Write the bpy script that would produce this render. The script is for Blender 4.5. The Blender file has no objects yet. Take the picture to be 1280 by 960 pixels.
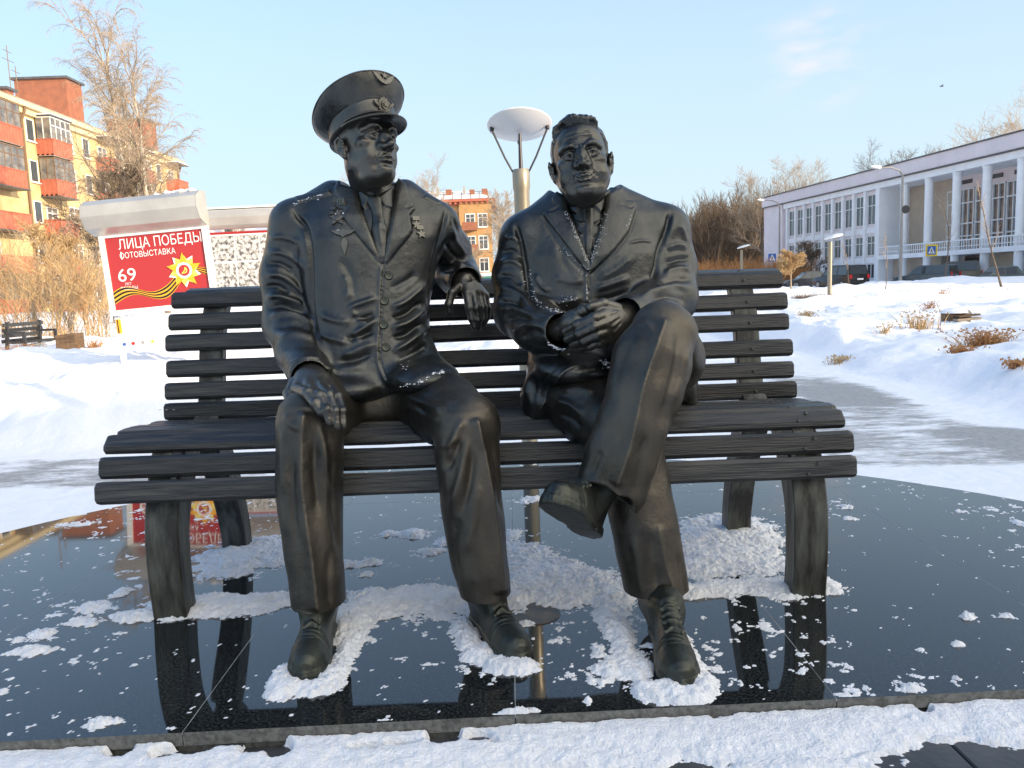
import bpy, bmesh, math, random, time
import numpy as np
from mathutils import Vector, Matrix
T0 = time.time()
C = bpy.context.scene.collection
SC = bpy.context.scene
rad = math.radians
# ------------------------------------------------------------------ camera
FOC, CH = 1000.0, 1.06
camM = Matrix.Translation((0, 0, CH)) @ Matrix.Rotation(rad(90 - 6.96), 4, 'X') @ Matrix.Rotation(rad(-2.0), 4, 'Z')
cd = bpy.data.cameras.new('camera'); cam = bpy.data.objects.new('camera', cd); C.objects.link(cam)
cam.matrix_world = camM
cd.sensor_width = 36; cd.lens = 36 * FOC / 1280; cd.clip_end = 6000; cd.clip_start = 0.05
SC.camera = cam
# ------------------------------------------------------------------ sky, sun, exposure
SUN_EL = rad(13.0)
SUN_DIR = Vector((0.84 * math.cos(SUN_EL), -0.543 * math.cos(SUN_EL), math.sin(SUN_EL)))   # towards the sun
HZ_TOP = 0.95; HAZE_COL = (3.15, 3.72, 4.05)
w = bpy.data.worlds.new('World'); SC.world = w; w.use_nodes = True
nt = w.node_tree; nt.nodes.clear()
sky = nt.nodes.new('ShaderNodeTexSky'); sky.sky_type = 'NISHITA'; sky.sun_disc = False
sky.sun_elevation = SUN_EL
sky.sun_rotation = math.atan2(SUN_DIR.x, SUN_DIR.y)
sky.altitude = 150; sky.air_density = 1.0; sky.dust_density = 0.7; sky.ozone_density = 2.0
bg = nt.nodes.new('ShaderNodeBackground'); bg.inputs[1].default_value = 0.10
ow = nt.nodes.new('ShaderNodeOutputWorld')
# thin pinkish cloud wisps, set in the sky by direction
tc = nt.nodes.new('ShaderNodeTexCoord')
def wnode(t, **k):
    n = nt.nodes.new(t)
    for a, b in k.items(): setattr(n, a, b)
    return n
cn = wnode('ShaderNodeTexNoise'); cn.inputs['Scale'].default_value = 14; cn.inputs['Detail'].default_value = 5
mp = wnode('ShaderNodeMapping'); mp.inputs['Scale'].default_value = (1, 1, 3.0)
nt.links.new(tc.outputs['Generated'], mp.inputs[0]); nt.links.new(mp.outputs[0], cn.inputs[0])
mr = wnode('ShaderNodeMapRange'); mr.inputs[1].default_value = 0.50; mr.inputs[2].default_value = 0.80; mr.inputs[3].default_value = 0.0; mr.inputs[4].default_value = 0.35
nt.links.new(cn.outputs[0], mr.inputs[0])
# one small soft cloud
def pix_dir(px, py):
    d = camM.to_3x3() @ Vector(((px - 640) / FOC, -(py - 480) / FOC, -1)); return d.normalized()
vs = wnode('ShaderNodeVectorMath', operation='DISTANCE'); vs.inputs[1].default_value = pix_dir(1030, 64)
wp = wnode('ShaderNodeVectorMath', operation='MULTIPLY_ADD')
nt.links.new(cn.outputs['Color'], wp.inputs[0]); wp.inputs[1].default_value = (0.05, 0.05, 0.03)
nt.links.new(tc.outputs['Generated'], wp.inputs[2])
sub = wnode('ShaderNodeVectorMath', operation='SUBTRACT'); nt.links.new(wp.outputs[0], sub.inputs[0]); sub.inputs[1].default_value = (0.025, 0.025, 0.015)
nt.links.new(sub.outputs[0], vs.inputs[0])
mc0 = wnode('ShaderNodeMapRange', interpolation_type='SMOOTHSTEP'); mc0.inputs[1].default_value = 0.085; mc0.inputs[2].default_value = 0.0; mc0.inputs[3].default_value = 0; mc0.inputs[4].default_value = 1.0
nt.links.new(vs.outputs['Value'], mc0.inputs[0])
cw = wnode('ShaderNodeMapRange'); cw.inputs[1].default_value = .42; cw.inputs[2].default_value = .68; cw.inputs[4].default_value = .60; nt.links.new(cn.outputs[0], cw.inputs[0])
mc = wnode('ShaderNodeMath', operation='MULTIPLY'); nt.links.new(mc0.outputs[0], mc.inputs[0]); nt.links.new(cw.outputs[0], mc.inputs[1])
mx0 = wnode('ShaderNodeMixRGB'); mx0.inputs[2].default_value = (4.6, 4.1, 4.1, 1)
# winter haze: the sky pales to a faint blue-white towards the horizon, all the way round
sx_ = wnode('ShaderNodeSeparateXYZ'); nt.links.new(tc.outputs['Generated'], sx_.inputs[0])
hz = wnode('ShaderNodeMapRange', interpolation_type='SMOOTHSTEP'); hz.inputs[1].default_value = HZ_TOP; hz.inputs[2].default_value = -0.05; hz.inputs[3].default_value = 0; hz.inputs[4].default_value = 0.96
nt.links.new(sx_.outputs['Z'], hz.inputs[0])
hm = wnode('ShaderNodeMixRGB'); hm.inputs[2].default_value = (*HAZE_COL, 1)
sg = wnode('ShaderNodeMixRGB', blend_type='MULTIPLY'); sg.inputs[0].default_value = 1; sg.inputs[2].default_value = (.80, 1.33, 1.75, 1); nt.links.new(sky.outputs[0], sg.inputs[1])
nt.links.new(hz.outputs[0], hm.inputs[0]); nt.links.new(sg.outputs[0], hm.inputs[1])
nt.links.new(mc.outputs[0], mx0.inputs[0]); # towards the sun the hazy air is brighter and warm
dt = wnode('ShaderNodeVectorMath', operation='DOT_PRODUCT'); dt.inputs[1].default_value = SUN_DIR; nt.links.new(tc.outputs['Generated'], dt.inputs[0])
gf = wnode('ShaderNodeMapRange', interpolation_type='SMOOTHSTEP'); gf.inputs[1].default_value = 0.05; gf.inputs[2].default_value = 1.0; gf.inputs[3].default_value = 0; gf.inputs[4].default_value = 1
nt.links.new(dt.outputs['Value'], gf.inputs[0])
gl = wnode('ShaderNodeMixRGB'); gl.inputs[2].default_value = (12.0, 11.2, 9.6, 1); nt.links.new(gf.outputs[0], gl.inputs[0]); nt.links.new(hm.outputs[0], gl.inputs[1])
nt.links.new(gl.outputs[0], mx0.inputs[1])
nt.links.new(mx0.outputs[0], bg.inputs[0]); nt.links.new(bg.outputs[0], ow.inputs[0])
sd = bpy.data.lights.new('sun', 'SUN'); sd.energy = 3.1; sd.angle = rad(0.53); sd.color = (1.0, 0.80, 0.58)
so = bpy.data.objects.new('sun', sd); C.objects.link(so); so.rotation_euler = SUN_DIR.to_track_quat('Z', 'Y').to_euler()
vs_ = SC.view_settings; SC.display_settings.display_device = 'sRGB'
vs_.view_transform = 'Standard'; vs_.look = 'None'; vs_.gamma = 1; vs_.use_curve_mapping = False; vs_.exposure = 1.25
SC.cycles.max_bounces = 6

# ------------------------------------------------------------------ pixel <-> world helpers (photo pixels, 1280 x 960)
RM = np.array(camM.to_3x3())
CO = np.array([0, 0, CH])
def P(px, py, Y):
    d = RM @ np.array([(px - 640) / FOC, -(py - 480) / FOC, -1.0]); t = Y / d[1]; return CO + d * t
def PZ(px, py, z=0.0):
    d = RM @ np.array([(px - 640) / FOC, -(py - 480) / FOC, -1.0]); t = (z - CH) / d[2]; return CO + d * t
def proj(V):
    c = (V - CO) @ RM
    return np.stack([640 + FOC * c[..., 0] / -c[..., 2], 480 - FOC * c[..., 1] / -c[..., 2]], -1)

# ------------------------------------------------------------------ mesh helpers
def tag(o, label=None, cat=None, group=None, kind=None):
    if label: o['label'] = label
    if cat: o['category'] = cat
    if group: o['group'] = group
    if kind: o['kind'] = kind
    return o
def parent(o, root):
    o.parent = root
    o.matrix_parent_inverse = Matrix.Translation(-Vector(root.location)) if root.parent is None else Matrix.Identity(4)
    if root.parent is not None:
        o.matrix_parent_inverse = (PW.get(root.name) or Matrix.Identity(4)).inverted()
PW = {}
def empty(name, loc=(0, 0, 0)):
    o = bpy.data.objects.new(name, None); o.empty_display_size = 0.1; o.location = loc; C.objects.link(o); return o
def link(name, me, m=None, par=None, smooth=False):
    o = bpy.data.objects.new(name, me); C.objects.link(o)
    if m is not None:
        me.materials.clear()
        for q in (m if isinstance(m, (list, tuple)) else [m]): me.materials.append(q)
    if smooth: me.shade_smooth()
    if par is not None: parent(o, par)
    return o
def mesh_np(name, V, F):
    """V (n,3), F (m,4) or (m,3) arrays"""
    me = bpy.data.meshes.new(name); V = np.asarray(V, np.float32); F = np.asarray(F, np.int32)
    me.vertices.add(len(V)); me.vertices.foreach_set('co', V.ravel())
    k = F.shape[1]; me.loops.add(F.size); me.loops.foreach_set('vertex_index', F.ravel())
    me.polygons.add(len(F)); me.polygons.foreach_set('loop_start', np.arange(0, F.size, k, dtype=np.int32))
    me.polygons.foreach_set('loop_total', np.full(len(F), k, np.int32))
    me.update(calc_edges=True); me.validate(); return me
class MB:
    """collects plain shapes in one mesh"""
    def __init__(s): s.v = []; s.f = []
    def add(s, V, F):
        n = len(s.v); s.v += [tuple(q) for q in V]; s.f += [tuple(i + n for i in q) for q in F]; return s
    def box(s, x0, x1, y0, y1, z0, z1):
        return s.add([(x0,y0,z0),(x1,y0,z0),(x1,y1,z0),(x0,y1,z0),(x0,y0,z1),(x1,y0,z1),(x1,y1,z1),(x0,y1,z1)],
                     [(0,3,2,1),(4,5,6,7),(0,1,5,4),(1,2,6,5),(2,3,7,6),(3,0,4,7)])
    def obox(s, o, a, b, c):
        """box from corner o with edge vectors a, b, c"""
        o, a, b, c = map(Vector, (o, a, b, c))
        if a.cross(b).dot(c) < 0: a, b = b, a
        V = [o, o+a, o+a+b, o+b, o+c, o+a+c, o+a+b+c, o+b+c]
        return s.add(V, [(0,3,2,1),(4,5,6,7),(0,1,5,4),(1,2,6,5),(2,3,7,6),(3,0,4,7)])
    def tube(s, pts, rs, n=8, cap=True, flat=1.0):
        pts = [Vector(q) for q in pts]
        if not hasattr(rs, '__len__'): rs = [rs] * len(pts)
        u = None; rings = []
        for i, q in enumerate(pts):
            t = (pts[min(i+1, len(pts)-1)] - pts[max(i-1, 0)]).normalized()
            if u is None: u = t.orthogonal().normalized()
            u = (u - t * u.dot(t)).normalized(); v = t.cross(u)
            rings.append([q + (u * math.cos(2*math.pi*k/n) + v * math.sin(2*math.pi*k/n) * flat) * rs[i] for k in range(n)])
        V = [q for r in rings for q in r]; F = []
        for i in range(len(rings) - 1):
            for k in range(n): F.append((i*n+k, i*n+(k+1)%n, (i+1)*n+(k+1)%n, (i+1)*n+k))
        if cap: F.append(tuple(range(n))[::-1]); F.append(tuple((len(rings)-1)*n + k for k in range(n)))
        return s.add(V, F)
    def lathe(s, c, prof, n=24, axis=(0, 0, 1)):
        c = Vector(c); ax = Vector(axis).normalized(); u = ax.orthogonal().normalized(); v = ax.cross(u)
        V = []; F = []
        for r, h in prof:
            for k in range(n): a = 2*math.pi*k/n; V.append(c + ax*h + (u*math.cos(a) + v*math.sin(a))*r)
        for i in range(len(prof)-1):
            for k in range(n): F.append((i*n+k, i*n+(k+1)%n, (i+1)*n+(k+1)%n, (i+1)*n+k))
        F.append(tuple(range(n))[::-1]); F.append(tuple((len(prof)-1)*n + k for k in range(n)))
        return s.add(V, F)
    def prism(s, poly, o, u, v, d):
        """flat outline poly [(a,b)] in frame o,u,v extruded by vector d"""
        o, u, v, d = map(Vector, (o, u, v, d)); n = len(poly)
        A = [o + u*a + v*b for a, b in poly]; B = [q + d for q in A]
        F = [tuple(range(n)), tuple(range(2*n-1, n-1, -1))] + [(i, i+n, (i+1)%n+n, (i+1)%n) for i in range(n)]
        return s.add(A + B, F)
    def mesh(s, name):
        me = bpy.data.meshes.new(name); me.from_pydata([tuple(q) for q in s.v], [], s.f)
        bm = bmesh.new(); bm.from_mesh(me); bmesh.ops.recalc_face_normals(bm, faces=bm.faces); bm.to_mesh(me); bm.free()
        me.update(); return me
    def build(s, name, m, par=None, smooth=False, bevel=0):
        me = s.mesh(name)
        if bevel:
            bm = bmesh.new(); bm.from_mesh(me)
            bmesh.ops.bevel(bm, geom=bm.edges[:], offset=bevel, segments=1, affect='EDGES', clamp_overlap=True)
            bm.to_mesh(me); bm.free()
        o = link(name, me, m, par, smooth)
        if smooth: me.set_sharp_from_angle(angle=rad(40))
        return o
def copy_thing(root, loc, label=None, rotz=0):
    r = root.copy(); C.objects.link(r); r.location = loc; r.rotation_euler.z = rotz
    if label: r['label'] = label
    for ch in root.children:
        c = ch.copy(); C.objects.link(c); c.parent = r
        for g in ch.children:
            d = g.copy(); C.objects.link(d); d.parent = c
    return r

# ------------------------------------------------------------------ materials
def mat(name, col, rough=0.6, metal=0.0, col2=None, scale=5, detail=5, bump=0.0, bscale=40, bdist=0.01, stretch=(1,1,1), lo=0.35, hi=0.65, spec=None, coords='Object', rvar=0.0, emit=None):
    m = bpy.data.materials.new(name); m.use_nodes = True; n = m.node_tree; b = n.nodes['Principled BSDF']
    b.inputs['Base Color'].default_value = (*col, 1); b.inputs['Roughness'].default_value = rough; b.inputs['Metallic'].default_value = metal
    if spec is not None: b.inputs['Specular IOR Level'].default_value = spec
    t = n.nodes.new('ShaderNodeTexCoord'); mpn = n.nodes.new('ShaderNodeMapping'); mpn.inputs['Scale'].default_value = stretch
    n.links.new(t.outputs[coords], mpn.inputs[0])
    if col2 is not None:
        z = n.nodes.new('ShaderNodeTexNoise'); z.inputs['Scale'].default_value = scale; z.inputs['Detail'].default_value = detail; z.inputs['Roughness'].default_value = 0.6
        n.links.new(mpn.outputs[0], z.inputs[0])
        r = n.nodes.new('ShaderNodeMapRange'); r.inputs[1].default_value = lo; r.inputs[2].default_value = hi; n.links.new(z.outputs[0], r.inputs[0])
        x = n.nodes.new('ShaderNodeMixRGB'); x.inputs[1].default_value = (*col, 1); x.inputs[2].default_value = (*col2, 1)
        n.links.new(r.outputs[0], x.inputs[0]); n.links.new(x.outputs[0], b.inputs['Base Color'])
        if rvar:
            q = n.nodes.new('ShaderNodeMapRange'); q.inputs[1].default_value = lo; q.inputs[2].default_value = hi; q.inputs[3].default_value = rough - rvar; q.inputs[4].default_value = rough + rvar
            n.links.new(z.outputs[0], q.inputs[0]); n.links.new(q.outputs[0], b.inputs['Roughness'])
    if bump:
        z2 = n.nodes.new('ShaderNodeTexNoise'); z2.inputs['Scale'].default_value = bscale; z2.inputs['Detail'].default_value = 6; n.links.new(mpn.outputs[0], z2.inputs[0])
        bu = n.nodes.new('ShaderNodeBump'); bu.inputs['Strength'].default_value = bump; bu.inputs['Distance'].default_value = bdist
        n.links.new(z2.outputs[0], bu.inputs['Height']); n.links.new(bu.outputs[0], b.inputs['Normal'])
    if emit: b.inputs['Emission Color'].default_value = (*emit, 1); b.inputs['Emission Strength'].default_value = 1
    return m
M = {}
M['snow'] = mat('snow', (.84, .86, .90), .75, col2=(.78, .80, .85), scale=1.3, bump=.6, bscale=7, bdist=.06)
M['snow_near'] = mat('snow_near', (.86, .87, .90), .7, col2=(.72, .74, .78), scale=30, detail=8, bump=1.0, bscale=150, bdist=.006)
M['slat'] = mat('dark_weathered_wood', (.016, .017, .018), .46, col2=(.062, .060, .056), scale=5, stretch=(1, 14, 14), bump=.7, bscale=14, bdist=.004, rvar=.10, lo=.4, hi=.75)
M['leg'] = mat('weathered_bronze_leg', (.024, .022, .019), .5, col2=(.13, .135, .115), scale=6, stretch=(3.5, 3.5, .6), bump=.5, bscale=14, bdist=.004, lo=.42, hi=.70, metal=.2)
def vary(m, amt=.5):
    # each piece of the kind is a little lighter or darker than the next
    n = m.node_tree; b = n.nodes['Principled BSDF']; l = b.inputs['Base Color'].links[0]; src = l.from_socket
    oi = n.nodes.new('ShaderNodeObjectInfo'); mrn = n.nodes.new('ShaderNodeMapRange'); mrn.inputs[3].default_value = 1-amt; mrn.inputs[4].default_value = 1+amt; n.links.new(oi.outputs['Random'], mrn.inputs[0])
    mu = n.nodes.new('ShaderNodeVectorMath'); mu.operation = 'SCALE'; n.links.new(src, mu.inputs[0]); n.links.new(mrn.outputs[0], mu.inputs['Scale']); n.links.new(mu.outputs[0], b.inputs['Base Color'])
vary(M['slat'], .45)
M['yellow_wall'] = mat('ochre_brick_wall', (.60, .46, .24), .85, col2=(.46, .33, .16), scale=1.2, bump=.3, bscale=6, bdist=.03)
M['red_brick'] = mat('red_brick', (.30, .11, .06), .85, col2=(.22, .085, .05), scale=2, bump=.3, bscale=14, bdist=.02)
M['orange_panel'] = mat('orange_balcony_panel', (.42, .13, .08), .75, col2=(.34, .10, .06), scale=3)
M['glass_dark'] = mat('window_glass', (.05, .06, .07), .06, spec=.8)
M['glass_warm'] = mat('window_glass_curtained', (.22, .20, .17), .12, spec=.8, col2=(.07, .07, .08), scale=1.5)
M['white_paint'] = mat('white_paint', (.78, .78, .77), .5, col2=(.66, .66, .65), scale=2)
M['cream'] = mat('cream_trim', (.70, .58, .36), .7, col2=(.6, .5, .3), scale=2)
M['tar'] = mat('dark_metal_roof', (.06, .06, .065), .5, col2=(.1, .1, .1), scale=2)
M['pipe'] = mat('brown_downpipe', (.16, .10, .06), .6)
M['bark'] = mat('grey_brown_bark', (.16, .12, .085), .9, col2=(.10, .075, .055), scale=6)
M['birch'] = mat('birch_bark', (.55, .50, .42), .85, col2=(.16, .13, .10), scale=4, lo=.45, hi=.6, stretch=(1, 1, .4))
M['twig'] = mat('pale_twigs', (.36, .28, .20), .9)
M['reed'] = mat('rust_brown_dry_stems', (.36, .15, .05), .9, col2=(.46, .25, .10), scale=2)
M['straw'] = mat('straw', (.52, .38, .20), .9, col2=(.40, .24, .11), scale=2)
M['forest'] = mat('forest_twigs', (.085, .062, .045), .95, col2=(.15, .11, .075), scale=.15)
M['lilac'] = mat('pale_lilac_render', (.80, .72, .73), .85, col2=(.72, .65, .66), scale=.6)
M['column'] = mat('white_column_render', (.90, .90, .90), .75, col2=(.82, .82, .83), scale=1.0)
M['concrete'] = mat('grey_concrete', (.34, .33, .31), .85, col2=(.26, .25, .24), scale=2)
M['beige'] = mat('beige_render', (.50, .42, .33), .85, col2=(.44, .37, .29), scale=1)
M['steel'] = mat('galvanised_steel', (.42, .42, .42), .35, metal=.8, col2=(.30, .30, .30), scale=6)
M['rubber'] = mat('black_rubber', (.015, .015, .015), .8)
print('head', time.time() - T0)
# ================================================================== DISTANCE-FIELD MODELLER (numpy) for the statues
f32 = np.float32
def smin(a, b, k):
    if k <= 0: return np.minimum(a, b)
    h = np.maximum(k - np.abs(a-b), 0)/k
    return np.minimum(a, b) - h*h*k*.25
def smax(a, b, k): return -smin(-a, -b, k)
class Grid:
    def __init__(s, lo, hi, h):
        s.lo = np.array(lo, f32); s.h = h
        s.ax = [np.arange(lo[i], hi[i]+h, h, dtype=f32) for i in range(3)]
        s.d = np.full([len(a) for a in s.ax], .3, f32)
    def reg(s, lo, hi):
        sl = []; A = []
        for i in range(3):
            a = s.ax[i]; i0, i1 = np.searchsorted(a, [lo[i], hi[i]]); sl.append(slice(i0, i1)); A.append(a[i0:i1])
        return tuple(sl), A[0][:, None, None], A[1][None, :, None], A[2][None, None, :]
    def op(s, f, lo, hi, k=0, mode='u'):
        sl, X, Y, Z = s.reg(lo, hi)
        if 0 in s.d[sl].shape: return s
        v = f(X, Y, Z).astype(f32); c = s.d[sl]
        s.d[sl] = smin(c, v, k) if mode == 'u' else (smax(c, -v, k) if mode == 's' else smax(c, v, k)); return s
    def cone(s, a, b, ra, rb, k=.02, mode='u', n=None, q=1.0):
        a = np.array(a, float); b = np.array(b, float); m = max(ra, rb)*max(q, 1) + k + .015
        ab = b-a; L2 = float(ab@ab) + 1e-12
        def f(X, Y, Z):
            px, py, pz = X-a[0], Y-a[1], Z-a[2]
            t = np.clip((px*ab[0]+py*ab[1]+pz*ab[2])/L2, 0, 1)
            x, y, z = px-ab[0]*t, py-ab[1]*t, pz-ab[2]*t
            if n is not None:
                e = (x*n[0]+y*n[1]+z*n[2])*(1/q-1); x, y, z = x+n[0]*e, y+n[1]*e, z+n[2]*e
            return (np.sqrt(x*x+y*y+z*z) - (ra+(rb-ra)*t))*min(q, 1)
        return s.op(f, np.minimum(a, b)-m, np.maximum(a, b)+m, k, mode)
    def chain(s, pts, rs, k=.02, mode='u', n=None, q=1.0):
        if not hasattr(rs, '__len__'): rs = [rs]*len(pts)
        for i in range(len(pts)-1): s.cone(pts[i], pts[i+1], rs[i], rs[i+1], k, mode, n, q)
        return s
    def ell(s, c, r, R=None, k=.02, mode='u'):
        c = np.array(c, float); r = np.array(r, float); m = max(r)+k+.012
        def f(X, Y, Z):
            x, y, z = X-c[0], Y-c[1], Z-c[2]
            if R is not None: x, y, z = [R[0, j]*x+R[1, j]*y+R[2, j]*z for j in range(3)]
            k0 = np.sqrt((x/r[0])**2+(y/r[1])**2+(z/r[2])**2); k1 = np.sqrt((x/r[0]**2)**2+(y/r[1]**2)**2+(z/r[2]**2)**2)
            return k0*(k0-1)/np.maximum(k1, 1e-6)
        return s.op(f, c-m, c+m, k, mode)
    def loft(s, rows, k=.02, mode='u', p=2.3, yaw=0.0, sm=.012, cap=.02):
        """rows: (z, xc, yc, rx, ry_front, ry_back), bottom to top; vertical stack of rounded sections"""
        r = np.array(sorted(rows), float); z0, z1 = r[0, 0], r[-1, 0]
        sl, X, Y, Z = s.reg((r[:, 1]-r[:, 3]*1.25).min()*np.array([1, 0, 0]) + np.array([-.06, (r[:, 2]-r[:, 4]*1.2).min()-.06, z0-.05]),
                            (r[:, 1]+r[:, 3]*1.25).max()*np.array([1, 0, 0]) + np.array([.06, (r[:, 2]+r[:, 5]*1.2).max()+.06, z1+.05]))
        zz = Z.ravel()
        def ip(j):
            g = np.linspace(z0-.1, z1+.1, 160); v = np.interp(g, r[:, 0], r[:, j]); w_ = max(int(sm/(g[1]-g[0])), 1)
            ker = np.hanning(2*w_+3); ker /= ker.sum(); v = np.convolve(np.pad(v, w_+1, 'edge'), ker, 'valid'); return np.interp(zz, g, v)[None, None, :]
        xc, yc, rx, rf, rb = [ip(j) for j in range(1, 6)]
        dx, dy = X-xc, Y-yc
        if yaw: c_, s_ = math.cos(yaw), math.sin(yaw); dx, dy = dx*c_+dy*s_, -dx*s_+dy*c_
        ry = np.where(dy < 0, rf, rb)
        nm = (np.abs(dx/rx)**p + np.abs(dy/ry)**p)**(1/p)
        v = (nm-1)*np.minimum(rx, ry); v = smax(v, np.maximum(z0-Z, Z-z1) + 0*v, cap).astype(f32)
        c = s.d[sl]; s.d[sl] = smin(c, v, k) if mode == 'u' else smax(c, -v, k); return s
    def cut_poly(s, poly, lo, hi, k=.004, sign=1):
        """remove what lies behind the outline poly (photo pixels) inside the box lo..hi"""
        sl, X, Y, Z = s.reg(lo, hi)
        Pt = np.stack(np.broadcast_arrays(X, Y, Z), -1).reshape(-1, 3); q = proj(Pt); dp = Pt[:, 1]
        v = (polyd(q, poly)*dp/FOC).reshape(s.d[sl].shape).astype(f32)*sign
        s.d[sl] = smax(s.d[sl], v, k); return s
    def mesh(s):
        d = s.d; S = d < 0; nx, ny, nz = d.shape
        A = [(i, j, k) for i in (0, 1) for j in (0, 1) for k in (0, 1)]
        cnt = sum(S[i:nx-1+i, j:ny-1+j, k:nz-1+k].astype(np.int8) for i, j, k in A)
        act = (cnt > 0) & (cnt < 8); I = np.argwhere(act); ci = np.full(act.shape, -1, np.int32); ci[act] = np.arange(len(I))
        val = {a: d[I[:, 0]+a[0], I[:, 1]+a[1], I[:, 2]+a[2]] for a in A}
        acc = np.zeros((len(I), 3)); n = np.zeros(len(I))
        for a in A:
            for x in range(3):
                if a[x] == 0:
                    b = list(a); b[x] = 1; b = tuple(b); va, vb = val[a], val[b]; m = (va < 0) != (vb < 0)
                    t = np.where(m, va/np.where(m, va-vb, 1), 0)
                    for y in range(3): acc[:, y] += np.where(m, (t if y == x else a[y]), 0)
                    n += m
        V = (I + acc/n[:, None])*s.h + s.lo
        Fs = []
        for x in range(3):
            y, z = (x+1) % 3, (x+2) % 3
            s0 = [slice(None)]*3; s1 = [slice(None)]*3; s0[x] = slice(0, -1); s1[x] = slice(1, None)
            a, b = S[tuple(s0)], S[tuple(s1)]; E = np.argwhere(a != b); E = E[(E[:, y] > 0) & (E[:, z] > 0) & (E[:, y] < d.shape[y]-1) & (E[:, z] < d.shape[z]-1)]
            ins = a[E[:, 0], E[:, 1], E[:, 2]]
            q = []
            for dy, dz in ((1, 1), (0, 1), (0, 0), (1, 0)):
                e = E.copy(); e[:, y] -= dy; e[:, z] -= dz; q.append(ci[e[:, 0], e[:, 1], e[:, 2]])
            q = np.stack(q, -1); q = np.where(ins[:, None], q, q[:, ::-1]); q = q[(q >= 0).all(1)]; Fs.append(q)
        return Skin(V, np.concatenate(Fs))
def polyd(q, poly):
    """signed px distance, positive inside"""
    P_ = np.array(poly, float); n = len(P_); d = np.full(len(q), 1e9); ins = np.zeros(len(q), bool)
    for i in range(n):
        a, b = P_[i], P_[(i+1) % n]; ab = b-a; t = np.clip(((q-a)@ab)/(ab@ab+1e-9), 0, 1)
        d = np.minimum(d, np.hypot(*(q-a-t[:, None]*ab).T))
        c = ((a[1] > q[:, 1]) != (b[1] > q[:, 1])) & (q[:, 0] < (b[0]-a[0])*(q[:, 1]-a[1])/((b[1]-a[1]) or 1e-9)+a[0]); ins ^= c
    return np.where(ins, d, -d)
def lined(q, pts):
    """px distance to a polyline, position 0..1 along it, and the side"""
    P_ = np.array(pts, float); L = np.r_[0, np.cumsum(np.hypot(*np.diff(P_, axis=0).T))]; best = np.full(len(q), 1e9); tt = np.zeros(len(q)); sd_ = np.zeros(len(q))
    for i in range(len(P_)-1):
        a, b = P_[i], P_[i+1]; ab = b-a; l = np.hypot(*ab)+1e-9; t = np.clip(((q-a)@ab)/l**2, 0, 1); r = q-a-t[:, None]*ab; dd = np.hypot(*r.T)
        m = dd < best; best[m] = dd[m]; tt[m] = ((L[i]+t*l)/L[-1])[m]; cr = ab[0]*r[:, 1]-ab[1]*r[:, 0]; sd_[m] = np.sign(cr)[m]
    return best, tt, sd_
def spline(pts, n=6):
    P_ = [np.array(p, float) for p in pts]; out = []
    for i in range(len(P_)-1):
        p0, p1, p2, p3 = P_[max(i-1, 0)], P_[i], P_[i+1], P_[min(i+2, len(P_)-1)]
        for u in np.linspace(0, 1, n, endpoint=False): out.append(.5*(2*p1+(p2-p0)*u+(2*p0-5*p1+4*p2-p3)*u*u+(3*p1-p0-3*p2+p3)*u**3))
    return out + [P_[-1]]
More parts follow.
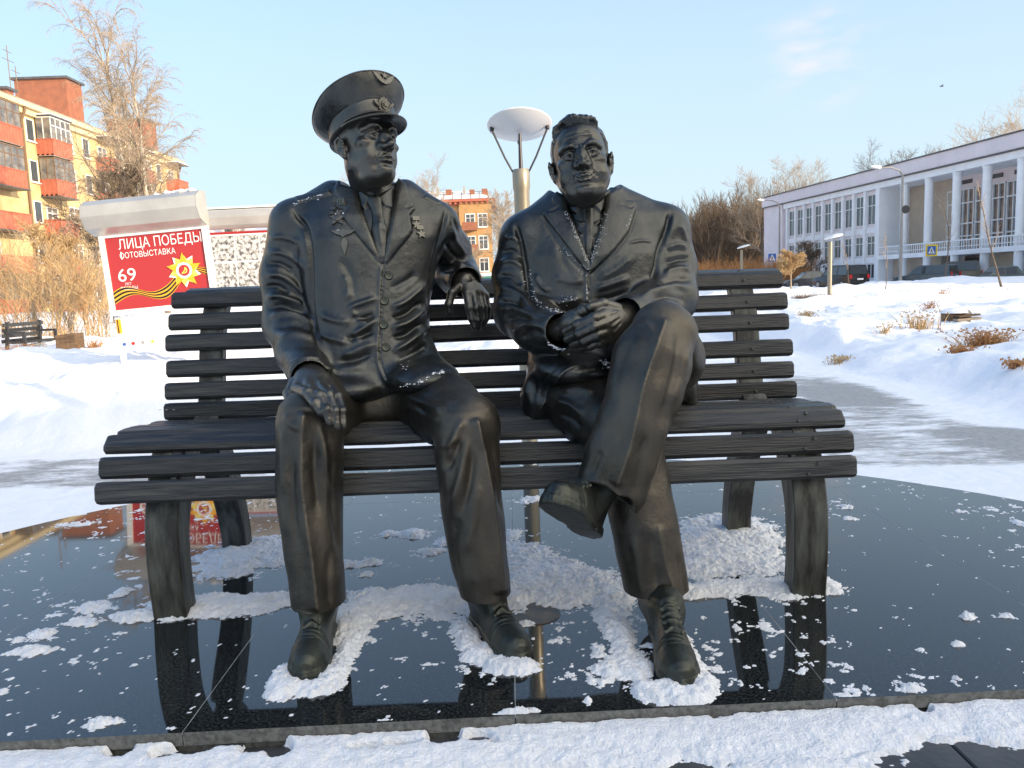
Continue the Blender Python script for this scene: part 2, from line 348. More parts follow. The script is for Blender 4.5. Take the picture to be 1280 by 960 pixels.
class Skin:
    def __init__(s, V, F): s.V = V; s.F = F; s.upd()
    def upd(s):
        V, F = s.V, s.F; n = np.cross(V[F[:, 2]]-V[F[:, 0]], V[F[:, 3]]-V[F[:, 1]]); N = np.zeros_like(V)
        for j in range(3):
            N[:, j] = sum(np.bincount(F[:, c], n[:, j], len(V)) for c in range(4))
        s.N = N/(np.linalg.norm(N, axis=1)[:, None]+1e-12); s.px = proj(V); s.dp = V[:, 1]
        vd = CO-V; vd /= np.linalg.norm(vd, axis=1)[:, None]; s.face = np.clip((s.N*vd).sum(1)*2.5, 0, 1)
    def smooth(s, it=2, f=.5):
        E = np.concatenate([s.F[:, [0, 1]], s.F[:, [1, 2]], s.F[:, [2, 3]], s.F[:, [3, 0]]]); E = np.concatenate([E, E[:, ::-1]])
        cn = np.bincount(E[:, 0], minlength=len(s.V))[:, None]
        for _ in range(it):
            A = np.stack([np.bincount(E[:, 0], s.V[E[:, 1], j], len(s.V)) for j in range(3)], -1)/cn
            s.V = s.V*(1-f)+A*f
        s.upd(); return s
    def fold(s, pts, amp, w, kind='g', ymax=None, taper=.25, sp=True):
        """relief along a photo polyline: g rounded, v sharp, s step (raised on the right of the direction of travel)"""
        pts = np.array(spline(pts) if sp and len(pts) > 2 else pts); m = 3.2*w*FOC/2.3
        k = (s.px[:, 0] > pts[:, 0].min()-m) & (s.px[:, 0] < pts[:, 0].max()+m) & (s.px[:, 1] > pts[:, 1].min()-m) & (s.px[:, 1] < pts[:, 1].max()+m) & (s.face > 0)
        if ymax: k &= s.dp < ymax
        i = np.nonzero(k)[0]
        if not len(i): return s
        d, t, sd_ = lined(s.px[i], pts); d = d*s.dp[i]/FOC
        en = np.minimum(1, np.minimum(t, 1-t)/taper) if taper > 0 else 1.0
        en = en*en*(3-2*en) if taper > 0 else 1.0
        if kind == 'g': g = np.exp(-(d/w)**2)
        elif kind == 'v': g = np.exp(-d/w)
        else: g = np.where(sd_ > 0, np.exp(-(d/w)**2), -.35*np.exp(-(d/(w*.35))**2)*1.0)
        if kind == 's': g = g*(np.exp(-((np.minimum(t, 1-t) < 1e-6)*d/.004)**2))
        s.V[i] += s.N[i]*(amp*g*en*s.face[i])[:, None]; return s
    def area(s, poly, amp, soft=.004, ymax=None, sp=False):
        """raise (or sink) the part of the surface seen inside a photo outline"""
        pl = np.array(poly, float); m = 4
        k = (s.px[:, 0] > pl[:, 0].min()-m) & (s.px[:, 0] < pl[:, 0].max()+m) & (s.px[:, 1] > pl[:, 1].min()-m) & (s.px[:, 1] < pl[:, 1].max()+m) & (s.face > 0)
        if ymax: k &= s.dp < ymax
        i = np.nonzero(k)[0]
        if not len(i): return s
        d = polyd(s.px[i], pl)*s.dp[i]/FOC; g = sstep_(-soft*.3, soft, d)
        s.V[i] += s.N[i]*(amp*g*s.face[i])[:, None]; return s
    def noise(s, amp, sc, seed=0):
        V = s.V; n = (np.sin(V[:, 0]*sc+seed+2*np.sin(V[:, 2]*sc*.7))*np.sin(V[:, 1]*sc*1.1+seed*2+1.5*np.sin(V[:, 0]*sc*.8))*np.sin(V[:, 2]*sc*.9+seed*3))
        s.V = V+s.N*(amp*n)[:, None]; return s
    def at(s, px, py, ymax=None):
        d = np.hypot(s.px[:, 0]-px, s.px[:, 1]-py); k = (d < 3.5) & (s.face > 0)
        i = np.nonzero(k)[0]
        if not len(i): i = np.array([np.argmin(d + (s.face <= 0)*50)])
        j = i[np.argmin(s.dp[i])]; return s.V[j].copy(), s.N[j].copy()
    def obj(s, name, m, par): s.upd(); return link(name, mesh_np(name, s.V, s.F), m, par, smooth=True)
def sstep_(a, b, x): t = np.clip((x-a)/(b-a), 0, 1); return t*t*(3-2*t)
def merge_skins(L):
    V = []; F = []; n = 0
    # the limb core comes last; every other piece is sewn to it where the two overlap, so the body is one surface
    core = L[-1]; cc = core.V[core.F].mean(1); drop = set(); br = []
    offs = np.r_[0, np.cumsum([len(a.V) for a in L])]
    for j, a in enumerate(L[:-1]):
        ca = a.V[a.F].mean(1); near = np.nonzero(np.linalg.norm(ca - cc[np.argmin(np.linalg.norm(cc-ca.mean(0), axis=1))], axis=1) < .12)[0]
        if not len(near): near = np.arange(len(ca))
        near = near[::7]; D_ = np.linalg.norm(ca[near][:, None]-cc[None], axis=2)
        for i in drop: D_[:, i] = 9
        p, q = np.unravel_index(np.argmin(D_), D_.shape); fa = int(near[p]); drop.add(int(q))
        A = a.F[fa]+offs[j]; B = core.F[q][::-1]+offs[-2]
        VA = a.V[a.F[fa]]; VB = core.V[core.F[q][::-1]]
        r = min(range(4), key=lambda r: sum(np.linalg.norm(VA[i]-VB[(i+r) % 4]) for i in range(4))); B = np.roll(B, -r)
        for i in range(4): br.append([A[(i+1) % 4], A[i], B[i], B[(i+1) % 4]])
        a.F = np.delete(a.F, fa, 0)
    core.F = np.delete(core.F, sorted(drop), 0)
    for j, a in enumerate(L): V.append(a.V); F.append(a.F+offs[j])
    return Skin(np.concatenate(V), np.concatenate(F+[np.array(br)]))
def row(y, xl, xr, Y, rf, rb=None, f=1.0):
    c = P((xl+xr)/2, y, Y); return (c[2], c[0], c[1], (xr-xl)/2*Y/FOC*f, rf, rb if rb else rf)
def frame(yaw, pitch=0, roll=0):
    """columns: his left, forward, up; yaw>0 turns the face to the right of the picture"""
    return np.array((Matrix.Rotation(math.pi + rad(yaw), 3, 'Z') @ Matrix.Rotation(rad(pitch), 3, 'X') @ Matrix.Rotation(rad(roll), 3, 'Y')))
def make_head(o, R, u, heavy=0.0, h=.0021, neck_to=None, smile=0.0, top=0.0):
    """o: point between the ears at eye level; u: metres per 'centimetre'. x = his left"""
    o = np.array(o, float)
    W = lambda x, y, z: o + R@(np.array([x, y, z])*u)
    g = Grid(o-np.array([.155, .165, .235]), o+np.array([.155, .165, .175]), h)
    def E(x, y, z, a, b, c, k=1.2, mode='u', tilt=None):
        RR = R if tilt is None else R@np.array(Matrix.Rotation(rad(tilt[1]), 3, tilt[0]))
        g.ell(W(x, y, z), np.array([a, b, c])*u, RR, k*u, mode)
    def Cn(a, b, ra, rb, k=.8, mode='u'): g.cone(W(*a), W(*b), ra*u, rb*u, k*u, mode)
    hv = heavy
    E(0, -1.0, 3.4, 7.5, 9.4, 8.0+top, 0); E(0, 2.6, -1.5, 6.5+.4*hv, 6.3, 8.3, 2.5); E(0, 3.0, -6.6, 5.7+.9*hv, 5.3, 4.7, 2.0)
    E(0, 5.2, 4.6, 5.6, 3.6, 4.4, 2)
    for s in (-1, 1):
        Cn((s*(5.4+.5*hv), 0, -4.5), (s*(3.0+.6*hv), 5.6, -9.3), 1.7+.3*hv, 1.7+.3*hv, 2.0)
        E(s*4.7, 6.0, -2.0, 2.1, 1.8, 1.3, 1.6); E(s*(3.7+.3*hv), 5.9, -5.4, 2.0+.7*hv, 1.9+.3*hv, 2.3, 2.0)
        Cn((s*1.2, 8.9, 1.75), (s*3.3, 8.75, 2.2), .85, .9, 1.2); Cn((s*3.3, 8.75, 2.2), (s*5.5, 6.9, 1.5), .9, .75, 1.2)
        E(s*7.0, 3.0, 2.0, 1.5, 2.6, 2.8, 1.5, 's') if False else None
    E(0, 8.0, -6.3, 3.0, 1.9, 2.4, 1.6)
    E(0, 7.5, -9.7, 2.3+.4*hv, 1.9, 1.7, 1.4); E(-.9, 8.0, -9.7, 1.2, 1.3, 1.2, 1); E(.9, 8.0, -9.7, 1.2, 1.3, 1.2, 1)
    if hv: E(0, 3.4, -10.6, 4.8, 4.4, 2.4, 2)
    # sockets, eyes and lids
    for s in (-1, 1):
        E(s*3.2, 10.2, -.05, 2.1, 1.75, 1.15, 1.5, 's'); E(s*1.7, 10.4, .6, .8, 1.4, 1.1, 1.1, 's')
        E(s*3.15, 7.30, -.15, 1.5, 1.35, 1.25, .25)
        pts = [(s*1.55, 8.05, -.35), (s*2.2, 8.62, .28), (s*3.15, 8.86, .52), (s*4.1, 8.45, .30), (s*4.95, 7.5, -.30)]
        for a, b in zip(pts, pts[1:]): Cn(a, b, .20, .20, .8)
        pts = [(s*1.7, 8.05, -.45), (s*2.4, 8.45, -.85), (s*3.2, 8.55, -1.0), (s*4.1, 8.15, -.8), (s*4.8, 7.5, -.35)]
        for a, b in zip(pts, pts[1:]): Cn(a, b, .10, .10, .8)
        Cn((s*3.15, 8.75, -.1), (s*3.1, 8.9, -.1), .30, .30, .12, 's')
        pts = [(s*1.2, 9.75, 1.55), (s*2.6, 9.85, 2.25), (s*4.2, 9.0, 2.3), (s*5.5, 7.7, 1.4)]
        for a, b in zip(pts, pts[1:]): Cn(a, b, .24, .20, .8)
    # nose
    Cn((0, 9.1, 1.5), (0, 10.7, -1.0), .72, .80, .9); Cn((0, 10.7, -1.0), (0, 11.8, -3.1), .80, .90, .7)
    E(0, 11.75, -3.45, 1.10, 1.15, .95, .5); Cn((0, 11.5, -4.0), (0, 10.0, -4.7), .5, .5, .4)
    for s in (-1, 1):
        E(s*1.2, 10.35, -3.8, .78, 1.2, .78, .6); Cn((s*.60, 10.9, -4.75), (s*.65, 10.6, -4.4), .24, .2, .15, 's')
        Cn((s*.8, 9.7, -.2), (s*1.6, 9.2, -3.2), .8, .9, 1.6)
        q_ = .12+.09*max(hv, 0); pts = [(s*2.3, 9.9, -4.3), (s*2.9, 9.35, -5.4), (s*3.5, 8.6, -7.0+.2*smile)]
        for a, b in zip(pts, pts[1:]): Cn(a, b, q_, q_, .75, 's')
    # mouth
    sm_ = .35*smile
    U = [(-2.5, 8.35, -6.75+sm_), (-1.4, 9.55, -6.45), (-.5, 10.15, -6.15), (0, 10.1, -6.3), (.5, 10.15, -6.15), (1.4, 9.55, -6.45), (2.5, 8.35, -6.75+sm_)]
    for a, b in zip(U, U[1:]): Cn(a, b, .40, .40, .35)
    Lw = [(-2.2, 8.5, -7.0+sm_), (-1.1, 9.6, -7.45), (0, 9.95, -7.55), (1.1, 9.6, -7.45), (2.2, 8.5, -7.0+sm_)]
    for a, b in zip(Lw, Lw[1:]): Cn(a, b, .42, .50, .35)
    Ml = [(-2.95, 8.3, -6.85+2*sm_), (-1.4, 10.0, -6.95), (0, 10.6, -6.85), (1.4, 10.0, -6.95), (2.95, 8.3, -6.85+2*sm_)]
    for a, b in zip(Ml, Ml[1:]): Cn(a, b, .15, .15, .22, 's')
    Cn((-1.5, 9.7, -8.5), (1.5, 9.7, -8.5), .35, .35, .9, 's'); Cn((0, 10.25, -5.1), (0, 10.4, -5.7), .08, .1, .5, 's')
    # forehead lines
    for zz, ww in ((4.4, 3.4), (5.7, 3.0)):
        Cn((-ww, 8.75-.5, zz-.1), (0, 9.35, zz), .10, .10, .5, 's'); Cn((0, 9.35, zz), (ww, 8.75-.5, zz-.1), .10, .10, .5, 's')
    Cn((-.55, 10.1, 1.0), (-.5, 9.9, 2.3), .1, .1, .3, 's'); Cn((.55, 10.1, 1.0), (.5, 9.9, 2.3), .1, .1, .3, 's')
    # ears
    for s in (-1, 1):
        x = s*(7.55+.25*hv)
        E(x+s*.35, -.9, -1.5, .75, 1.75, 2.9, .5, tilt=('X', 12)); E(x-s*.0, -.1, -3.9, .8, .9, 1.2, .6)
        pts = [(x+s*.8, .6, -.2), (x+s*1.1, -.4, 1.1), (x+s*1.35, -2.0, .4), (x+s*1.2, -2.3, -1.5), (x+s*.8, -1.4, -3.2)]
        for a, b in zip(pts, pts[1:]): Cn(a, b, .34, .36, .2)
        E(x+s*1.25, -.7, -1.2, .55, 1.0, 1.7, .3, 's'); E(x+s*.9, .55, -1.8, .4, .35, .5, .3)
    nt_ = W(0, -2.5, -16) if neck_to is None else np.array(neck_to)
    g.cone(W(0, -2.2, -5.5), nt_, (5.5+.6*hv)*u, (5.9+.7*hv)*u, 2.5*u)
    for s in (-1, 1): g.cone(W(s*5.2, -1.5, -7), nt_+R@np.array([s*1.2*u, 3.5*u, 0]), .9*u, 1.0*u, 1.8*u)
    return g, W
def finger(g, pts, r0, r1, k=.004):
    rs = np.linspace(r0, r1, len(pts))
    for i in range(len(pts)-1):
        g.cone(pts[i], pts[i+1], rs[i], rs[i+1], k)
        if 0 < i: g.ell(pts[i], np.array([1.0, 1.0, 1.0])*rs[i]*1.10, None, k)
def shoe_f(o, R, L=.37):
    o = np.array(o, float); s = L/.37
    yt = np.array([-.012, 0, .012, .045, .13, .20, .26, .31, .345, .362, .371])*s
    wt = np.array([.004, .018, .032, .043, .041, .048, .055, .053, .040, .024, .004])*s
    ht = np.array([.11, .13, .145, .155, .145, .112, .085, .073, .064, .05, .02])*s
    def f(X, Y, Z):
        x, y, z = X-o[0], Y-o[1], Z-o[2]; x, y, z = [R[0, j]*x+R[1, j]*y+R[2, j]*z for j in range(3)]
        w_ = np.interp(y, yt, wt); h_ = np.interp(y, yt, ht)
        zz = np.maximum(z, 0); up = ((np.abs(x)/w_)**2.3+(zz/h_)**2.3)**(1/2.3)-1; up = up*np.minimum(w_, h_)
        up = np.maximum(up, -z); up = np.maximum(up, np.maximum(-.013*s-y, y-.372*s))
        so_ = np.maximum(np.maximum(np.abs(x)-w_-.005, np.abs(z-.011)-.011), np.maximum(-.017*s-y, y-.377*s))
        arch = np.maximum(np.maximum(.105*s-y, y-.165*s), z-.010)
        so_ = np.maximum(so_, -arch)
        return smin(up, so_, .003)
    return f
print('sdf', time.time() - T0)
# ================================================================== GROUND
def vnoise(x, y, seed=0):
    """smooth value noise on arrays"""
    xi = np.floor(x).astype(np.int64); yi = np.floor(y).astype(np.int64); fx = x - xi; fy = y - yi
    fx = fx*fx*(3-2*fx); fy = fy*fy*(3-2*fy)
    def h(a, b):
        n = (a * 374761393 + b * 668265263 + seed * 1442695041) & 0x7fffffff
        n = ((n ^ (n >> 13)) * 1274126177) & 0x7fffffff
        return ((n ^ (n >> 16)) & 0xffff) / 65535.0
    return (h(xi, yi)*(1-fx) + h(xi+1, yi)*fx)*(1-fy) + (h(xi, yi+1)*(1-fx) + h(xi+1, yi+1)*fx)*fy
def fbm(x, y, o=4, seed=0, g=.5):
    s = 0; a = 1; t = 0
    for i in range(o): s = s + a*vnoise(x*2**i + 17.3*i, y*2**i + 9.1*i, seed+i); t += a; a *= g
    return s / t
def sstep(a, b, x): t = np.clip((x-a)/(b-a), 0, 1); return t*t*(3-2*t)
GZ = -0.40
def ground_h(x, y):
    x = np.asarray(x, float); y = np.asarray(y, float)
    wob = (fbm(x*.7, y*.7, 3, 5) - .5)
    # left bank begins ~7.3 m out, right bank follows the path that runs back
    left = sstep(0, 1.3, (y - 7.7 + .25*np.abs(x+3)*0 + wob*1.2)) * sstep(-.2, -1.6, x - (y-7)*.10 + wob*.8)
    rb = 5.05 + .02*(y-8) + wob*1.0
    right = sstep(0, .9, x - rb) * sstep(3.0, 6.0, y + .1*x + 0*wob)
    far = sstep(26, 34, y + wob*3)
    bank = np.maximum(np.maximum(left, right), far)
    lump = .60*(fbm(x*.30, y*.30, 4, 11) - .5) + .30*(fbm(x*1.1, y*1.1, 4, 21) - .5) + .09*(fbm(x*5, y*5, 4, 31, .6) - .5)
    drift = .34*np.exp(-((y-9.6+.15*x)/1.6)**2) * sstep(-1.2, -3, x)
    # trodden and clodded patches on the banks
    tp = sstep(.5, .62, fbm(x*.45+9, y*.45, 3, 33)); tramp = -.10*tp*np.clip(fbm(x*3.1, y*3.1, 3, 35, .6)*2-1, 0, 1)**.6*1.6 + .05*tp*(fbm(x*9, y*9, 2, 36)-.5)
    h = GZ + bank*(.38 + lump + drift + tramp) + .012*fbm(x*5, y*5, 3, 3)
    # ploughed snow heaps before the street
    heap = (.55*np.exp(-((y-47)/5.0)**2) * (.35 + 1.0*fbm(x*.16, y*.1, 3, 77)) * sstep(6, 16, x)) + .5*np.exp(-((y-40)/6)**2)*sstep(0, -14, x)
    h = h + heap
    h = h + sstep(60, 400, y)*1.2
    return h
def axis(segs):
    out = []
    for a, b, st in segs: out += list(np.arange(a, b, st))
    return np.array(out + [segs[-1][1]])
gx = np.concatenate([-np.geomspace(2200, 60, 18), axis([(-58, -20, 1.2), (-20, -9, .25), (-9, 11, .065), (11, 26, .22), (26, 60, 1.0)]), np.geomspace(64, 2200, 18)])
gy = np.concatenate([-np.geomspace(2200, 20, 16), axis([(-18, -1, 1.2), (-1, 5, .25), (5, 14, .055), (14, 26, .12), (26, 60, .5)]), np.geomspace(62, 3500, 30)])
GX, GY = np.meshgrid(gx, gy); GH = ground_h(GX, GY)
nx, ny = len(gx), len(gy); idx = np.arange(nx*ny).reshape(ny, nx)
F = np.stack([idx[:-1, :-1], idx[:-1, 1:], idx[1:, 1:], idx[1:, :-1]], -1).reshape(-1, 4)
gme = mesh_np('ground', np.stack([GX, GY, GH], -1).reshape(-1, 3), F)
# bare, trodden paving shows where the path mask is high
pm = np.zeros_like(GX)
pm += sstep(4.9, 4.2, GX)*sstep(1.5, 2.8, GX)*sstep(5.2, 6.2, GY)*sstep(13, 8.8, GY)
pm += .62*sstep(4.9, 4.4, GX-.02*GY)*sstep(2.8, 4.0, GX)*sstep(8, 10, GY)*sstep(30, 20, GY)
pm += .95*sstep(-1.5, -2.2, GX)*sstep(5.9, 6.3, GY)*sstep(7.7, 7.2, GY)
pm += 1.0*sstep(6.5, 5.5, GX)*sstep(3.6, 4.6, GX)*sstep(4.6, 5.3, GY)*sstep(7.6, 6.6, GY)
att = gme.attributes.new('path', 'FLOAT', 'POINT'); att.data.foreach_set('value', pm.astype(np.float32).ravel())
gm = mat('snow_ground', (.84, .86, .90), .75, bump=.7, bscale=5, bdist=.05); n = gm.node_tree; b = n.nodes['Principled BSDF']
at = n.nodes.new('ShaderNodeAttribute'); at.attribute_name = 'path'
tcx = n.nodes.new('ShaderNodeTexCoord'); mpx = n.nodes.new('ShaderNodeMapping'); mpx.inputs['Scale'].default_value = (1.0, 2.6, 1); n.links.new(tcx.outputs['Object'], mpx.inputs[0])
z = n.nodes.new('ShaderNodeTexNoise'); z.inputs['Scale'].default_value = 1.5; z.inputs['Detail'].default_value = 9; z.inputs['Roughness'].default_value = .76; n.links.new(mpx.outputs[0], z.inputs[0])
z3 = n.nodes.new('ShaderNodeTexNoise'); z3.inputs['Scale'].default_value = 26; z3.inputs['Detail'].default_value = 4; n.links.new(tcx.outputs['Object'], z3.inputs[0])
ad = n.nodes.new('ShaderNodeMath'); ad.operation = 'MULTIPLY_ADD'; n.links.new(at.outputs['Fac'], ad.inputs[0]); ad.inputs[1].default_value = .46; n.links.new(z.outputs[0], ad.inputs[2])
cr = n.nodes.new('ShaderNodeMapRange'); cr.inputs[1].default_value = .85; cr.inputs[2].default_value = 1.01; n.links.new(ad.outputs[0], cr.inputs[0])
pav = n.nodes.new('ShaderNodeMixRGB'); pav.inputs[1].default_value = (.20, .20, .195, 1); pav.inputs[2].default_value = (.46, .47, .48, 1); n.links.new(z3.outputs[0], pav.inputs[0])
mx = n.nodes.new('ShaderNodeMixRGB'); mx.inputs[1].default_value = (.84, .86, .90, 1); n.links.new(pav.outputs[0], mx.inputs[2]); n.links.new(cr.outputs[0], mx.inputs[0]); n.links.new(mx.outputs[0], b.inputs['Base Color'])
tag(link('ground', gme, gm, smooth=True), kind='structure')

# ================================================================== PLINTH: round slab on a stepped base
E0 = (-1.278, 1.836); E1 = (1.271, 1.915)
def front_y(x): return E0[1] + (x - E0[0]) * (E1[1]-E0[1]) / (E1[0]-E0[0])
PC, PR = (-.06, 2.0), 2.86
def inside_y(x):  # back boundary of the round slab
    return PC[1] + math.sqrt(max(PR**2 - (x-PC[0])**2, 0))
M['granite'] = bpy.data.materials.new('polished_black_granite'); M['granite'].use_nodes = True
n = M['granite'].node_tree; b = n.nodes['Principled BSDF']
tcx = n.nodes.new('ShaderNodeTexCoord')
v = n.nodes.new('ShaderNodeTexNoise'); v.inputs['Scale'].default_value = 130; v.inputs['Detail'].default_value = 4; v.inputs['Roughness'].default_value = .8; n.links.new(tcx.outputs['Object'], v.inputs[0])
r1 = n.nodes.new('ShaderNodeValToRGB'); e = r1.color_ramp.elements; e[0].position = .44; e[0].color = (.003, .004, .005, 1); e[1].position = .68; e[1].color = (.050, .056, .056, 1); n.links.new(v.outputs[0], r1.inputs[0])
# frost: tiny dried flecks of snow and broad faint dusting
f1 = n.nodes.new('ShaderNodeTexNoise'); f1.inputs['Scale'].default_value = 55; f1.inputs['Detail'].default_value = 7; f1.inputs['Roughness'].default_value = .75
mpx = n.nodes.new('ShaderNodeMapping'); mpx.inputs['Scale'].default_value = (.7, 1.2, 1); mpx.inputs['Rotation'].default_value = (0, 0, .5); n.links.new(tcx.outputs['Object'], mpx.inputs[0]); n.links.new(mpx.outputs[0], f1.inputs[0])
f2 = n.nodes.new('ShaderNodeTexNoise'); f2.inputs['Scale'].default_value = 2.2; f2.inputs['Detail'].default_value = 3; n.links.new(tcx.outputs['Object'], f2.inputs[0])
fm = n.nodes.new('ShaderNodeMath'); fm.operation = 'MULTIPLY_ADD'; n.links.new(f2.outputs[0], fm.inputs[0]); fm.inputs[1].default_value = .30; n.links.new(f1.outputs[0], fm.inputs[2])
fr = n.nodes.new('ShaderNodeMapRange'); fr.inputs[1].default_value = .83; fr.inputs[2].default_value = .92; n.links.new(fm.outputs[0], fr.inputs[0])
mx = n.nodes.new('ShaderNodeMixRGB'); n.links.new(r1.outputs[0], mx.inputs[1]); mx.inputs[2].default_value = (.62, .66, .72, 1); n.links.new(fr.outputs[0], mx.inputs[0])
n.links.new(mx.outputs[0], b.inputs['Base Color'])
rr = n.nodes.new('ShaderNodeMapRange'); rr.inputs[3].default_value = .035; rr.inputs[4].default_value = .5; n.links.new(fr.outputs[0], rr.inputs[0]); n.links.new(rr.outputs[0], b.inputs['Roughness'])
b.inputs['IOR'].default_value = 1.52
M['granite_edge'] = mat('rough_granite_edge', (.085, .085, .080), .8, col2=(.20, .20, .185), scale=60, bump=.6, bscale=120, bdist=.003)
M['wet_stone'] = mat('damp_dark_stone', (.022, .023, .025), .42, col2=(.065, .065, .068), scale=5, bump=.4, bscale=50, bdist=.004)
M['joint'] = mat('pale_joint', (.40, .41, .41), .8, col2=(.12, .12, .12), scale=7)
plinth = empty('round_granite_plinth', (PC[0], PC[1], GZ))
tag(plinth, 'round polished black granite plinth carrying the bench and both statues', 'plinth')
xs = [-2.92, -2.49, -1.66, -.84, -.02, .79, 1.6, 2.4, 2.80]
rows = [None, 3.93]
from itertools import product
def slab(x0, x1, lo, hi, g=.0012):
    """top slab between two joints; lo/hi functions give front/back edge"""
    N = 10; X = np.linspace(x0+g, x1-g, N)
    fr_ = [(x, lo(x)+g) for x in X]; bk = [(x, hi(x)-g) for x in X[::-1]]
    pts = fr_ + bk; q = [pts[0]]
    for a in pts[1:]:
        if abs(a[0]-q[-1][0]) + abs(a[1]-q[-1][1]) > 1e-4: q.append(a)
    mb = MB(); mb.prism(q, (0, 0, -.035), (1, 0, 0), (0, 1, 0), (0, 0, .035))
    o = mb.build('granite_slab', [M['granite'], M['granite_edge']], plinth)
    for p in o.data.polygons:
        if p.normal.z < .5: p.material_index = 1
def circ_lo(x): return max(front_y(x), PC[1] - math.sqrt(max(PR**2 - (x-PC[0])**2, 0)))
RJ = 3.93
for i in range(len(xs)-1):
    x0, x1 = xs[i], xs[i+1]
    lo = lambda x: min(circ_lo(x), inside_y(x)-.002); hi1 = lambda x: max(min(RJ, inside_y(x)), lo(x)+.001)
    slab(x0, x1, lo, hi1)
    if max(inside_y(x0), inside_y(x1), inside_y((x0+x1)/2)) > RJ + .01:
        a, c = x0, x1
        while inside_y(a) < RJ + .004: a += .005
        while inside_y(c) < RJ + .004: c -= .005
        slab(a, c, lambda x: RJ, inside_y)
for jx in xs[1:-1]:
    y0_, y1_ = circ_lo(jx)+.001, inside_y(jx)-.003
    if y1_ > y0_: MB().box(jx-.0012, jx+.0012, y0_, y1_, -.006, -.0004).build('joint', M['joint'], plinth)
MB().box(-2.1, 2.0, RJ-.0012, RJ+.0012, -.0062, -.0005).build('joint', M['joint'], plinth)
mb = MB()
pts = []
for k in range(60):
    a = math.pi*2*k/60; x = PC[0] + (PR-.02)*math.cos(a); y = PC[1] + (PR-.02)*math.sin(a); y = max(y, front_y(x)+.015)
    if not pts or abs(x-pts[-1][0])+abs(y-pts[-1][1]) > .01: pts.append((x, y))
mb.prism(pts, (0, 0, GZ-.1), (1, 0, 0), (0, 1, 0), (0, 0, -GZ+.1-.0352)); mb.build('base', M['granite_edge'], plinth)
# front tread with a kerb below it
TZ = -.045
mb = MB(); dx, dy = E1[0]-E0[0], E1[1]-E0[1]; L = math.hypot(dx, dy); ux, uy = dx/L, dy/L
def fp(s, d):  # s along the front edge from its middle, d towards the viewer
    mx_, my_ = 0, front_y(0); return (mx_ + ux*s + uy*d, my_ + uy*s - ux*d)
for s0, s1 in ((-2.6, -1.3), (-1.3, -.18), (-.18, 1.0), (1.0, 2.6)):
    mb = MB(); poly = [fp(s0+.002, .002), fp(s1-.002, .002), fp(s1-.002, .55), fp(s0+.002, .55)]
    mb.prism(poly, (0, 0, GZ-.1), (1, 0, 0), (0, 1, 0), (0, 0, TZ-GZ+.1)); mb.build('step_block', M['wet_stone'], plinth, bevel=.004)
# round brass plate set in the granite
pc = PZ(668, 768)
tag(MB().lathe((pc[0], pc[1], 0.0005), [(.085, -.0003), (.085, .0012), (.080, .002)], 40).build('floor_plate', mat('tarnished_brass', (.16, .10, .05), .45, metal=.7, col2=(.05, .05, .05), scale=20), plinth))

# ================================================================== SNOW ON THE PLINTH
rng = random.Random(7)
blobs = []   # (x, y, rx, ry, ang, weight)
def sb(px, py, rpx, rpy, wgt=1.0, ang=0):
    a = PZ(px, py); bx = PZ(px+rpx, py); by = PZ(px, py-rpy)
    blobs.append((a[0], a[1], abs(bx[0]-a[0]), abs(by[1]-a[1]), ang, wgt))
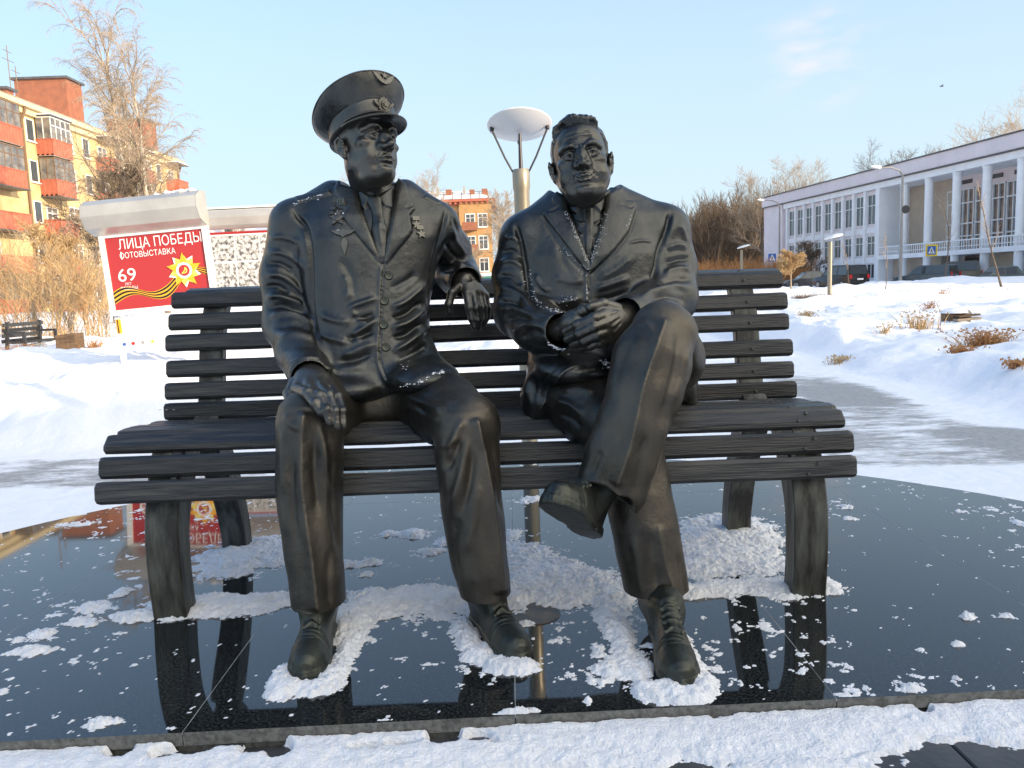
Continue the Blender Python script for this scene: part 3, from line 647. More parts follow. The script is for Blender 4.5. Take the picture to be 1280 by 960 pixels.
# around shoes, legs and between the statues (photo positions on the slab)
for q in [(352,850,14,20,1.1),(360,862,22,10,1.1),(392,862,26,10,1.1),(417,845,20,16,1.1),(432,815,16,22,1.1),(440,780,24,22,1.1),(480,757,40,14,1.2),(520,748,48,17,1.3),(556,752,26,16,1.3),(470,742,44,8,.8),
          (585,800,16,12,1.3),(602,818,22,12,1.3),(628,832,28,10,1.3),(655,834,20,8,1.2),(578,785,12,10,1.1),
          (640,745,34,14,1.2),(662,725,40,18,1.3),(650,698,40,20,1.2),(690,720,46,20,1.2),(730,728,40,14,1.1),(765,745,26,16,1.2),(700,745,50,12,1.1),(760,780,14,22,1.1),(778,800,14,28,1.2),
          (795,838,22,12,1.2),(825,865,32,11,1.3),(860,872,30,9,1.3),(880,858,20,14,1.2),(868,832,16,20,1.0),(780,820,26,12,1.0),(760,838,22,9,.85),(750,853,18,7,.75),(855,800,12,12,.8),(748,812,14,12,.7),
          (180,770,34,7,1.0),(230,762,46,11,1.3),(285,760,50,10,1.2),(330,750,36,8,1.0),(215,755,26,10,1.2),(350,752,16,7,.9),(265,748,40,5,.9),
          (300,697,54,16,1.15),(330,680,34,10,.9),(285,714,40,8,.8),(345,700,30,10,.9),(440,705,36,5,.9),(455,718,16,4,.7),
          (880,740,60,8,1.2),(940,733,70,8,1.25),(1000,736,46,10,1.35),(1030,732,20,7,1.1),(905,700,56,17,1.2),(940,670,40,16,1.2),(890,675,34,16,1.1),(870,710,34,12,1.1),(905,650,34,8,1.0),(955,690,26,10,.9),(870,655,20,6,.9),(860,690,22,14,1.0),
          (640,668,18,6,.9),(600,690,16,5,.8),(555,678,14,5,.7),(516,668,18,5,.95),(484,668,12,4,.7),(540,690,18,5,.8),(592,672,16,6,.8),(660,625,22,5,.7),(560,645,14,3,.6),
          (110,760,22,7,.9),(100,778,24,7,.9),(50,793,20,6,.8),(46,814,28,6,.9),(150,742,12,5,.7),(105,790,14,5,.6),(20,800,14,4,.5),(130,902,26,6,.9),(118,908,20,5,.7),(100,655,26,4,.6),(1,866,6,5,.6),
          (155,740,9,4,.9),(956,708,12,5,.9),(1197,806,13,4,.9),(1060,634,10,3,.8),(1200,868,14,4,.6),(1140,861,16,5,.7),(700,800,22,6,.55),(660,780,18,5,.5),(1062,648,9,3,.6),(1180,670,9,3,.6),(1208,772,12,4,.7),(1258,770,10,4,.6),(1195,848,9,4,.8),(1275,655,8,5,.8),(1020,704,12,4,.6),(1028,690,10,3,.6),(1070,775,16,6,.5),(1205,640,14,3,.6),(640,893,16,4,.8),(665,891,18,4,.8),(735,877,6,4,.9),(590,760,14,12,.9),(565,672,8,7,1.2)]:
    sb(*q)
st = .0046
sx = np.arange(-2.9, 2.75, st); sy = np.arange(1.84, 4.75, st)
SX, SY = np.meshgrid(sx, sy); D = np.zeros_like(SX)
for (bx, by, rx, ry, an, wg) in blobs:
    i0, i1 = np.searchsorted(sx, [bx-rx*2.6, bx+rx*2.6]); j0, j1 = np.searchsorted(sy, [by-ry*2.6, by+ry*2.6])
    if i1 <= i0 or j1 <= j0: continue
    q = ((SX[j0:j1, i0:i1]-bx)/rx)**2 + ((SY[j0:j1, i0:i1]-by)/ry)**2
    D[j0:j1, i0:i1] = np.maximum(D[j0:j1, i0:i1], wg*np.exp(-q*.8)) + .15*np.minimum(D[j0:j1, i0:i1], wg*np.exp(-q*.8))
nz = fbm(SX*9, SY*9, 6, 40, .74); nf = fbm(SX*75, SY*75, 3, 50, .75)
D2 = D - .47 + (nz-.5)*1.35 + (nf-.5)*.60
D2 = np.where(D > .04, D2, -1)
# scattered crumbs
cr_ = fbm(SX*24+3, SY*24, 4, 61, .75); big = fbm(SX*1.3, SY*1.3, 3, 62)
D2 = np.maximum(D2, (cr_ + .30*(big-.5) - .752)*2.0)
inside = (SY < PC[1]+np.sqrt(np.maximum(PR**2-(SX-PC[0])**2, 0)) - .02) & (SY > E0[1] + (SX-E0[0])*(E1[1]-E0[1])/(E1[0]-E0[0]) + .01)
D2 = np.where(inside, D2, -1)
thick = sstep(.10, .55, D)
hh = np.where(D2 > 0, .0015 + (.006+.022*thick)*np.minimum(D2, .7)**.9*(.45+1.1*fbm(SX*26, SY*26, 5, 70, .72)) + .003*thick*np.minimum(D2*4, 1)*(fbm(SX*110, SY*110, 2, 71, .6)-.4), 0)
msk = D2 > 0
def height_mesh(name, SX, SY, Z, msk, base):
    c = msk[:-1, :-1] | msk[:-1, 1:] | msk[1:, :-1] | msk[1:, 1:]
    jj, ii = np.nonzero(c); W = SX.shape[1]
    quad = np.stack([jj*W+ii, jj*W+ii+1, (jj+1)*W+ii+1, (jj+1)*W+ii], -1)
    used, inv = np.unique(quad.ravel(), return_inverse=True)
    V = np.stack([SX.ravel()[used], SY.ravel()[used], np.where(msk.ravel()[used], Z.ravel()[used], base.ravel()[used] if hasattr(base, 'ravel') else base)], -1)
    return mesh_np(name, V, inv.reshape(-1, 4))
jit = .003
SXj = SX + (vnoise(SX*300, SY*300, 5)-.5)*jit; SYj = SY + (vnoise(SX*300, SY*300, 6)-.5)*jit
sn = link('snow_on_plinth', height_mesh('snow_on_plinth', SXj, SYj, hh, msk, -.0008), M['snow_near'], smooth=True)
tag(sn, 'crumbly trodden snow left in patches on the black granite around shoes and bench legs', 'snow', kind='stuff')
# snow lying along the front tread, with holes to the dark stone
ss = np.arange(-1.7, 1.7, .0042); dd = np.arange(.003, .36, .0042); S2, D_ = np.meshgrid(ss, dd)
edge = .140 + .03*(fbm(S2*2.2, S2*0+1.5, 3, 80)-.5) + .08*(fbm(S2*3, D_*5, 5, 81, .65)-.5)
edge = edge + .05*np.exp(-((S2-.62)/.22)**2) - .03*np.exp(-((S2-.95)/.12)**2)
m2 = (edge - D_)*9 + .25 + (fbm(S2*20, D_*30, 4, 83, .7)-.5)*.9
hole = np.zeros_like(S2)
for (px, py, rx, ry) in [(150,942,16,7),(205,945,14,7),(240,938,26,8),(285,930,22,7),(330,930,26,11),(350,938,14,9),(555,920,20,12),(598,923,17,7),(630,908,8,5),(617,930,6,3),(905,898,14,4),(945,893,9,5),(462,935,22,4),(500,932,20,4),(1098,885,6,5),(1154,889,8,5),(893,900,6,4)]:
    a = PZ(px, py+2, TZ+.004); s_ = (a[0])*ux + (a[1]-front_y(0))*uy; d_ = (a[0])*uy - (a[1]-front_y(0))*ux
    rxm = rx*.0019; rym = ry*.0032
    hole = np.maximum(hole, np.exp(-(((S2-s_)/rxm)**2 + ((D_-d_)/rym)**2)**1.5))
m2 = m2 - np.where(hole > .02, 4.0*hole + (fbm(S2*34, D_*44, 4, 85, .7)-.5)*1.4*np.sqrt(hole), 0)
# loose patches farther forward
patch = np.exp(-(((S2-.60)/.20)**2 + ((D_-.20)/.035)**2)) + .8*np.exp(-(((S2+1.25)/.4)**2 + ((D_-.12)/.03)**2))
m2 = np.maximum(m2, (patch*.9 + (fbm(S2*16, D_*22, 4, 88, .7)-.5)*1.1 - .42)*1.5)
k2 = m2 > 0
h2 = TZ + .001 + .019*np.minimum(m2, 1)**.85*(.75+.5*fbm(S2*12, D_*12, 4, 91)) + .007*np.minimum(m2*5, 1)*fbm(S2*60, D_*60, 3, 92, .7)
h2 = np.minimum(h2, -.006)
mx_, my_ = 0, front_y(0)
FX = mx_ + ux*S2 + uy*D_; FY = my_ + uy*S2 - ux*D_
sn2 = link('snow_on_step', height_mesh('snow_on_step', FX, FY, h2, k2, TZ-.001), M['snow_near'], smooth=True)
tag(sn2, 'band of packed snow lying on the step below the polished slab', 'snow', kind='stuff')

# ================================================================== BENCH
XL, XR = -1.335, 1.09
bench = empty('park_bench', ((XL+XR)/2, 2.9, 0))
tag(bench, 'long dark slatted park bench on which the two bronze men sit', 'bench')
def slat_mesh(w, t, seed):
    """slat along X (length L), width w (local v), thickness t (local w), chamfered, slightly worn"""
    Ls = XR-XL; r = random.Random(seed); c = .007
    sec = [(-w/2+c, -t/2), (w/2-c, -t/2), (w/2, -t/2+c), (w/2, t/2-c*1.6), (w/2-c*1.6, t/2), (-w/2+c*1.6, t/2), (-w/2, t/2-c*1.6), (-w/2, -t/2+c)]
    xs_ = [0, .004, .014] + [Ls*k/16 for k in range(1, 16)] + [Ls-.014, Ls-.004, Ls]
    V = []; F = []; m = len(sec)
    for i, x in enumerate(xs_):
        k = {0: .86, 1: .95, len(xs_)-2: .95, len(xs_)-1: .86}.get(i, 1.0)
        for a, b_ in sec: V.append((x - Ls/2, a*k + r.uniform(-.0012, .0012), b_*k + r.uniform(-.0012, .0012)))
    for i in range(len(xs_)-1):
        for k in range(m): F.append((i*m+k, i*m+(k+1)%m, (i+1)*m+(k+1)%m, (i+1)*m+k))
    F += [tuple(range(m))[::-1], tuple((len(xs_)-1)*m+k for k in range(m))]
    mb = MB(); mb.add(V, F); me = mb.mesh('slat'); me.materials.append(M['slat']); return me
SM = [slat_mesh(.071, .034, k) for k in range(4)]; SB = [slat_mesh(.066, .030, 9+k) for k in range(4)]
BOLT = MB().lathe((0, 0, -.002), [(.0060, 0), (.0060, .002), (.0045, .0032), (.001, .0038)], 10).mesh('bolt'); BOLT.materials.append(M['leg'])
# (Y, z, tilt): tilt 0 = lying flat with its face up, 90 = upright facing the viewer
slats = [(2.502, .450, 84), (2.535, .524, 78), (2.600, .590, 38), (2.690, .607, 4), (2.775, .604, -3), (2.860, .597, -4), (2.945, .590, -3),
         (3.045, .628, 84), (3.072, .703, 82), (3.095, .787, 81), (3.122, .886, 79), (3.155, .966, 76), (3.205, 1.050, 72), (3.265, 1.078, 12)]
for i, (Y, z_, ti) in enumerate(slats):
    o = bpy.data.objects.new('slat', (SM if i < 7 else SB)[i % 4]); C.objects.link(o)
    o.location = ((XL+XR)/2 + [0, .003, -.003, .002][i % 4] + (.02 if i == 13 else 0), Y, z_)
    o.rotation_euler = (rad(ti), 0, rad(.35))
    if i in (5, 13): o.scale.x = .985
    parent(o, bench)
    for bx_ in (-1.150, .945):
        for dv in ((-.016, .016) if i < 7 else (0,)):
            q = bpy.data.objects.new('bolt', BOLT); C.objects.link(q); tr_ = rad(ti); q.location = (bx_+(.02 if dv > 0 else -.012), Y+dv*math.cos(tr_)-math.sin(tr_)*.5*(.034 if i < 7 else .030), z_+dv*math.sin(tr_)+math.cos(tr_)*.5*(.034 if i < 7 else .030)); q.rotation_euler = (rad(ti), 0, 0); parent(q, bench)
def curved_bar(name, pts, w, x, m, t=.05):
    """bar in the YZ plane: pts (y,z,halfwidth); thickness w along x"""
    N = 26; ys = []; P_ = [Vector((a[0], a[1], a[2])) for a in pts]; out = []
    for k in range(N+1):
        u = k/N*(len(P_)-1); i = min(int(u), len(P_)-2); f_ = u-i
        p0 = P_[max(i-1, 0)]; p1 = P_[i]; p2 = P_[i+1]; p3 = P_[min(i+2, len(P_)-1)]
        out.append(.5*((2*p1) + (p2-p0)*f_ + (2*p0-5*p1+4*p2-p3)*f_**2 + (3*p1-p0-3*p2+p3)*f_**3))
    A = []; B = []
    for k, q in enumerate(out):
        t_ = out[min(k+1, N)] - out[max(k-1, 0)]; nrm = Vector((t_.y, -t_.x)).normalized()
        A.append((q.x + nrm.x*q.z, q.y + nrm.y*q.z)); B.append((q.x - nrm.x*q.z, q.y - nrm.y*q.z))
    V = []; F = []
    c = .008
    for (a, b_) in zip(A, B):
        V += [(x-w/2, a[0], a[1]), (x+w/2, a[0], a[1]), (x+w/2, b_[0], b_[1]), (x-w/2, b_[0], b_[1])]
    for k in range(N):
        for j in range(4): F.append((k*4+j, k*4+(j+1)%4, (k+1)*4+(j+1)%4, (k+1)*4+j))
    F += [(0, 1, 2, 3), tuple(N*4+j for j in (3, 2, 1, 0))]
    mb = MB(); mb.add(V, F); return mb.build(name, m, bench, smooth=True, bevel=c)
for x, wd in ((-1.150, .112), (.945, .112)):
    fx = x - .015 if x < 0 else x + .02
    curved_bar('leg', [(2.60, -.005, .046), (2.585, .15, .046), (2.60, .32, .050), (2.68, .48, .062), (2.76, .565, .05)], wd, fx, M['leg'])
    curved_bar('leg', [(3.31, -.005, .046), (3.30, .10, .046), (3.23, .30, .05), (3.12, .47, .06), (3.05, .565, .05)], wd-.012, fx-.03, M['leg'])
    curved_bar('seat_support', [(2.555, .43, .018), (2.575, .52, .03), (2.66, .560, .028), (2.80, .562, .022), (2.96, .560, .022)], .07, x, M['leg'])
    curved_bar('back_support', [(2.98, .55, .03), (3.07, .62, .024), (3.118, .75, .024), (3.155, .90, .024), (3.215, 1.0, .024), (3.262, 1.052, .022)], .092, x-.02, M['leg'])
print('site', time.time() - T0)
# ================================================================== BRONZE MATERIALS
def bronze(name, dark, light, rough=.33, metal=.84, sc=3.0):
    m = bpy.data.materials.new(name); m.use_nodes = True; n = m.node_tree; b = n.nodes['Principled BSDF']; L = n.links.new
    t = n.nodes.new('ShaderNodeTexCoord')
    z = n.nodes.new('ShaderNodeTexNoise'); z.inputs['Scale'].default_value = sc; z.inputs['Detail'].default_value = 8; z.inputs['Roughness'].default_value = .62; L(t.outputs['Object'], z.inputs[0])
    mp_ = n.nodes.new('ShaderNodeMapping'); mp_.inputs['Scale'].default_value = (1, 1, .22); L(t.outputs['Object'], mp_.inputs[0])
    z2 = n.nodes.new('ShaderNodeTexNoise'); z2.inputs['Scale'].default_value = 22; z2.inputs['Detail'].default_value = 6; L(mp_.outputs[0], z2.inputs[0])
    a = n.nodes.new('ShaderNodeMath'); a.operation = 'MULTIPLY_ADD'; L(z2.outputs[0], a.inputs[0]); a.inputs[1].default_value = .35; L(z.outputs[0], a.inputs[2])
    r = n.nodes.new('ShaderNodeMapRange'); r.inputs[1].default_value = .50; r.inputs[2].default_value = .86; L(a.outputs[0], r.inputs[0])
    x = n.nodes.new('ShaderNodeMixRGB'); x.inputs[1].default_value = (*dark, 1); x.inputs[2].default_value = (*light, 1); L(r.outputs[0], x.inputs[0])
    # edges and ridges worn to warmer metal
    ge = n.nodes.new('ShaderNodeNewGeometry'); pr = n.nodes.new('ShaderNodeMapRange'); pr.inputs[1].default_value = .52; pr.inputs[2].default_value = .60; pr.inputs[4].default_value = .55; L(ge.outputs['Pointiness'], pr.inputs[0])
    w_ = n.nodes.new('ShaderNodeMixRGB'); L(pr.outputs[0], w_.inputs[0]); L(x.outputs[0], w_.inputs[1]); w_.inputs[2].default_value = (light[0]*1.9+.01, light[1]*1.8+.01, light[2]*1.6+.008, 1); L(w_.outputs[0], b.inputs['Base Color'])
    q = n.nodes.new('ShaderNodeMapRange'); q.inputs[1].default_value = .45; q.inputs[2].default_value = .9; q.inputs[3].default_value = rough-.07; q.inputs[4].default_value = rough+.12; L(a.outputs[0], q.inputs[0]); L(q.outputs[0], b.inputs['Roughness'])
    b.inputs['Metallic'].default_value = metal
    z3 = n.nodes.new('ShaderNodeTexNoise'); z3.inputs['Scale'].default_value = 26; z3.inputs['Detail'].default_value = 7; z3.inputs['Roughness'].default_value = .6; L(t.outputs['Object'], z3.inputs[0])
    bu = n.nodes.new('ShaderNodeBump'); bu.inputs['Strength'].default_value = .7; bu.inputs['Distance'].default_value = .005; L(z3.outputs[0], bu.inputs['Height']); L(bu.outputs[0], b.inputs['Normal'])
    return m
M['bronze'] = bronze('dark_patinated_bronze', (.040, .045, .047), (.100, .099, .092), )
M['bronze_skin'] = bronze('dark_bronze_skin', (.060, .062, .060), (.150, .142, .124), rough=.33)
M['bronze_brown'] = bronze('brown_patinated_bronze', (.046, .044, .040), (.115, .102, .082), rough=.42)
M['bronze_green'] = bronze('greenish_worn_bronze', (.034, .038, .034), (.085, .092, .078), rough=.42)
U = .0128
# ================================================================== MAN IN THE PEAKED CAP
m1 = empty('seated_man_statue', (-.48, 2.8, 0))
tag(m1, 'seated dark bronze man in peaked cap, medals and tie, one arm along the bench back', 'statue', 'bronze men on the bench')
# ---- jacket with sleeves
g = Grid((-1.06, 2.30, .52), (.02, 3.46, 1.52), .0042)
g.loft([row(505, 400, 560, 2.84, .12, .15), row(480, 386, 566, 2.84, .17, .16), row(455, 386, 553, 2.84, .185, .165), row(420, 390, 537, 2.85, .175, .17), row(385, 388, 536, 2.86, .165, .17),
        row(345, 380, 543, 2.88, .165, .165), row(300, 372, 556, 2.90, .165, .155), row(275, 375, 552, 2.91, .14, .145), row(258, 392, 538, 2.915, .11, .125), row(243, 415, 515, 2.92, .09, .11), row(234, 426, 500, 2.92, .08, .09)], p=2.5, yaw=.10)
aL = P(368, 280, 2.90); aR = P(545, 282, 2.92)
g.cone(P(415, 254, 2.92), aL, .075, .070, .06); g.cone(P(508, 252, 2.92), aR, .070, .070, .06)
g.chain([aL, P(359, 345, 2.90), P(361, 405, 2.86)], [.086, .090, .088], .035); g.chain([P(361, 405, 2.86), P(375, 440, 2.72), P(387, 468, 2.58)], [.086, .078, .070], .03)
g.chain([aR, P(561, 312, 3.08), P(566, 338, 3.22)], [.078, .080, .085], .03); g.chain([P(566, 338, 3.22), P(573, 344, 3.10), P(580, 350, 3.01)], [.085, .076, .066], .03)
# jacket skirt over the lap
g.ell(P(440, 484, 2.72), (.13, .15, .055), None, .05); g.ell(P(530, 472, 2.70), (.12, .17, .06), None, .05)
# hollow cuffs and the V at the chest
for a, b, r in ((P(384, 462, 2.60), P(391, 483, 2.50), .056), (P(576, 348, 3.05), P(584, 354, 2.96), .052)): g.cone(a, b, r, r*1.04, .004, 's')
g.cone(P(468, 236, 2.90), P(465, 225, 2.90), .082, .11, .01, 's')
V1 = [(440, 215), (502, 215), (493, 262), (481, 328), (476, 330), (449, 262)]
g.cut_poly(V1, (-1, 2.40, 1.12), (0, 2.86, 1.5))
k = g.mesh(); k.smooth(3)
ymx = 2.95
# lapels and collar
k.area([(425, 216), (441, 217), (477, 328), (473, 326), (428, 272), (433, 264), (418, 240)], .011, .003, ymx)
k.area([(497, 222), (507, 232), (519, 262), (512, 270), (516, 290), (483, 330), (479, 328), (492, 262)], .011, .003, ymx)
for pts in ([(420, 240), (434, 262), (427, 270), (474, 327)], [(480, 330), (513, 291), (517, 275)]): k.fold(pts, -.004, .004, 'v', ymx, .05)
k.fold([(432, 262), (421, 257), (418, 246)], -.004, .004, 'g', ymx); k.fold([(506, 262), (518, 258)], -.004, .004, 'g', ymx)
# armhole seams
k.fold([(362, 254), (371, 268), (384, 292), (388, 330), (388, 372), (391, 405), (404, 440), (412, 466)], -.016, .009, 'g', None, .12)
k.fold([(556, 256), (556, 275), (550, 300), (543, 325), (538, 352), (538, 395)], -.014, .009, 'g', None, .12)
# front edge, hem
k.fold([(479, 330), (477, 362), (476, 400), (474, 445), (481, 470), (487, 478)], .007, .011, 's', ymx, .05); k.fold([(479, 330), (477, 362), (476, 400), (474, 445), (481, 470), (487, 478)], -.005, .0035, 'g', ymx, .05)
# pulls and folds across the front
F1 = [([(474, 372), (455, 378), (440, 384), (437, 392)], .013, .010), ([(438, 386), (452, 402), (461, 400)], .010, .008), ([(474, 398), (458, 408), (446, 418), (452, 428)], .013, .010), ([(474, 430), (455, 434), (440, 441), (425, 444)], .010, .012),
      ([(440, 395), (452, 398), (470, 392)], -.014, .009), ([(430, 425), (450, 420), (470, 412)], -.014, .010), ([(420, 452), (444, 450), (468, 440)], -.010, .010), ([(398, 392), (418, 400), (440, 404)], .009, .012), ([(396, 418), (418, 424), (438, 430)], .008, .012),
      ([(486, 385), (505, 378), (524, 362), (534, 350)], .013, .010), ([(488, 398), (508, 392), (528, 376)], -.014, .009), ([(486, 410), (506, 405), (522, 394), (536, 380)], .014, .010), ([(488, 422), (508, 418), (530, 402)], -.013, .009),
      ([(488, 440), (505, 432), (524, 418), (536, 408)], .012, .011), ([(492, 452), (512, 444), (536, 430)], -.010, .010), ([(430, 340), (436, 360), (433, 378)], .008, .012), ([(425, 320), (437, 345), (440, 372)], -.006, .014),
      ([(486, 362), (506, 352), (524, 340)], -.008, .012), ([(400, 460), (430, 462), (460, 456)], .007, .014), ([(500, 465), (525, 456), (548, 448)], .006, .012)]
for p_, a, w_ in F1: k.fold(p_, a, w_, 'g', ymx)
# sleeve creases
F2 = [([(333, 300), (352, 296), (378, 304)], .007, .010), ([(330, 318), (350, 316), (372, 326), (384, 340)], .010, .011), ([(330, 330), (350, 330), (370, 342)], -.010, .009), ([(328, 345), (348, 344), (366, 354), (384, 372)], .011, .011),
      ([(328, 360), (346, 358), (364, 368)], -.010, .009), ([(329, 374), (346, 370), (366, 376), (386, 384)], .013, .011), ([(331, 388), (350, 382), (372, 388), (390, 398)], -.013, .010), ([(334, 400), (352, 392), (374, 394), (392, 404)], .012, .011),
      ([(340, 414), (358, 406), (378, 408), (396, 418)], -.011, .010), ([(345, 428), (362, 418), (384, 420), (400, 428)], .009, .012), ([(352, 440), (372, 432), (402, 436)], -.005, .010),
      ([(352, 459), (380, 447), (408, 449)], .004, .004), ([(562, 280), (570, 300), (584, 322)], .008, .009), ([(555, 300), (566, 318), (590, 334)], -.009, .008), ([(550, 318), (564, 328), (586, 330)], .009, .009), ([(548, 340), (560, 338), (576, 336)], -.009, .008),
      ([(565, 268), (574, 290), (590, 312)], -.006, .007)]
for p_, a, w_ in F2: k.fold(p_, a, w_)
# pocket flap, breast pocket, shoulder board
k.fold([(394, 447), (412, 462), (432, 468)], .005, .004, 'g', ymx); k.area([(368, 246), (412, 237), (414, 243), (372, 254)], .007, .003)
k.area([(537, 243), (552, 253), (549, 258), (528, 248)], .006, .003)
k.smooth(1, .3)
jk1 = k
jacket1 = k.obj('jacket', M['bronze'], m1)
# ---- shirt and tie
g = Grid(P(468, 300, 2.9)-np.array([.16, .30, .12]), P(468, 225, 2.9)+np.array([.16, .14, .08]), .0035)
g.loft([row(345, 440, 520, 2.88, .142, .1), row(300, 430, 520, 2.89, .138, .1), row(275, 432, 512, 2.90, .118, .1), row(255, 440, 503, 2.905, .096, .09), row(240, 443, 496, 2.905, .088, .085), row(228, 440, 496, 2.905, .084, .082)], p=2.1, yaw=.15)
s1 = g.mesh(); s1.smooth(2); s1.area([(436, 240), (444, 232), (464, 247), (456, 262), (444, 256)], .008, .003); s1.area([(472, 247), (492, 232), (498, 244), (492, 262), (480, 258)], .008, .003)
s1.obj('shirt', M['bronze'], m1)
T = [s1.at(x, y) for x, y in ((470, 250), (473, 262), (474, 285), (477, 318))]
g = Grid(T[3][0]-np.array([.12, .10, .08]), T[0][0]+np.array([.12, .08, .08]), .003)
tp = [t[0] for t in T]; off = np.array([0, -.006, 0])
g.chain([tp[0]+off, tp[1]+off], [.026, .019], .006, 'u', (0, 1, 0), .6); g.chain([tp[1]+off, tp[2]+off, tp[3]+off], [.018, .027, .032], .004, 'u', (0, 1, 0), .45)
tk = g.mesh(); tk.smooth(1); tk.fold([(474, 268), (475, 290), (478, 312)], .003, .006); tk.obj('tie', M['bronze'], m1)
# ---- buttons
for px, py in ((489, 343), (484, 376), (482, 405), (485, 432)):
    c, n_ = jk1.at(px, py, 2.9); mb = MB(); mb.lathe(Vector(c)-Vector(n_)*.004, [(.0145, 0), (.0155, .006), (.0125, .011), (.006, .0085), (.001, .0085)], 16, n_)
    mb.build('button', M['bronze_green'], m1, smooth=True)
# ---- medals
def star(n, r, ri): return [((r if i % 2 == 0 else ri)*math.sin(math.pi*i/n), (r if i % 2 == 0 else ri)*math.cos(math.pi*i/n)) for i in range(2*n)]
def medal(sk, px, py, kind, sc=1.0):
    c, n_ = sk.at(px, py, 2.95); nrm = Vector(n_).normalized(); upv = (Vector((0, 0, 1))-nrm*nrm.z).normalized(); rt = upv.cross(nrm).normalized(); c = Vector(c)-nrm*.003
    mb = MB()
    if kind == 'hero':
        mb.prism([(-.012*sc, .004), (.012*sc, .004), (.012*sc, .020*sc), (-.012*sc, .020*sc)], c, rt, upv, nrm*.009); mb.prism([(a, b-.013*sc) for a, b in star(5, .018*sc, .008*sc)], c, rt, upv, nrm*.010)
    elif kind == 'order':
        mb.prism([(a, b) for a, b in star(5, .030*sc, .014*sc)], c, rt, upv, nrm*.009); mb.lathe(c, [(.012*sc, 0), (.012*sc, .013), (.008*sc, .014)], 14, nrm)
    elif kind == 'wings':
        mb.prism([(-.040*sc, .010*sc), (-.012*sc, .006*sc), (0, .013*sc), (.012*sc, .006*sc), (.040*sc, .010*sc), (.026*sc, -.004*sc), (.008*sc, -.010*sc), (0, -.018*sc), (-.008*sc, -.010*sc), (-.026*sc, -.004*sc)], c, rt, upv, nrm*.009)
    elif kind == 'pendant':
        mb.prism([(-.004*sc, .03*sc), (.004*sc, .03*sc), (.012*sc, .012*sc), (0, -.028*sc), (-.012*sc, .012*sc)], c, rt, upv, nrm*.008)
    elif kind == 'bar':
        mb.prism([(-.022*sc, -.012*sc), (.022*sc, -.012*sc), (.022*sc, .012*sc), (-.022*sc, .012*sc)], c, rt, upv, nrm*.008)
        for q in (-.011, 0, .011): mb.prism([((q-.0012)*sc, -.010*sc), ((q+.0012)*sc, -.010*sc), ((q+.0012)*sc, .010*sc), ((q-.0012)*sc, .010*sc)], c, rt, upv, nrm*.010)
    mb.build('medal', M['bronze'], m1)
medal(jk1, 424, 254, 'bar', .9); medal(jk1, 421, 271, 'order', 1.0); medal(jk1, 428, 289, 'wings', 1.05); medal(jk1, 433, 306, 'pendant', 1.0); medal(jk1, 414, 262, 'hero', .75)
medal(jk1, 522, 275, 'hero', .95); medal(jk1, 528, 287, 'hero', 1.0)
# ---- trousers
g = Grid((-1.02, 2.10, .13), (.06, 3.06, .86), .0042)
g.ell(P(468, 500, 2.86), (.27, .20, .13), None, .05)
kL = P(388, 522, 2.42); kR = P(585, 530, 2.42)
g.chain([P(425, 492, 2.84), P(402, 512, 2.62), kL], [.125, .108, .094], .05); g.chain([P(515, 494, 2.84), P(556, 512, 2.62), kR], [.125, .112, .098], .05)
g.loft([row(771, 366, 434, 2.33, .105, .10), row(740, 363, 432, 2.335, .100, .10), row(700, 357, 429, 2.345, .098, .10), row(650, 350, 429, 2.36, .098, .10), row(600, 344, 429, 2.38, .098, .105), row(560, 345, 430, 2.40, .098, .105), row(525, 347, 430, 2.42, .098, .10), row(508, 355, 426, 2.43, .085, .09)], p=2.1, k=.03, cap=.004)
g.loft([row(747, 577, 641, 2.36, .100, .095), row(710, 564, 637, 2.36, .098, .10), row(670, 556, 634, 2.37, .096, .10), row(637, 551, 630, 2.38, .096, .105), row(600, 547, 627, 2.39, .098, .105), row(565, 543, 625, 2.41, .10, .105), row(535, 541, 622, 2.42, .10, .10), row(515, 550, 612, 2.43, .085, .09)], p=2.1, k=.03, cap=.004)
for x0, x1, y0, Y in ((368, 432, 771, 2.33), (579, 639, 747, 2.36)):
    c = P((x0+x1)/2, y0-6, Y); d = P((x0+x1)/2, y0+16, Y); g.cone(c, d, (x1-x0)/2*Y/FOC-.014, (x1-x0)/2*Y/FOC-.012, .004, 's')
k = g.mesh(); k.smooth(2)
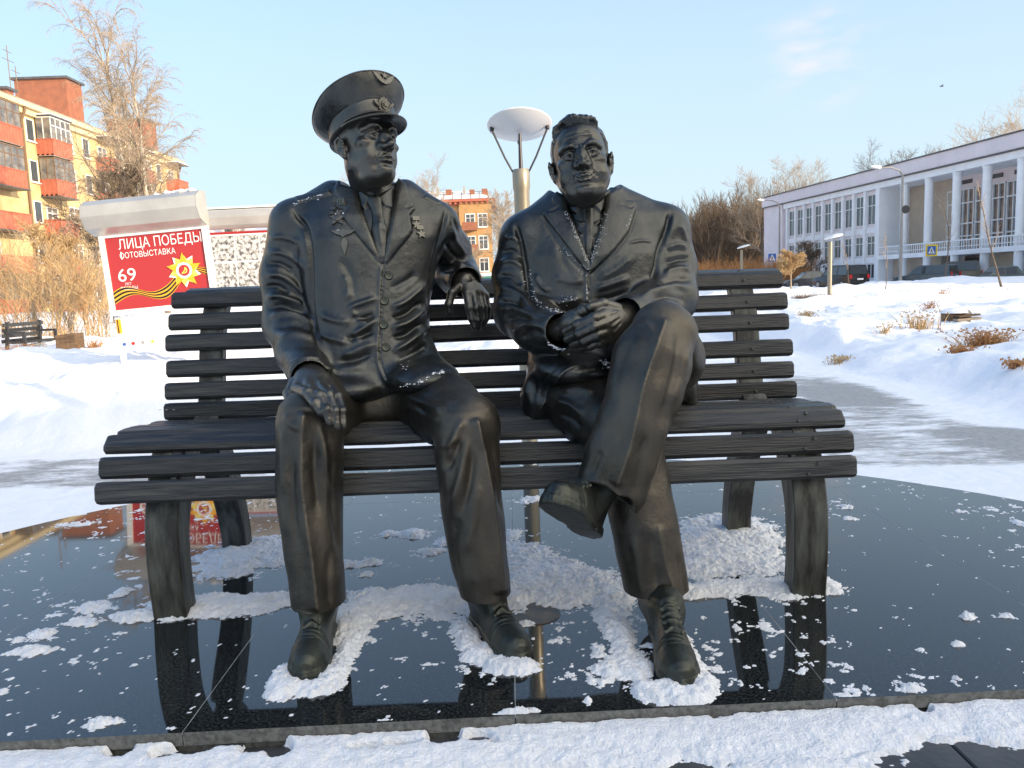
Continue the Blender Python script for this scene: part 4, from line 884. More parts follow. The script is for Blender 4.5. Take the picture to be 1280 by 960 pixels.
# pressed creases and folds
k.fold([(381, 512), (378, 560), (380, 620), (390, 700), (397, 768)], .015, .010, 'v', None, .04); k.fold([(381, 512), (378, 560), (380, 620), (390, 700), (397, 768)], .008, .022, 'g', None, .04)
k.fold([(594, 520), (602, 560), (612, 620), (621, 690), (626, 745)], .015, .010, 'v', None, .04); k.fold([(594, 520), (602, 560), (612, 620), (621, 690), (626, 745)], .008, .022, 'g', None, .04)
F3 = [([(404, 525), (402, 550), (410, 590), (420, 630)], .013, .013), ([(395, 540), (393, 580), (400, 650)], -.011, .014), ([(412, 560), (413, 600), (421, 660), (425, 700)], -.011, .011), ([(360, 530), (354, 560), (356, 620)], .008, .013), ([(368, 560), (366, 620), (374, 690)], -.008, .012),
      ([(582, 520), (570, 545), (562, 580)], .012, .012), ([(586, 540), (580, 575), (572, 610), (562, 640)], .012, .013), ([(576, 545), (566, 570), (556, 590)], -.012, .010), ([(592, 560), (588, 600), (574, 650)], -.012, .012), ([(598, 600), (592, 650), (580, 700)], .007, .014),
      ([(612, 540), (620, 590), (628, 650)], -.010, .010), ([(560, 505), (545, 520), (540, 540)], .010, .012), ([(520, 505), (535, 520), (548, 540)], -.009, .012), ([(548, 555), (560, 556), (575, 545)], .009, .010), ([(500, 490), (530, 505), (560, 512)], .009, .015), ([(505, 505), (530, 518), (548, 532)], .008, .012),
      ([(410, 490), (430, 505), (434, 530)], -.009, .012), ([(356, 515), (364, 530), (380, 536)], .007, .012), ([(366, 764), (397, 769), (432, 764)], .003, .004), ([(574, 640), (566, 690), (574, 735)], -.006, .014), ([(415, 680), (410, 720), (412, 765)], -.006, .012)]
for p_, a, w_ in F3: k.fold(p_, a, w_)
k.noise(.0025, 22, 1)
k.smooth(1, .4); tr1 = k; k.obj('trousers', M['bronze_brown'], m1)
# ---- shoes
def add_shoe(par, heel_px, toe, L, m, snowy=False, laces=True, R=None, org=None, shaft=None):
    if org is None:
        t = PZ(*toe); hxy = np.array([heel_px[0], heel_px[1], 0.0]); yd = t-hxy; yd[2] = 0; yd /= np.linalg.norm(yd); z_ = np.array([0, 0, 1.0]); x_ = np.cross(yd, z_)
        R = np.stack([x_, yd, z_], 1); org = t - yd*L*.985
    c = org + R@np.array([0, L*.5, .08]); g = Grid(c-.26, c+.26, .0036)
    g.op(shoe_f(org, R, L), c-.25, c+.25, 0)
    sh = shaft if shaft is not None else org + R@np.array([0, .07, .22])
    g.cone(org + R@np.array([0, .075, .10]), sh, .050, .055, .05)
    k = g.mesh(); k.smooth(1)
    # toe cap seam, tongue and laces, carried on the real surface by local coordinates
    l = (k.V-org)@R; yy = l[:, 1]/L; xx = l[:, 0]; up = np.clip(k.N@R[:, 2]*2, 0, 1)
    cap = yy - (.735 - 2.2*xx**2/.05**2*.02); k.V += k.N*((.0045*sstep_(0, .012, cap) - .003*np.exp(-(cap/.008)**2))*up*(l[:, 2] > .024))[:, None]
    tong = sstep_(.024, .018, np.abs(xx))*sstep_(.34, .38, yy)*sstep_(.66, .62, yy)*(l[:, 2] > .05); k.V += k.N*(-.004*tong*up)[:, None]
    lace = np.zeros(len(xx))
    for q in (.40, .46, .52, .58): lace = np.maximum(lace, np.exp(-((yy-q-.6*np.abs(xx)*((q*100) % 2))/.0085)**2)*(np.abs(xx) < .027))
    k.V += k.N*(.0065*lace*up*(l[:, 2] > .05))[:, None]
    wr = np.sin(yy*150+xx*60)*np.exp(-((yy-.66)/.05)**2) + .8*np.sin(l[:, 2]*220+xx*50)*np.exp(-((l[:, 2]-.15)/.03)**2); k.V += k.N*(.0016*wr*(l[:, 2] > .03))[:, None]
    return k.obj('shoe', m, par)
hp = P(401, 771, 2.40); add_shoe(m1, (hp[0], hp[1]), (381, 852), .375, M['bronze_green'], shaft=P(398, 752, 2.33)); hp = P(606, 748, 2.43); add_shoe(m1, (hp[0], hp[1]), (652, 829), .37, M['bronze_green'], shaft=P(607, 735, 2.36))
# ---- head, neck, hands in one body mesh
U1 = .0118
o1 = P(457, 182, 2.80); R1 = frame(45, 10, -3)
g, W1 = make_head(o1, R1, U1, heavy=-.25, neck_to=P(466, 246, 2.93)); h1 = g.mesh(); h1.smooth(1, .5)
def hand_grid(lo, hi): return Grid(lo, hi, .0028)
# right hand spread on his knee
g = hand_grid(P(395, 500, 2.42)-np.array([.13, .22, .13]), P(395, 500, 2.42)+np.array([.13, .24, .14]))
wr = P(387, 460, 2.62); kn = [P(371, 487, 2.43), P(386, 486, 2.41), P(402, 485, 2.415), P(415, 487, 2.44)]
for q in kn: g.cone(wr, q, .036, .0185, .018)
g.cone(P(383, 476, 2.52), P(400, 478, 2.50), .036, .034, .02)
finger(g, [kn[0], P(384, 491, 2.345), P(394, 504, 2.312), P(402, 516, 2.300)], .0185, .0135)
finger(g, [kn[1], P(399, 495, 2.335), P(408, 512, 2.300), P(412, 528, 2.294)], .0180, .0125)
finger(g, [kn[2], P(411, 494, 2.345), P(419, 514, 2.308), P(422, 533, 2.300)], .0178, .0120)
finger(g, [kn[3], P(422, 496, 2.370), P(428, 514, 2.330), P(430, 532, 2.318)], .0165, .0110)
finger(g, [P(368, 478, 2.50), P(361, 492, 2.44), P(362, 505, 2.40)], .019, .0145)
hA = g.mesh(); hA.smooth(1, .4)
for pts in ([(378, 478), (374, 486)], [(389, 474), (388, 484)], [(398, 474), (402, 483)], [(406, 476), (413, 484)]): hA.fold(pts, .0022, .004, 'g', None, .3, False)
for px, py in ((401, 514), (411.5, 525), (421.5, 530), (429.5, 529)): hA.area([(px-2.6, py-3.2), (px+2.6, py-3.2), (px+2.8, py+2.6), (px, py+3.6), (px-2.8, py+2.6)], .0014, .0012)
# left hand drooping over the backrest
g = hand_grid(P(586, 375, 2.98)-np.array([.12, .12, .17]), P(586, 375, 2.98)+np.array([.12, .16, .14]))
wr = P(580, 352, 3.02); kn = [P(584, 366, 2.965), P(592, 366, 2.965), P(600, 367, 2.975), P(606, 370, 2.99)]
for q in kn: g.cone(wr, q, .040, .0185, .018)
finger(g, [kn[0], P(587, 384, 2.945), P(590, 398, 2.950), P(593, 408, 2.955)], .0180, .0125)
finger(g, [kn[1], P(596, 384, 2.940), P(598, 399, 2.950), P(598, 410, 2.965)], .0175, .0115)
finger(g, [kn[2], P(604, 384, 2.955), P(605, 397, 2.965), P(603, 406, 2.985)], .0170, .0110)
finger(g, [kn[3], P(609, 385, 2.980), P(609, 396, 2.990), P(606, 403, 3.00)], .0155, .0100)
finger(g, [P(574, 358, 2.98), P(565, 366, 2.95), P(561, 380, 2.94), P(562, 390, 2.945)], .0185, .0125)
hB = g.mesh(); hB.smooth(1, .4)
# limbs under the clothes carry the hands on one body
g = Grid((-1.0, 2.2, .5), (0, 3.4, 1.5), .012)
g.chain([P(466, 240, 2.92), P(466, 300, 2.90), P(466, 400, 2.88), P(466, 490, 2.88)], [.06, .11, .11, .13], .05)
g.chain([P(385, 285, 2.9), P(361, 400, 2.86), P(387, 466, 2.60)], [.05, .045, .038], .03); g.chain([P(535, 285, 2.92), P(566, 340, 3.21), P(582, 351, 3.0)], [.05, .045, .04], .03)
bd = g.mesh()
merge_skins([h1, hA, hB, bd]).obj('body', M['bronze_skin'], m1)
# ---- peaked cap in the frame of the head
u = U1
CS = 1.06
def W(x, y, z): return Vector(o1 + R1@(np.array([x*CS, y*CS, z*CS+.75])*u))
def ring_mesh(levels, n=72, shear=None, rip=0):
    V = []; F = []
    for (z, rx, ryf, ryb, cy, sh) in levels:
        for i in range(n):
            a = 2*math.pi*i/n; s_, c_ = math.sin(a), math.cos(a); x = rx*s_; y = cy + (ryf if c_ > 0 else ryb)*c_
            rr_ = 1 + rip*math.sin(a*9+z*1.3)*.006; V.append(W(x*rr_, y*rr_, z + sh*y))
    m = len(levels)
    for j in range(m-1):
        for i in range(n): F.append((j*n+i, j*n+(i+1) % n, (j+1)*n+(i+1) % n, (j+1)*n+i))
    F += [tuple(range(n))[::-1], tuple((m-1)*n+i for i in range(n))]
    mb = MB(); mb.add(V, F); return mb
cap = empty('cap', tuple(W(0, 0, 5))); parent(cap, m1)
PW['cap'] = Matrix.Translation(Vector(W(0, 0, 5)))
def cpart(mb, name, m=None, smooth=True): return mb.build(name, m or M['bronze'], cap, smooth)
cpart(ring_mesh([(2.0, 8.1, 9.9, 9.9, -.6, .20), (2.2, 8.35, 10.15, 10.2, -.6, .20), (2.5, 8.45, 10.25, 10.3, -.6, .20), (4.9, 8.55, 10.3, 10.4, -.6, .23), (6.6, 8.6, 10.2, 10.4, -.6, .26)]), 'cap_band')
lv = [(5.6, 8.3, 9.9, 10.1, -.6, .26), (6.2, 9.0, 10.5, 10.9, -.6, .27), (7.3, 10.1, 10.9, 12.0, -.6, .32), (8.6, 11.3, 11.5, 13.2, -.6, .35), (9.6, 12.0, 11.85, 13.95, -.6, .37), (10.3, 12.3, 12.0, 14.3, -.6, .385), (10.75, 12.4, 12.1, 14.4, -.6, .39), (11.05, 12.2, 11.95, 14.25, -.6, .39),
      (11.6, 11.6, 11.3, 13.5, -.6, .39), (12.4, 10.0, 9.7, 11.8, -.6, .38), (12.9, 7.8, 7.6, 9.3, -.6, .38), (13.2, 5.2, 5.0, 6.2, -.6, .38), (13.35, 2.0, 2.0, 2.6, -.6, .38)]
cpart(ring_mesh(lv, 96, rip=1), 'cap_crown')
mb = MB(); pts = []
for zz in (0, 1):
    pass
for (z, sh, rx, rf, rb, r) in ((10.75, .39, 12.4, 12.1, 14.4, .20), (6.5, .262, 8.75, 10.35, 10.55, .22), (2.4, .20, 8.5, 10.3, 10.35, .22)):
    pts = [W(rx*math.sin(a), -.6+(rf if math.cos(a) > 0 else rb)*math.cos(a), z+sh*(-.6+(rf if math.cos(a) > 0 else rb)*math.cos(a))) for a in np.linspace(0, 2*math.pi, 97)]
    mb.tube(pts, r*u, 8, cap=False)
cpart(mb, 'piping')
# visor
V = []; F = []; na, nr = 33, 9
for side in (0, 1):
    for i in range(na):
        a = rad(-76+152*i/(na-1)); wv = 4.6*max(math.cos(a*90/77), 0)**.75
        for j in range(nr):
            t = j/(nr-1); rx, ry = 8.45+wv*t*.62, 10.25+wv*t; x = rx*math.sin(a); y = -.6+ry*math.cos(a)
            z = 2.3+.20*(-.6+10.25*math.cos(a)) - wv*(.04*t+.27*t*t) - (.30 if side else 0)*(1 - .3*t) + .12*math.sin(t*math.pi)
            V.append(W(x, y, z))
n0 = na*nr
for i in range(na-1):
    for j in range(nr-1):
        a = i*nr+j; F.append((a, a+nr, a+nr+1, a+1)); F.append((n0+a, n0+a+1, n0+a+nr+1, n0+a+nr))
    F.append((i*nr+nr-1, (i+1)*nr+nr-1, n0+(i+1)*nr+nr-1, n0+i*nr+nr-1)); F.append((i*nr, n0+i*nr, n0+(i+1)*nr, (i+1)*nr))
mb = MB(); mb.add(V, F)
rim = [V[i*nr+nr-1]*.5+V[n0+i*nr+nr-1]*.5 for i in range(na)]; mb.tube(rim, .28*u, 8)
cpart(mb, 'visor')
# cord over the visor
mb = MB(); mb.tube([W(8.75*math.sin(a), -.6+10.6*math.cos(a), 3.15+.2*(-.6+10.6*math.cos(a))-.25*abs(math.sin(a))) for a in np.linspace(rad(-70), rad(70), 25)], .33*u, 8); cpart(mb, 'cap_cord')
# cockade on the band: oval with rays; winged star on the crown
c = W(0, 9.75, 4.6+.23*9.7); nrm = (Vector(R1@np.array([0, .97, -.10]))).normalized(); upv = Vector(R1@np.array([0, .10, .97])); upv = (upv-nrm*upv.dot(nrm)).normalized(); rt = upv.cross(nrm)
mb = MB(); ov = [(1.9*u*(1+.06*math.cos(12*a))*math.sin(a), 2.1*u*(1+.06*math.cos(12*a))*math.cos(a)) for a in np.linspace(0, 2*math.pi, 49)[:-1]]
mb.prism(ov, c-nrm*.004, rt, upv, nrm*.011); mb.prism([(a*.55, b*.55) for a, b in ov[::2]], c, rt, upv, nrm*.011); mb.prism(star(5, .8*u, .34*u), c, rt, upv, nrm*.015)
for s in (-1, 1):
    for q in range(4): mb.prism([(s*(.9+.55*q)*u, (-1.2+.3*q)*u), (s*(1.6+.6*q)*u, (-.6+.5*q)*u), (s*(1.1+.5*q)*u, (.1+.3*q)*u)], c-nrm*.003, rt, upv, nrm*.010)
cpart(mb, 'cap_badge', M['bronze'], False)
c = W(0, 11.25, 9.3+.375*10.9); nrm = Vector(R1@np.array([0, .96, .12])).normalized(); upv = Vector(R1@np.array([0, -.1, .97])); upv = (upv-nrm*upv.dot(nrm)).normalized(); rt = upv.cross(nrm)
mb = MB(); wing = [(-3.6, 1.5), (-2.6, 1.2), (-1.4, .5), (-.9, .2), (0, -.2), (.9, .2), (1.4, .5), (2.6, 1.2), (3.6, 1.5), (2.9, .3), (2.2, -.6), (1.2, -1.3), (0, -1.7), (-1.2, -1.3), (-2.2, -.6), (-2.9, .3)]
mb.prism([(a*u, b*u) for a, b in wing], c-nrm*.004, rt, upv, nrm*.009); mb.prism([(a, b+.7*u) for a, b in star(5, 1.1*u, .45*u)], c-nrm*.002, rt, upv, nrm*.011)
cpart(mb, 'crown_badge', M['bronze'], False)
print('man 1', time.time() - T0)

# ================================================================== BAREHEADED MAN WITH CROSSED LEGS
m2 = empty('seated_man_statue', (.25, 2.8, 0))
tag(m2, 'seated dark bronze bareheaded man in suit, legs crossed and hands folded in his lap', 'statue', 'bronze men on the bench')
g = Grid((-.24, 2.16, .50), (.80, 3.24, 1.52), .0042)
g.loft([row(510, 668, 850, 2.86, .12, .14), row(480, 660, 858, 2.85, .15, .15), row(440, 660, 852, 2.85, .175, .16), row(400, 656, 845, 2.86, .175, .16), row(360, 655, 838, 2.87, .170, .16), row(320, 650, 836, 2.88, .165, .16),
        row(290, 650, 832, 2.90, .150, .15), row(270, 672, 812, 2.90, .125, .13), row(256, 690, 780, 2.905, .10, .115), row(246, 698, 764, 2.905, .09, .10)], p=2.5, yaw=-.03)
bL = P(656, 298, 2.88); bR = P(830, 288, 2.90)
g.cone(P(700, 264, 2.90), bL, .080, .078, .06); g.cone(P(764, 258, 2.90), bR, .080, .082, .06)
g.chain([bL, P(648, 345, 2.87), P(650, 390, 2.80)], [.086, .088, .088], .035); g.chain([P(650, 390, 2.80), P(670, 408, 2.70), P(696, 413, 2.57)], [.088, .080, .068], .03)
g.chain([bR, P(838, 335, 2.88), P(838, 372, 2.80)], [.088, .088, .090], .035); g.chain([P(838, 372, 2.80), P(815, 386, 2.68), P(786, 394, 2.56)], [.090, .080, .066], .03)
# skirt of the jacket, over the thigh and on the seat
g.chain([P(690, 470, 2.74), P(676, 500, 2.72), P(672, 520, 2.70)], [.085, .06, .035], .05, 'u', (0, 1, 0), 1.2); g.ell(P(716, 462, 2.66), (.13, .15, .055), None, .05); g.chain([P(846, 440, 2.90), P(858, 480, 2.90), P(863, 504, 2.88)], [.07, .055, .042], .03, 'u', (1, 0, 0), .6)
for a, b, r in ((P(690, 412, 2.60), P(706, 414, 2.52), .053), (P(790, 393, 2.58), P(775, 395, 2.50), .052)): g.cone(a, b, r, r*1.05, .004, 's')
g.cone(P(731, 250, 2.88), P(731, 236, 2.88), .095, .12, .01, 's')
V2 = [(702, 232), (764, 226), (757, 264), (738, 326), (734, 326), (708, 264)]
g.cut_poly(V2, (-.2, 2.45, 1.10), (.8, 2.87, 1.5))
k = g.mesh(); k.smooth(3)
k.area([(696, 240), (705, 240), (708, 262), (737, 325), (736, 340), (732, 338), (678, 268), (694, 258), (690, 250)], .012, .003, ymx)
k.area([(762, 228), (772, 240), (782, 252), (794, 253), (795, 262), (786, 290), (770, 311), (738, 342), (735, 338), (738, 326), (757, 264)], .012, .003, ymx)
k.fold([(678, 268), (694, 300), (716, 328), (734, 342)], -.005, .004, 'v', ymx, .05); k.fold([(795, 258), (788, 286), (770, 312), (738, 344)], -.005, .004, 'v', ymx, .05)
k.fold([(776, 256), (787, 262), (795, 257)], -.004, .003, 'g', ymx); k.fold([(679, 267), (694, 264), (700, 258)], -.004, .003, 'g', ymx)
k.fold([(735, 342), (735, 360), (736, 378)], .007, .010, 's', ymx, .05); k.fold([(735, 342), (735, 360), (736, 378)], -.005, .0035, 'g', ymx, .05)
k.fold([(642, 275), (650, 300), (657, 335), (664, 370), (676, 390)], -.016, .009, 'g', None, .12); k.fold([(838, 262), (834, 285), (824, 315), (820, 335), (812, 352)], -.016, .010, 'g', None, .12)
k.fold([(784, 305), (800, 301), (818, 302)], .005, .004, 'g', ymx)
F4 = [([(690, 345), (712, 352), (733, 350)], .007, .013), ([(668, 372), (700, 378), (732, 370)], .010, .013), ([(672, 386), (704, 390), (730, 382)], -.009, .010), ([(740, 362), (762, 356), (790, 346)], .008, .012), ([(740, 376), (766, 372), (800, 360)], -.008, .011),
      ([(744, 350), (770, 338), (794, 318)], .007, .016), ([(668, 340), (676, 356), (690, 366)], .009, .011), ([(690, 450), (665, 466), (655, 500)], .009, .012), ([(740, 452), (704, 466), (682, 500), (668, 524)], .008, .005),
      ([(664, 450), (668, 480), (664, 510)], -.007, .011), ([(698, 455), (680, 475), (672, 505)], -.006, .010),
      ([(630, 300), (640, 296), (652, 304)], .007, .009), ([(624, 318), (640, 314), (656, 326)], -.008, .009), ([(622, 330), (640, 326), (658, 338)], .010, .010), ([(620, 346), (638, 346), (654, 358)], -.009, .009), ([(618, 360), (636, 362), (652, 372), (664, 386)], .012, .010),
      ([(620, 378), (640, 378), (656, 388)], -.012, .009), ([(622, 388), (644, 386), (662, 394), (676, 396)], .012, .010), ([(630, 402), (650, 396), (668, 402)], -.010, .010), ([(640, 416), (656, 406), (678, 408)], .009, .010), ([(650, 426), (664, 414), (682, 418)], -.008, .009),
      ([(695, 393), (690, 412), (684, 434)], .004, .004), ([(783, 381), (790, 392), (797, 402)], .004, .004),
      ([(860, 310), (846, 306), (832, 312)], .009, .010), ([(864, 324), (848, 324), (830, 330)], -.010, .009), ([(866, 338), (848, 336), (828, 342)], .010, .010), ([(868, 352), (846, 348), (820, 356)], -.011, .010), ([(864, 362), (842, 358), (816, 364), (798, 372)], .011, .010),
      ([(858, 378), (836, 370), (812, 376)], -.010, .010), ([(850, 384), (826, 382), (804, 386)], .007, .010), ([(846, 276), (854, 290), (858, 306)], .006, .010), ([(700, 300), (704, 325), (716, 345)], -.004, .014)]
for p_, a, w_ in F4: k.fold(p_, a, w_)
k.smooth(1, .3); jk2 = k; k.obj('jacket', M['bronze'], m2)
# shirt with open collar and placket
g = Grid(P(731, 300, 2.9)-np.array([.16, .30, .16]), P(731, 235, 2.9)+np.array([.16, .14, .08]), .0035)
g.loft([row(360, 700, 775, 2.87, .145, .1), row(310, 694, 775, 2.875, .138, .1), row(285, 696, 772, 2.885, .12, .1), row(265, 702, 764, 2.89, .105, .09), row(250, 704, 760, 2.89, .095, .09), row(238, 702, 762, 2.89, .09, .088)], p=2.1)
k = g.mesh(); k.smooth(2); k.area([(703, 240), (712, 246), (728, 256), (722, 268), (708, 262), (703, 250)], .010, .003); k.area([(761, 236), (748, 248), (738, 254), (750, 267), (760, 254)], .010, .003)
k.area([(730, 256), (740, 256), (741, 330), (733, 330)], .003, .002)
for pts in ([(715, 275), (726, 280), (731, 276)], [(718, 290), (728, 296)], [(742, 282), (752, 276)], [(742, 300), (748, 292)]): k.fold(pts, .004, .005)
k.obj('shirt', M['bronze'], m2)
# ---- trousers: crossed leg over standing leg
g = Grid((-.02, 1.92, .12), (.80, 3.06, 1.10), .0042)
g.ell(P(756, 500, 2.86), (.26, .20, .12), None, .05)
knC = P(834, 418, 2.36)
g.chain([P(812, 480, 2.84), P(834, 448, 2.60), knC], [.125, .110, .088], .05)       # his left thigh, crossed over
g.chain([P(700, 492, 2.84), P(732, 508, 2.62), P(775, 540, 2.44)], [.125, .112, .10], .05)  # his right thigh
# shin of the crossed leg: sections square to the shin
def leg_sections(g, secs, k_=.03):
    for (a, b) in zip(secs, secs[1:]):
        g.chain([a[0], b[0]], [a[1], b[1]], k_, 'u', None, 1)
sh = [(825, 412), (815, 450), (805, 490), (790, 530), (774, 568), (760, 606)]
rr = [.084, .112, .106, .098, .092, .094]; Yc = [2.36, 2.31, 2.28, 2.26, 2.25, 2.25]
for i in range(len(sh)-1):
    g.cone(P(*sh[i], Yc[i]), P(*sh[i+1], Yc[i+1]), rr[i], rr[i+1], .02, 'u', (0, 1, 0), .85)
g.cone(P(792, 560, 2.27), P(779, 614, 2.25), .070, .066, .04, 'u', (0, 1, 0), .85)
# cut the hem of the crossed leg open along its lower line
hm = [(690, 640), (711, 600), (757, 607), (804, 650), (800, 700), (690, 700)]
g.cut_poly(hm, (.0, 1.95, .2), (.8, 2.40, .75)); g.cone(P(758, 628, 2.24), P(748, 600, 2.25), .085, .055, .004, 's')
tmpc = g
g.loft([row(767, 786, 866, 2.36, .100, .10), row(730, 777, 862, 2.365, .098, .10), row(690, 768, 855, 2.37, .098, .10), row(650, 760, 848, 2.38, .098, .10), row(600, 752, 838, 2.41, .10, .10), row(555, 745, 828, 2.44, .10, .10), row(535, 745, 820, 2.46, .09, .09)], p=2.1, k=.02, cap=.004)
g.cone(P(826, 760, 2.36), P(827, 785, 2.36), .080, .082, .004, 's')
k = g.mesh(); k.smooth(2)
for pts in ([(833, 396), (820, 436), (807, 474), (796, 520), (786, 560), (768, 611)],): k.fold(pts, .013, .009, 'v', 2.5, .05); k.fold(pts, .008, .022, 'g', 2.5, .05)
k.fold([(822, 655), (830, 700), (840, 735), (850, 765)], .012, .009, 'v', None, .08)
F5 = [([(846, 400), (848, 440), (838, 490), (822, 540)], -.010, .014), ([(860, 430), (852, 470), (836, 510)], .008, .012), ([(790, 412), (776, 450), (764, 490)], -.006, .016), ([(864, 440), (866, 460), (860, 480)], -.008, .009), ([(838, 520), (826, 560), (812, 610)], .006, .014),
      ([(806, 540), (800, 590), (790, 630)], -.008, .014), ([(800, 400), (812, 410), (818, 430)], .006, .012), ([(752, 560), (744, 580), (736, 598)], -.006, .012), ([(812, 660), (816, 700), (824, 745)], -.009, .014), ([(792, 665), (798, 710), (806, 755)], .007, .014), ([(848, 690), (856, 730), (862, 755)], -.006, .010),
      ([(690, 500), (712, 506), (730, 520)], .010, .013), ([(694, 516), (716, 524), (730, 540)], -.010, .011), ([(700, 490), (724, 486), (745, 492)], .008, .013), ([(706, 534), (720, 542), (730, 556)], .008, .010), ([(787, 762), (826, 763), (866, 752)], .003, .004), ([(711, 602), (757, 606), (803, 646)], .003, .005)]
for p_, a, w_ in F5: k.fold(p_, a, w_)
k.noise(.0025, 22, 4); k.smooth(1, .4); k.obj('trousers', M['bronze_brown'], m2)
# ---- shoes: one on the slab, one hanging with its sole towards the viewer
hp = P(824, 766, 2.42); add_shoe(m2, (hp[0], hp[1]), (853, 862), .375, M['bronze_green'], shaft=P(820, 752, 2.36))
yd = np.array([-.34, -.76, .50]); yd /= np.linalg.norm(yd); up0 = np.array([.15, .25, 1.0]); x_ = np.cross(yd, up0); x_ /= np.linalg.norm(x_); z_ = np.cross(x_, yd)
R_ = np.stack([x_, yd, z_], 1); heel = P(716, 652, 2.13) - yd*.365*.5
add_shoe(m2, None, None, .365, M['bronze_green'], R=R_, org=heel, shaft=P(757, 600, 2.27))
# ---- head and hands
U2 = .0119
o2 = P(726, 202, 2.77); R2 = frame(-5, 6, 7)
g, W2 = make_head(o2, R2, U2, heavy=1.0, neck_to=P(731, 262, 2.90), smile=1.9, top=-.2); h2_ = g.mesh(); h2_.smooth(1, .5)
g = hand_grid(P(742, 405, 2.52)-np.array([.17, .13, .12]), P(742, 405, 2.52)+np.array([.17, .14, .12]))
# right hand underneath
wr = P(697, 412, 2.58); g.cone(wr, P(722, 402, 2.535), .042, .046, .02, 'u', (0, 0, 1), .8); g.cone(P(722, 402, 2.535), P(748, 406, 2.52), .046, .036, .02, 'u', (0, 0, 1), .8)
for i, (a, b) in enumerate((((724, 396), (760, 402)), ((722, 406), (762, 412)), ((722, 414), (764, 420)), ((724, 422), (760, 428)))): finger(g, [P(*a, 2.53), P((a[0]+b[0])/2, (a[1]+b[1])/2, 2.515), P(*b, 2.54)], .018, .0135)
finger(g, [P(712, 400, 2.53), P(728, 389, 2.50), P(744, 386, 2.485), P(756, 388, 2.49)], .020, .0145)
# left hand over it, fingers reaching to the left and down
wr = P(786, 393, 2.585); kn = [P(757, 394, 2.475), P(758, 404, 2.465), P(760, 414, 2.47), P(763, 422, 2.485)]
for q in kn: g.cone(wr, q, .040, .0195, .02)
tips = [[(742, 398, 2.445), (722, 406, 2.455), (707, 414, 2.49)], [(742, 409, 2.437), (724, 417, 2.448), (709, 424, 2.485)], [(746, 419, 2.443), (730, 426, 2.455), (716, 431, 2.488)], [(750, 427, 2.462), (737, 432, 2.47), (726, 436, 2.495)]]
for q, t in zip(kn, tips): finger(g, [q]+[P(*a) for a in t], .0190, .0130)
finger(g, [P(772, 386, 2.52), P(754, 380, 2.49), P(738, 384, 2.475)], .0195, .0145)
hC = g.mesh(); hC.smooth(1, .4)
for pts in ([(774, 388), (760, 393)], [(776, 394), (760, 403)], [(777, 399), (763, 411)], [(778, 404), (766, 419)]): hC.fold(pts, .0025, .004, 'g', None, .3, False)
g = Grid((-.2, 2.2, .5), (.8, 3.2, 1.5), .012)
g.chain([P(731, 250, 2.90), P(735, 300, 2.89), P(750, 400, 2.88), P(755, 490, 2.88)], [.06, .11, .11, .13], .05)
g.chain([P(670, 290, 2.88), P(650, 390, 2.80), P(697, 412, 2.58)], [.05, .045, .038], .03); g.chain([P(815, 285, 2.9), P(838, 372, 2.80), P(786, 394, 2.57)], [.05, .045, .04], .03)
merge_skins([h2_, hC, g.mesh()]).obj('body', M['bronze_skin'], m2)
# ---- wavy swept-back hair
g = Grid(np.array(o2)-np.array([.14, .02, .10]) - np.array([0, .14, 0]), np.array(o2)+np.array([.14, .17, .20]), .0024)
u = U2
def f_h(c, r, mode='u', k=0):
    g.ell(o2 + R2@(np.array(c)*u), np.array(r)*u, R2, k*u, mode)
f_h((0, -1.5, 3.6), (8.1, 9.8, 8.3)); f_h((0, -3.5, -1), (7.6, 7.6, 7), 'u', 3); f_h((.6, 5.4, 9.6), (3.6, 3.0, 2.2), 'u', 1.5); f_h((-3.2, 4.0, 8.9), (3.0, 3.0, 2.0), 'u', 1.5); f_h((4.4, 3.4, 8.3), (2.4, 3.0, 2.0), 'u', 1.5)
def half(n_, p_, k=.004):
    n_ = R2@np.array(n_, float); n_ /= np.linalg.norm(n_); p0 = o2 + R2@(np.array(p_, float)*u)
    g.d = smax(g.d, ((g.ax[0][:, None, None]-p0[0])*n_[0] + (g.ax[1][None, :, None]-p0[1])*n_[1] + (g.ax[2][None, None, :]-p0[2])*n_[2]).astype(f32), k)
half((0, .86, -.42), (0, 6.9, 9.0), .01); half((0, .2, -1), (0, -2, -6.0), .01)
for s in (-1, 1): g.ell(o2+R2@(np.array([s*7.9, 3.9, 2.5])*u), np.array([2.6, 2.6, 3.6])*u, R2, .8*u, 's')
for s in (-1, 1): g.ell(o2+R2@(np.array([s*8.2, -.7, -1.6])*u), np.array([2.2, 2.0, 3.2])*u, R2, .4*u, 's')
for s in (-1, 1): g.ell(o2+R2@(np.array([s*5.6, 6.4, 8.1])*u), np.array([2.6, 2.4, 2.0])*u, R2, .8*u, 's')
k = g.mesh(); k.smooth(1, .5)
l = (k.V-o2)@R2/u; ph = l[:, 0]*1.9 + 1.5*np.sin(l[:, 1]*.55+l[:, 2]*.3) + .9*np.sin(l[:, 2]*.9+l[:, 0]*.4)
k.V += k.N*((.0026*np.sin(l[:, 1]*.9+l[:, 0]*.8+1.2*np.sin(l[:, 0]*.7))+.0012*np.sin(ph*2.2)+.0006*np.sin(ph*4.7+1)))[:, None]
k.obj('hair', M['bronze'], m2)
print('man 2', time.time() - T0)
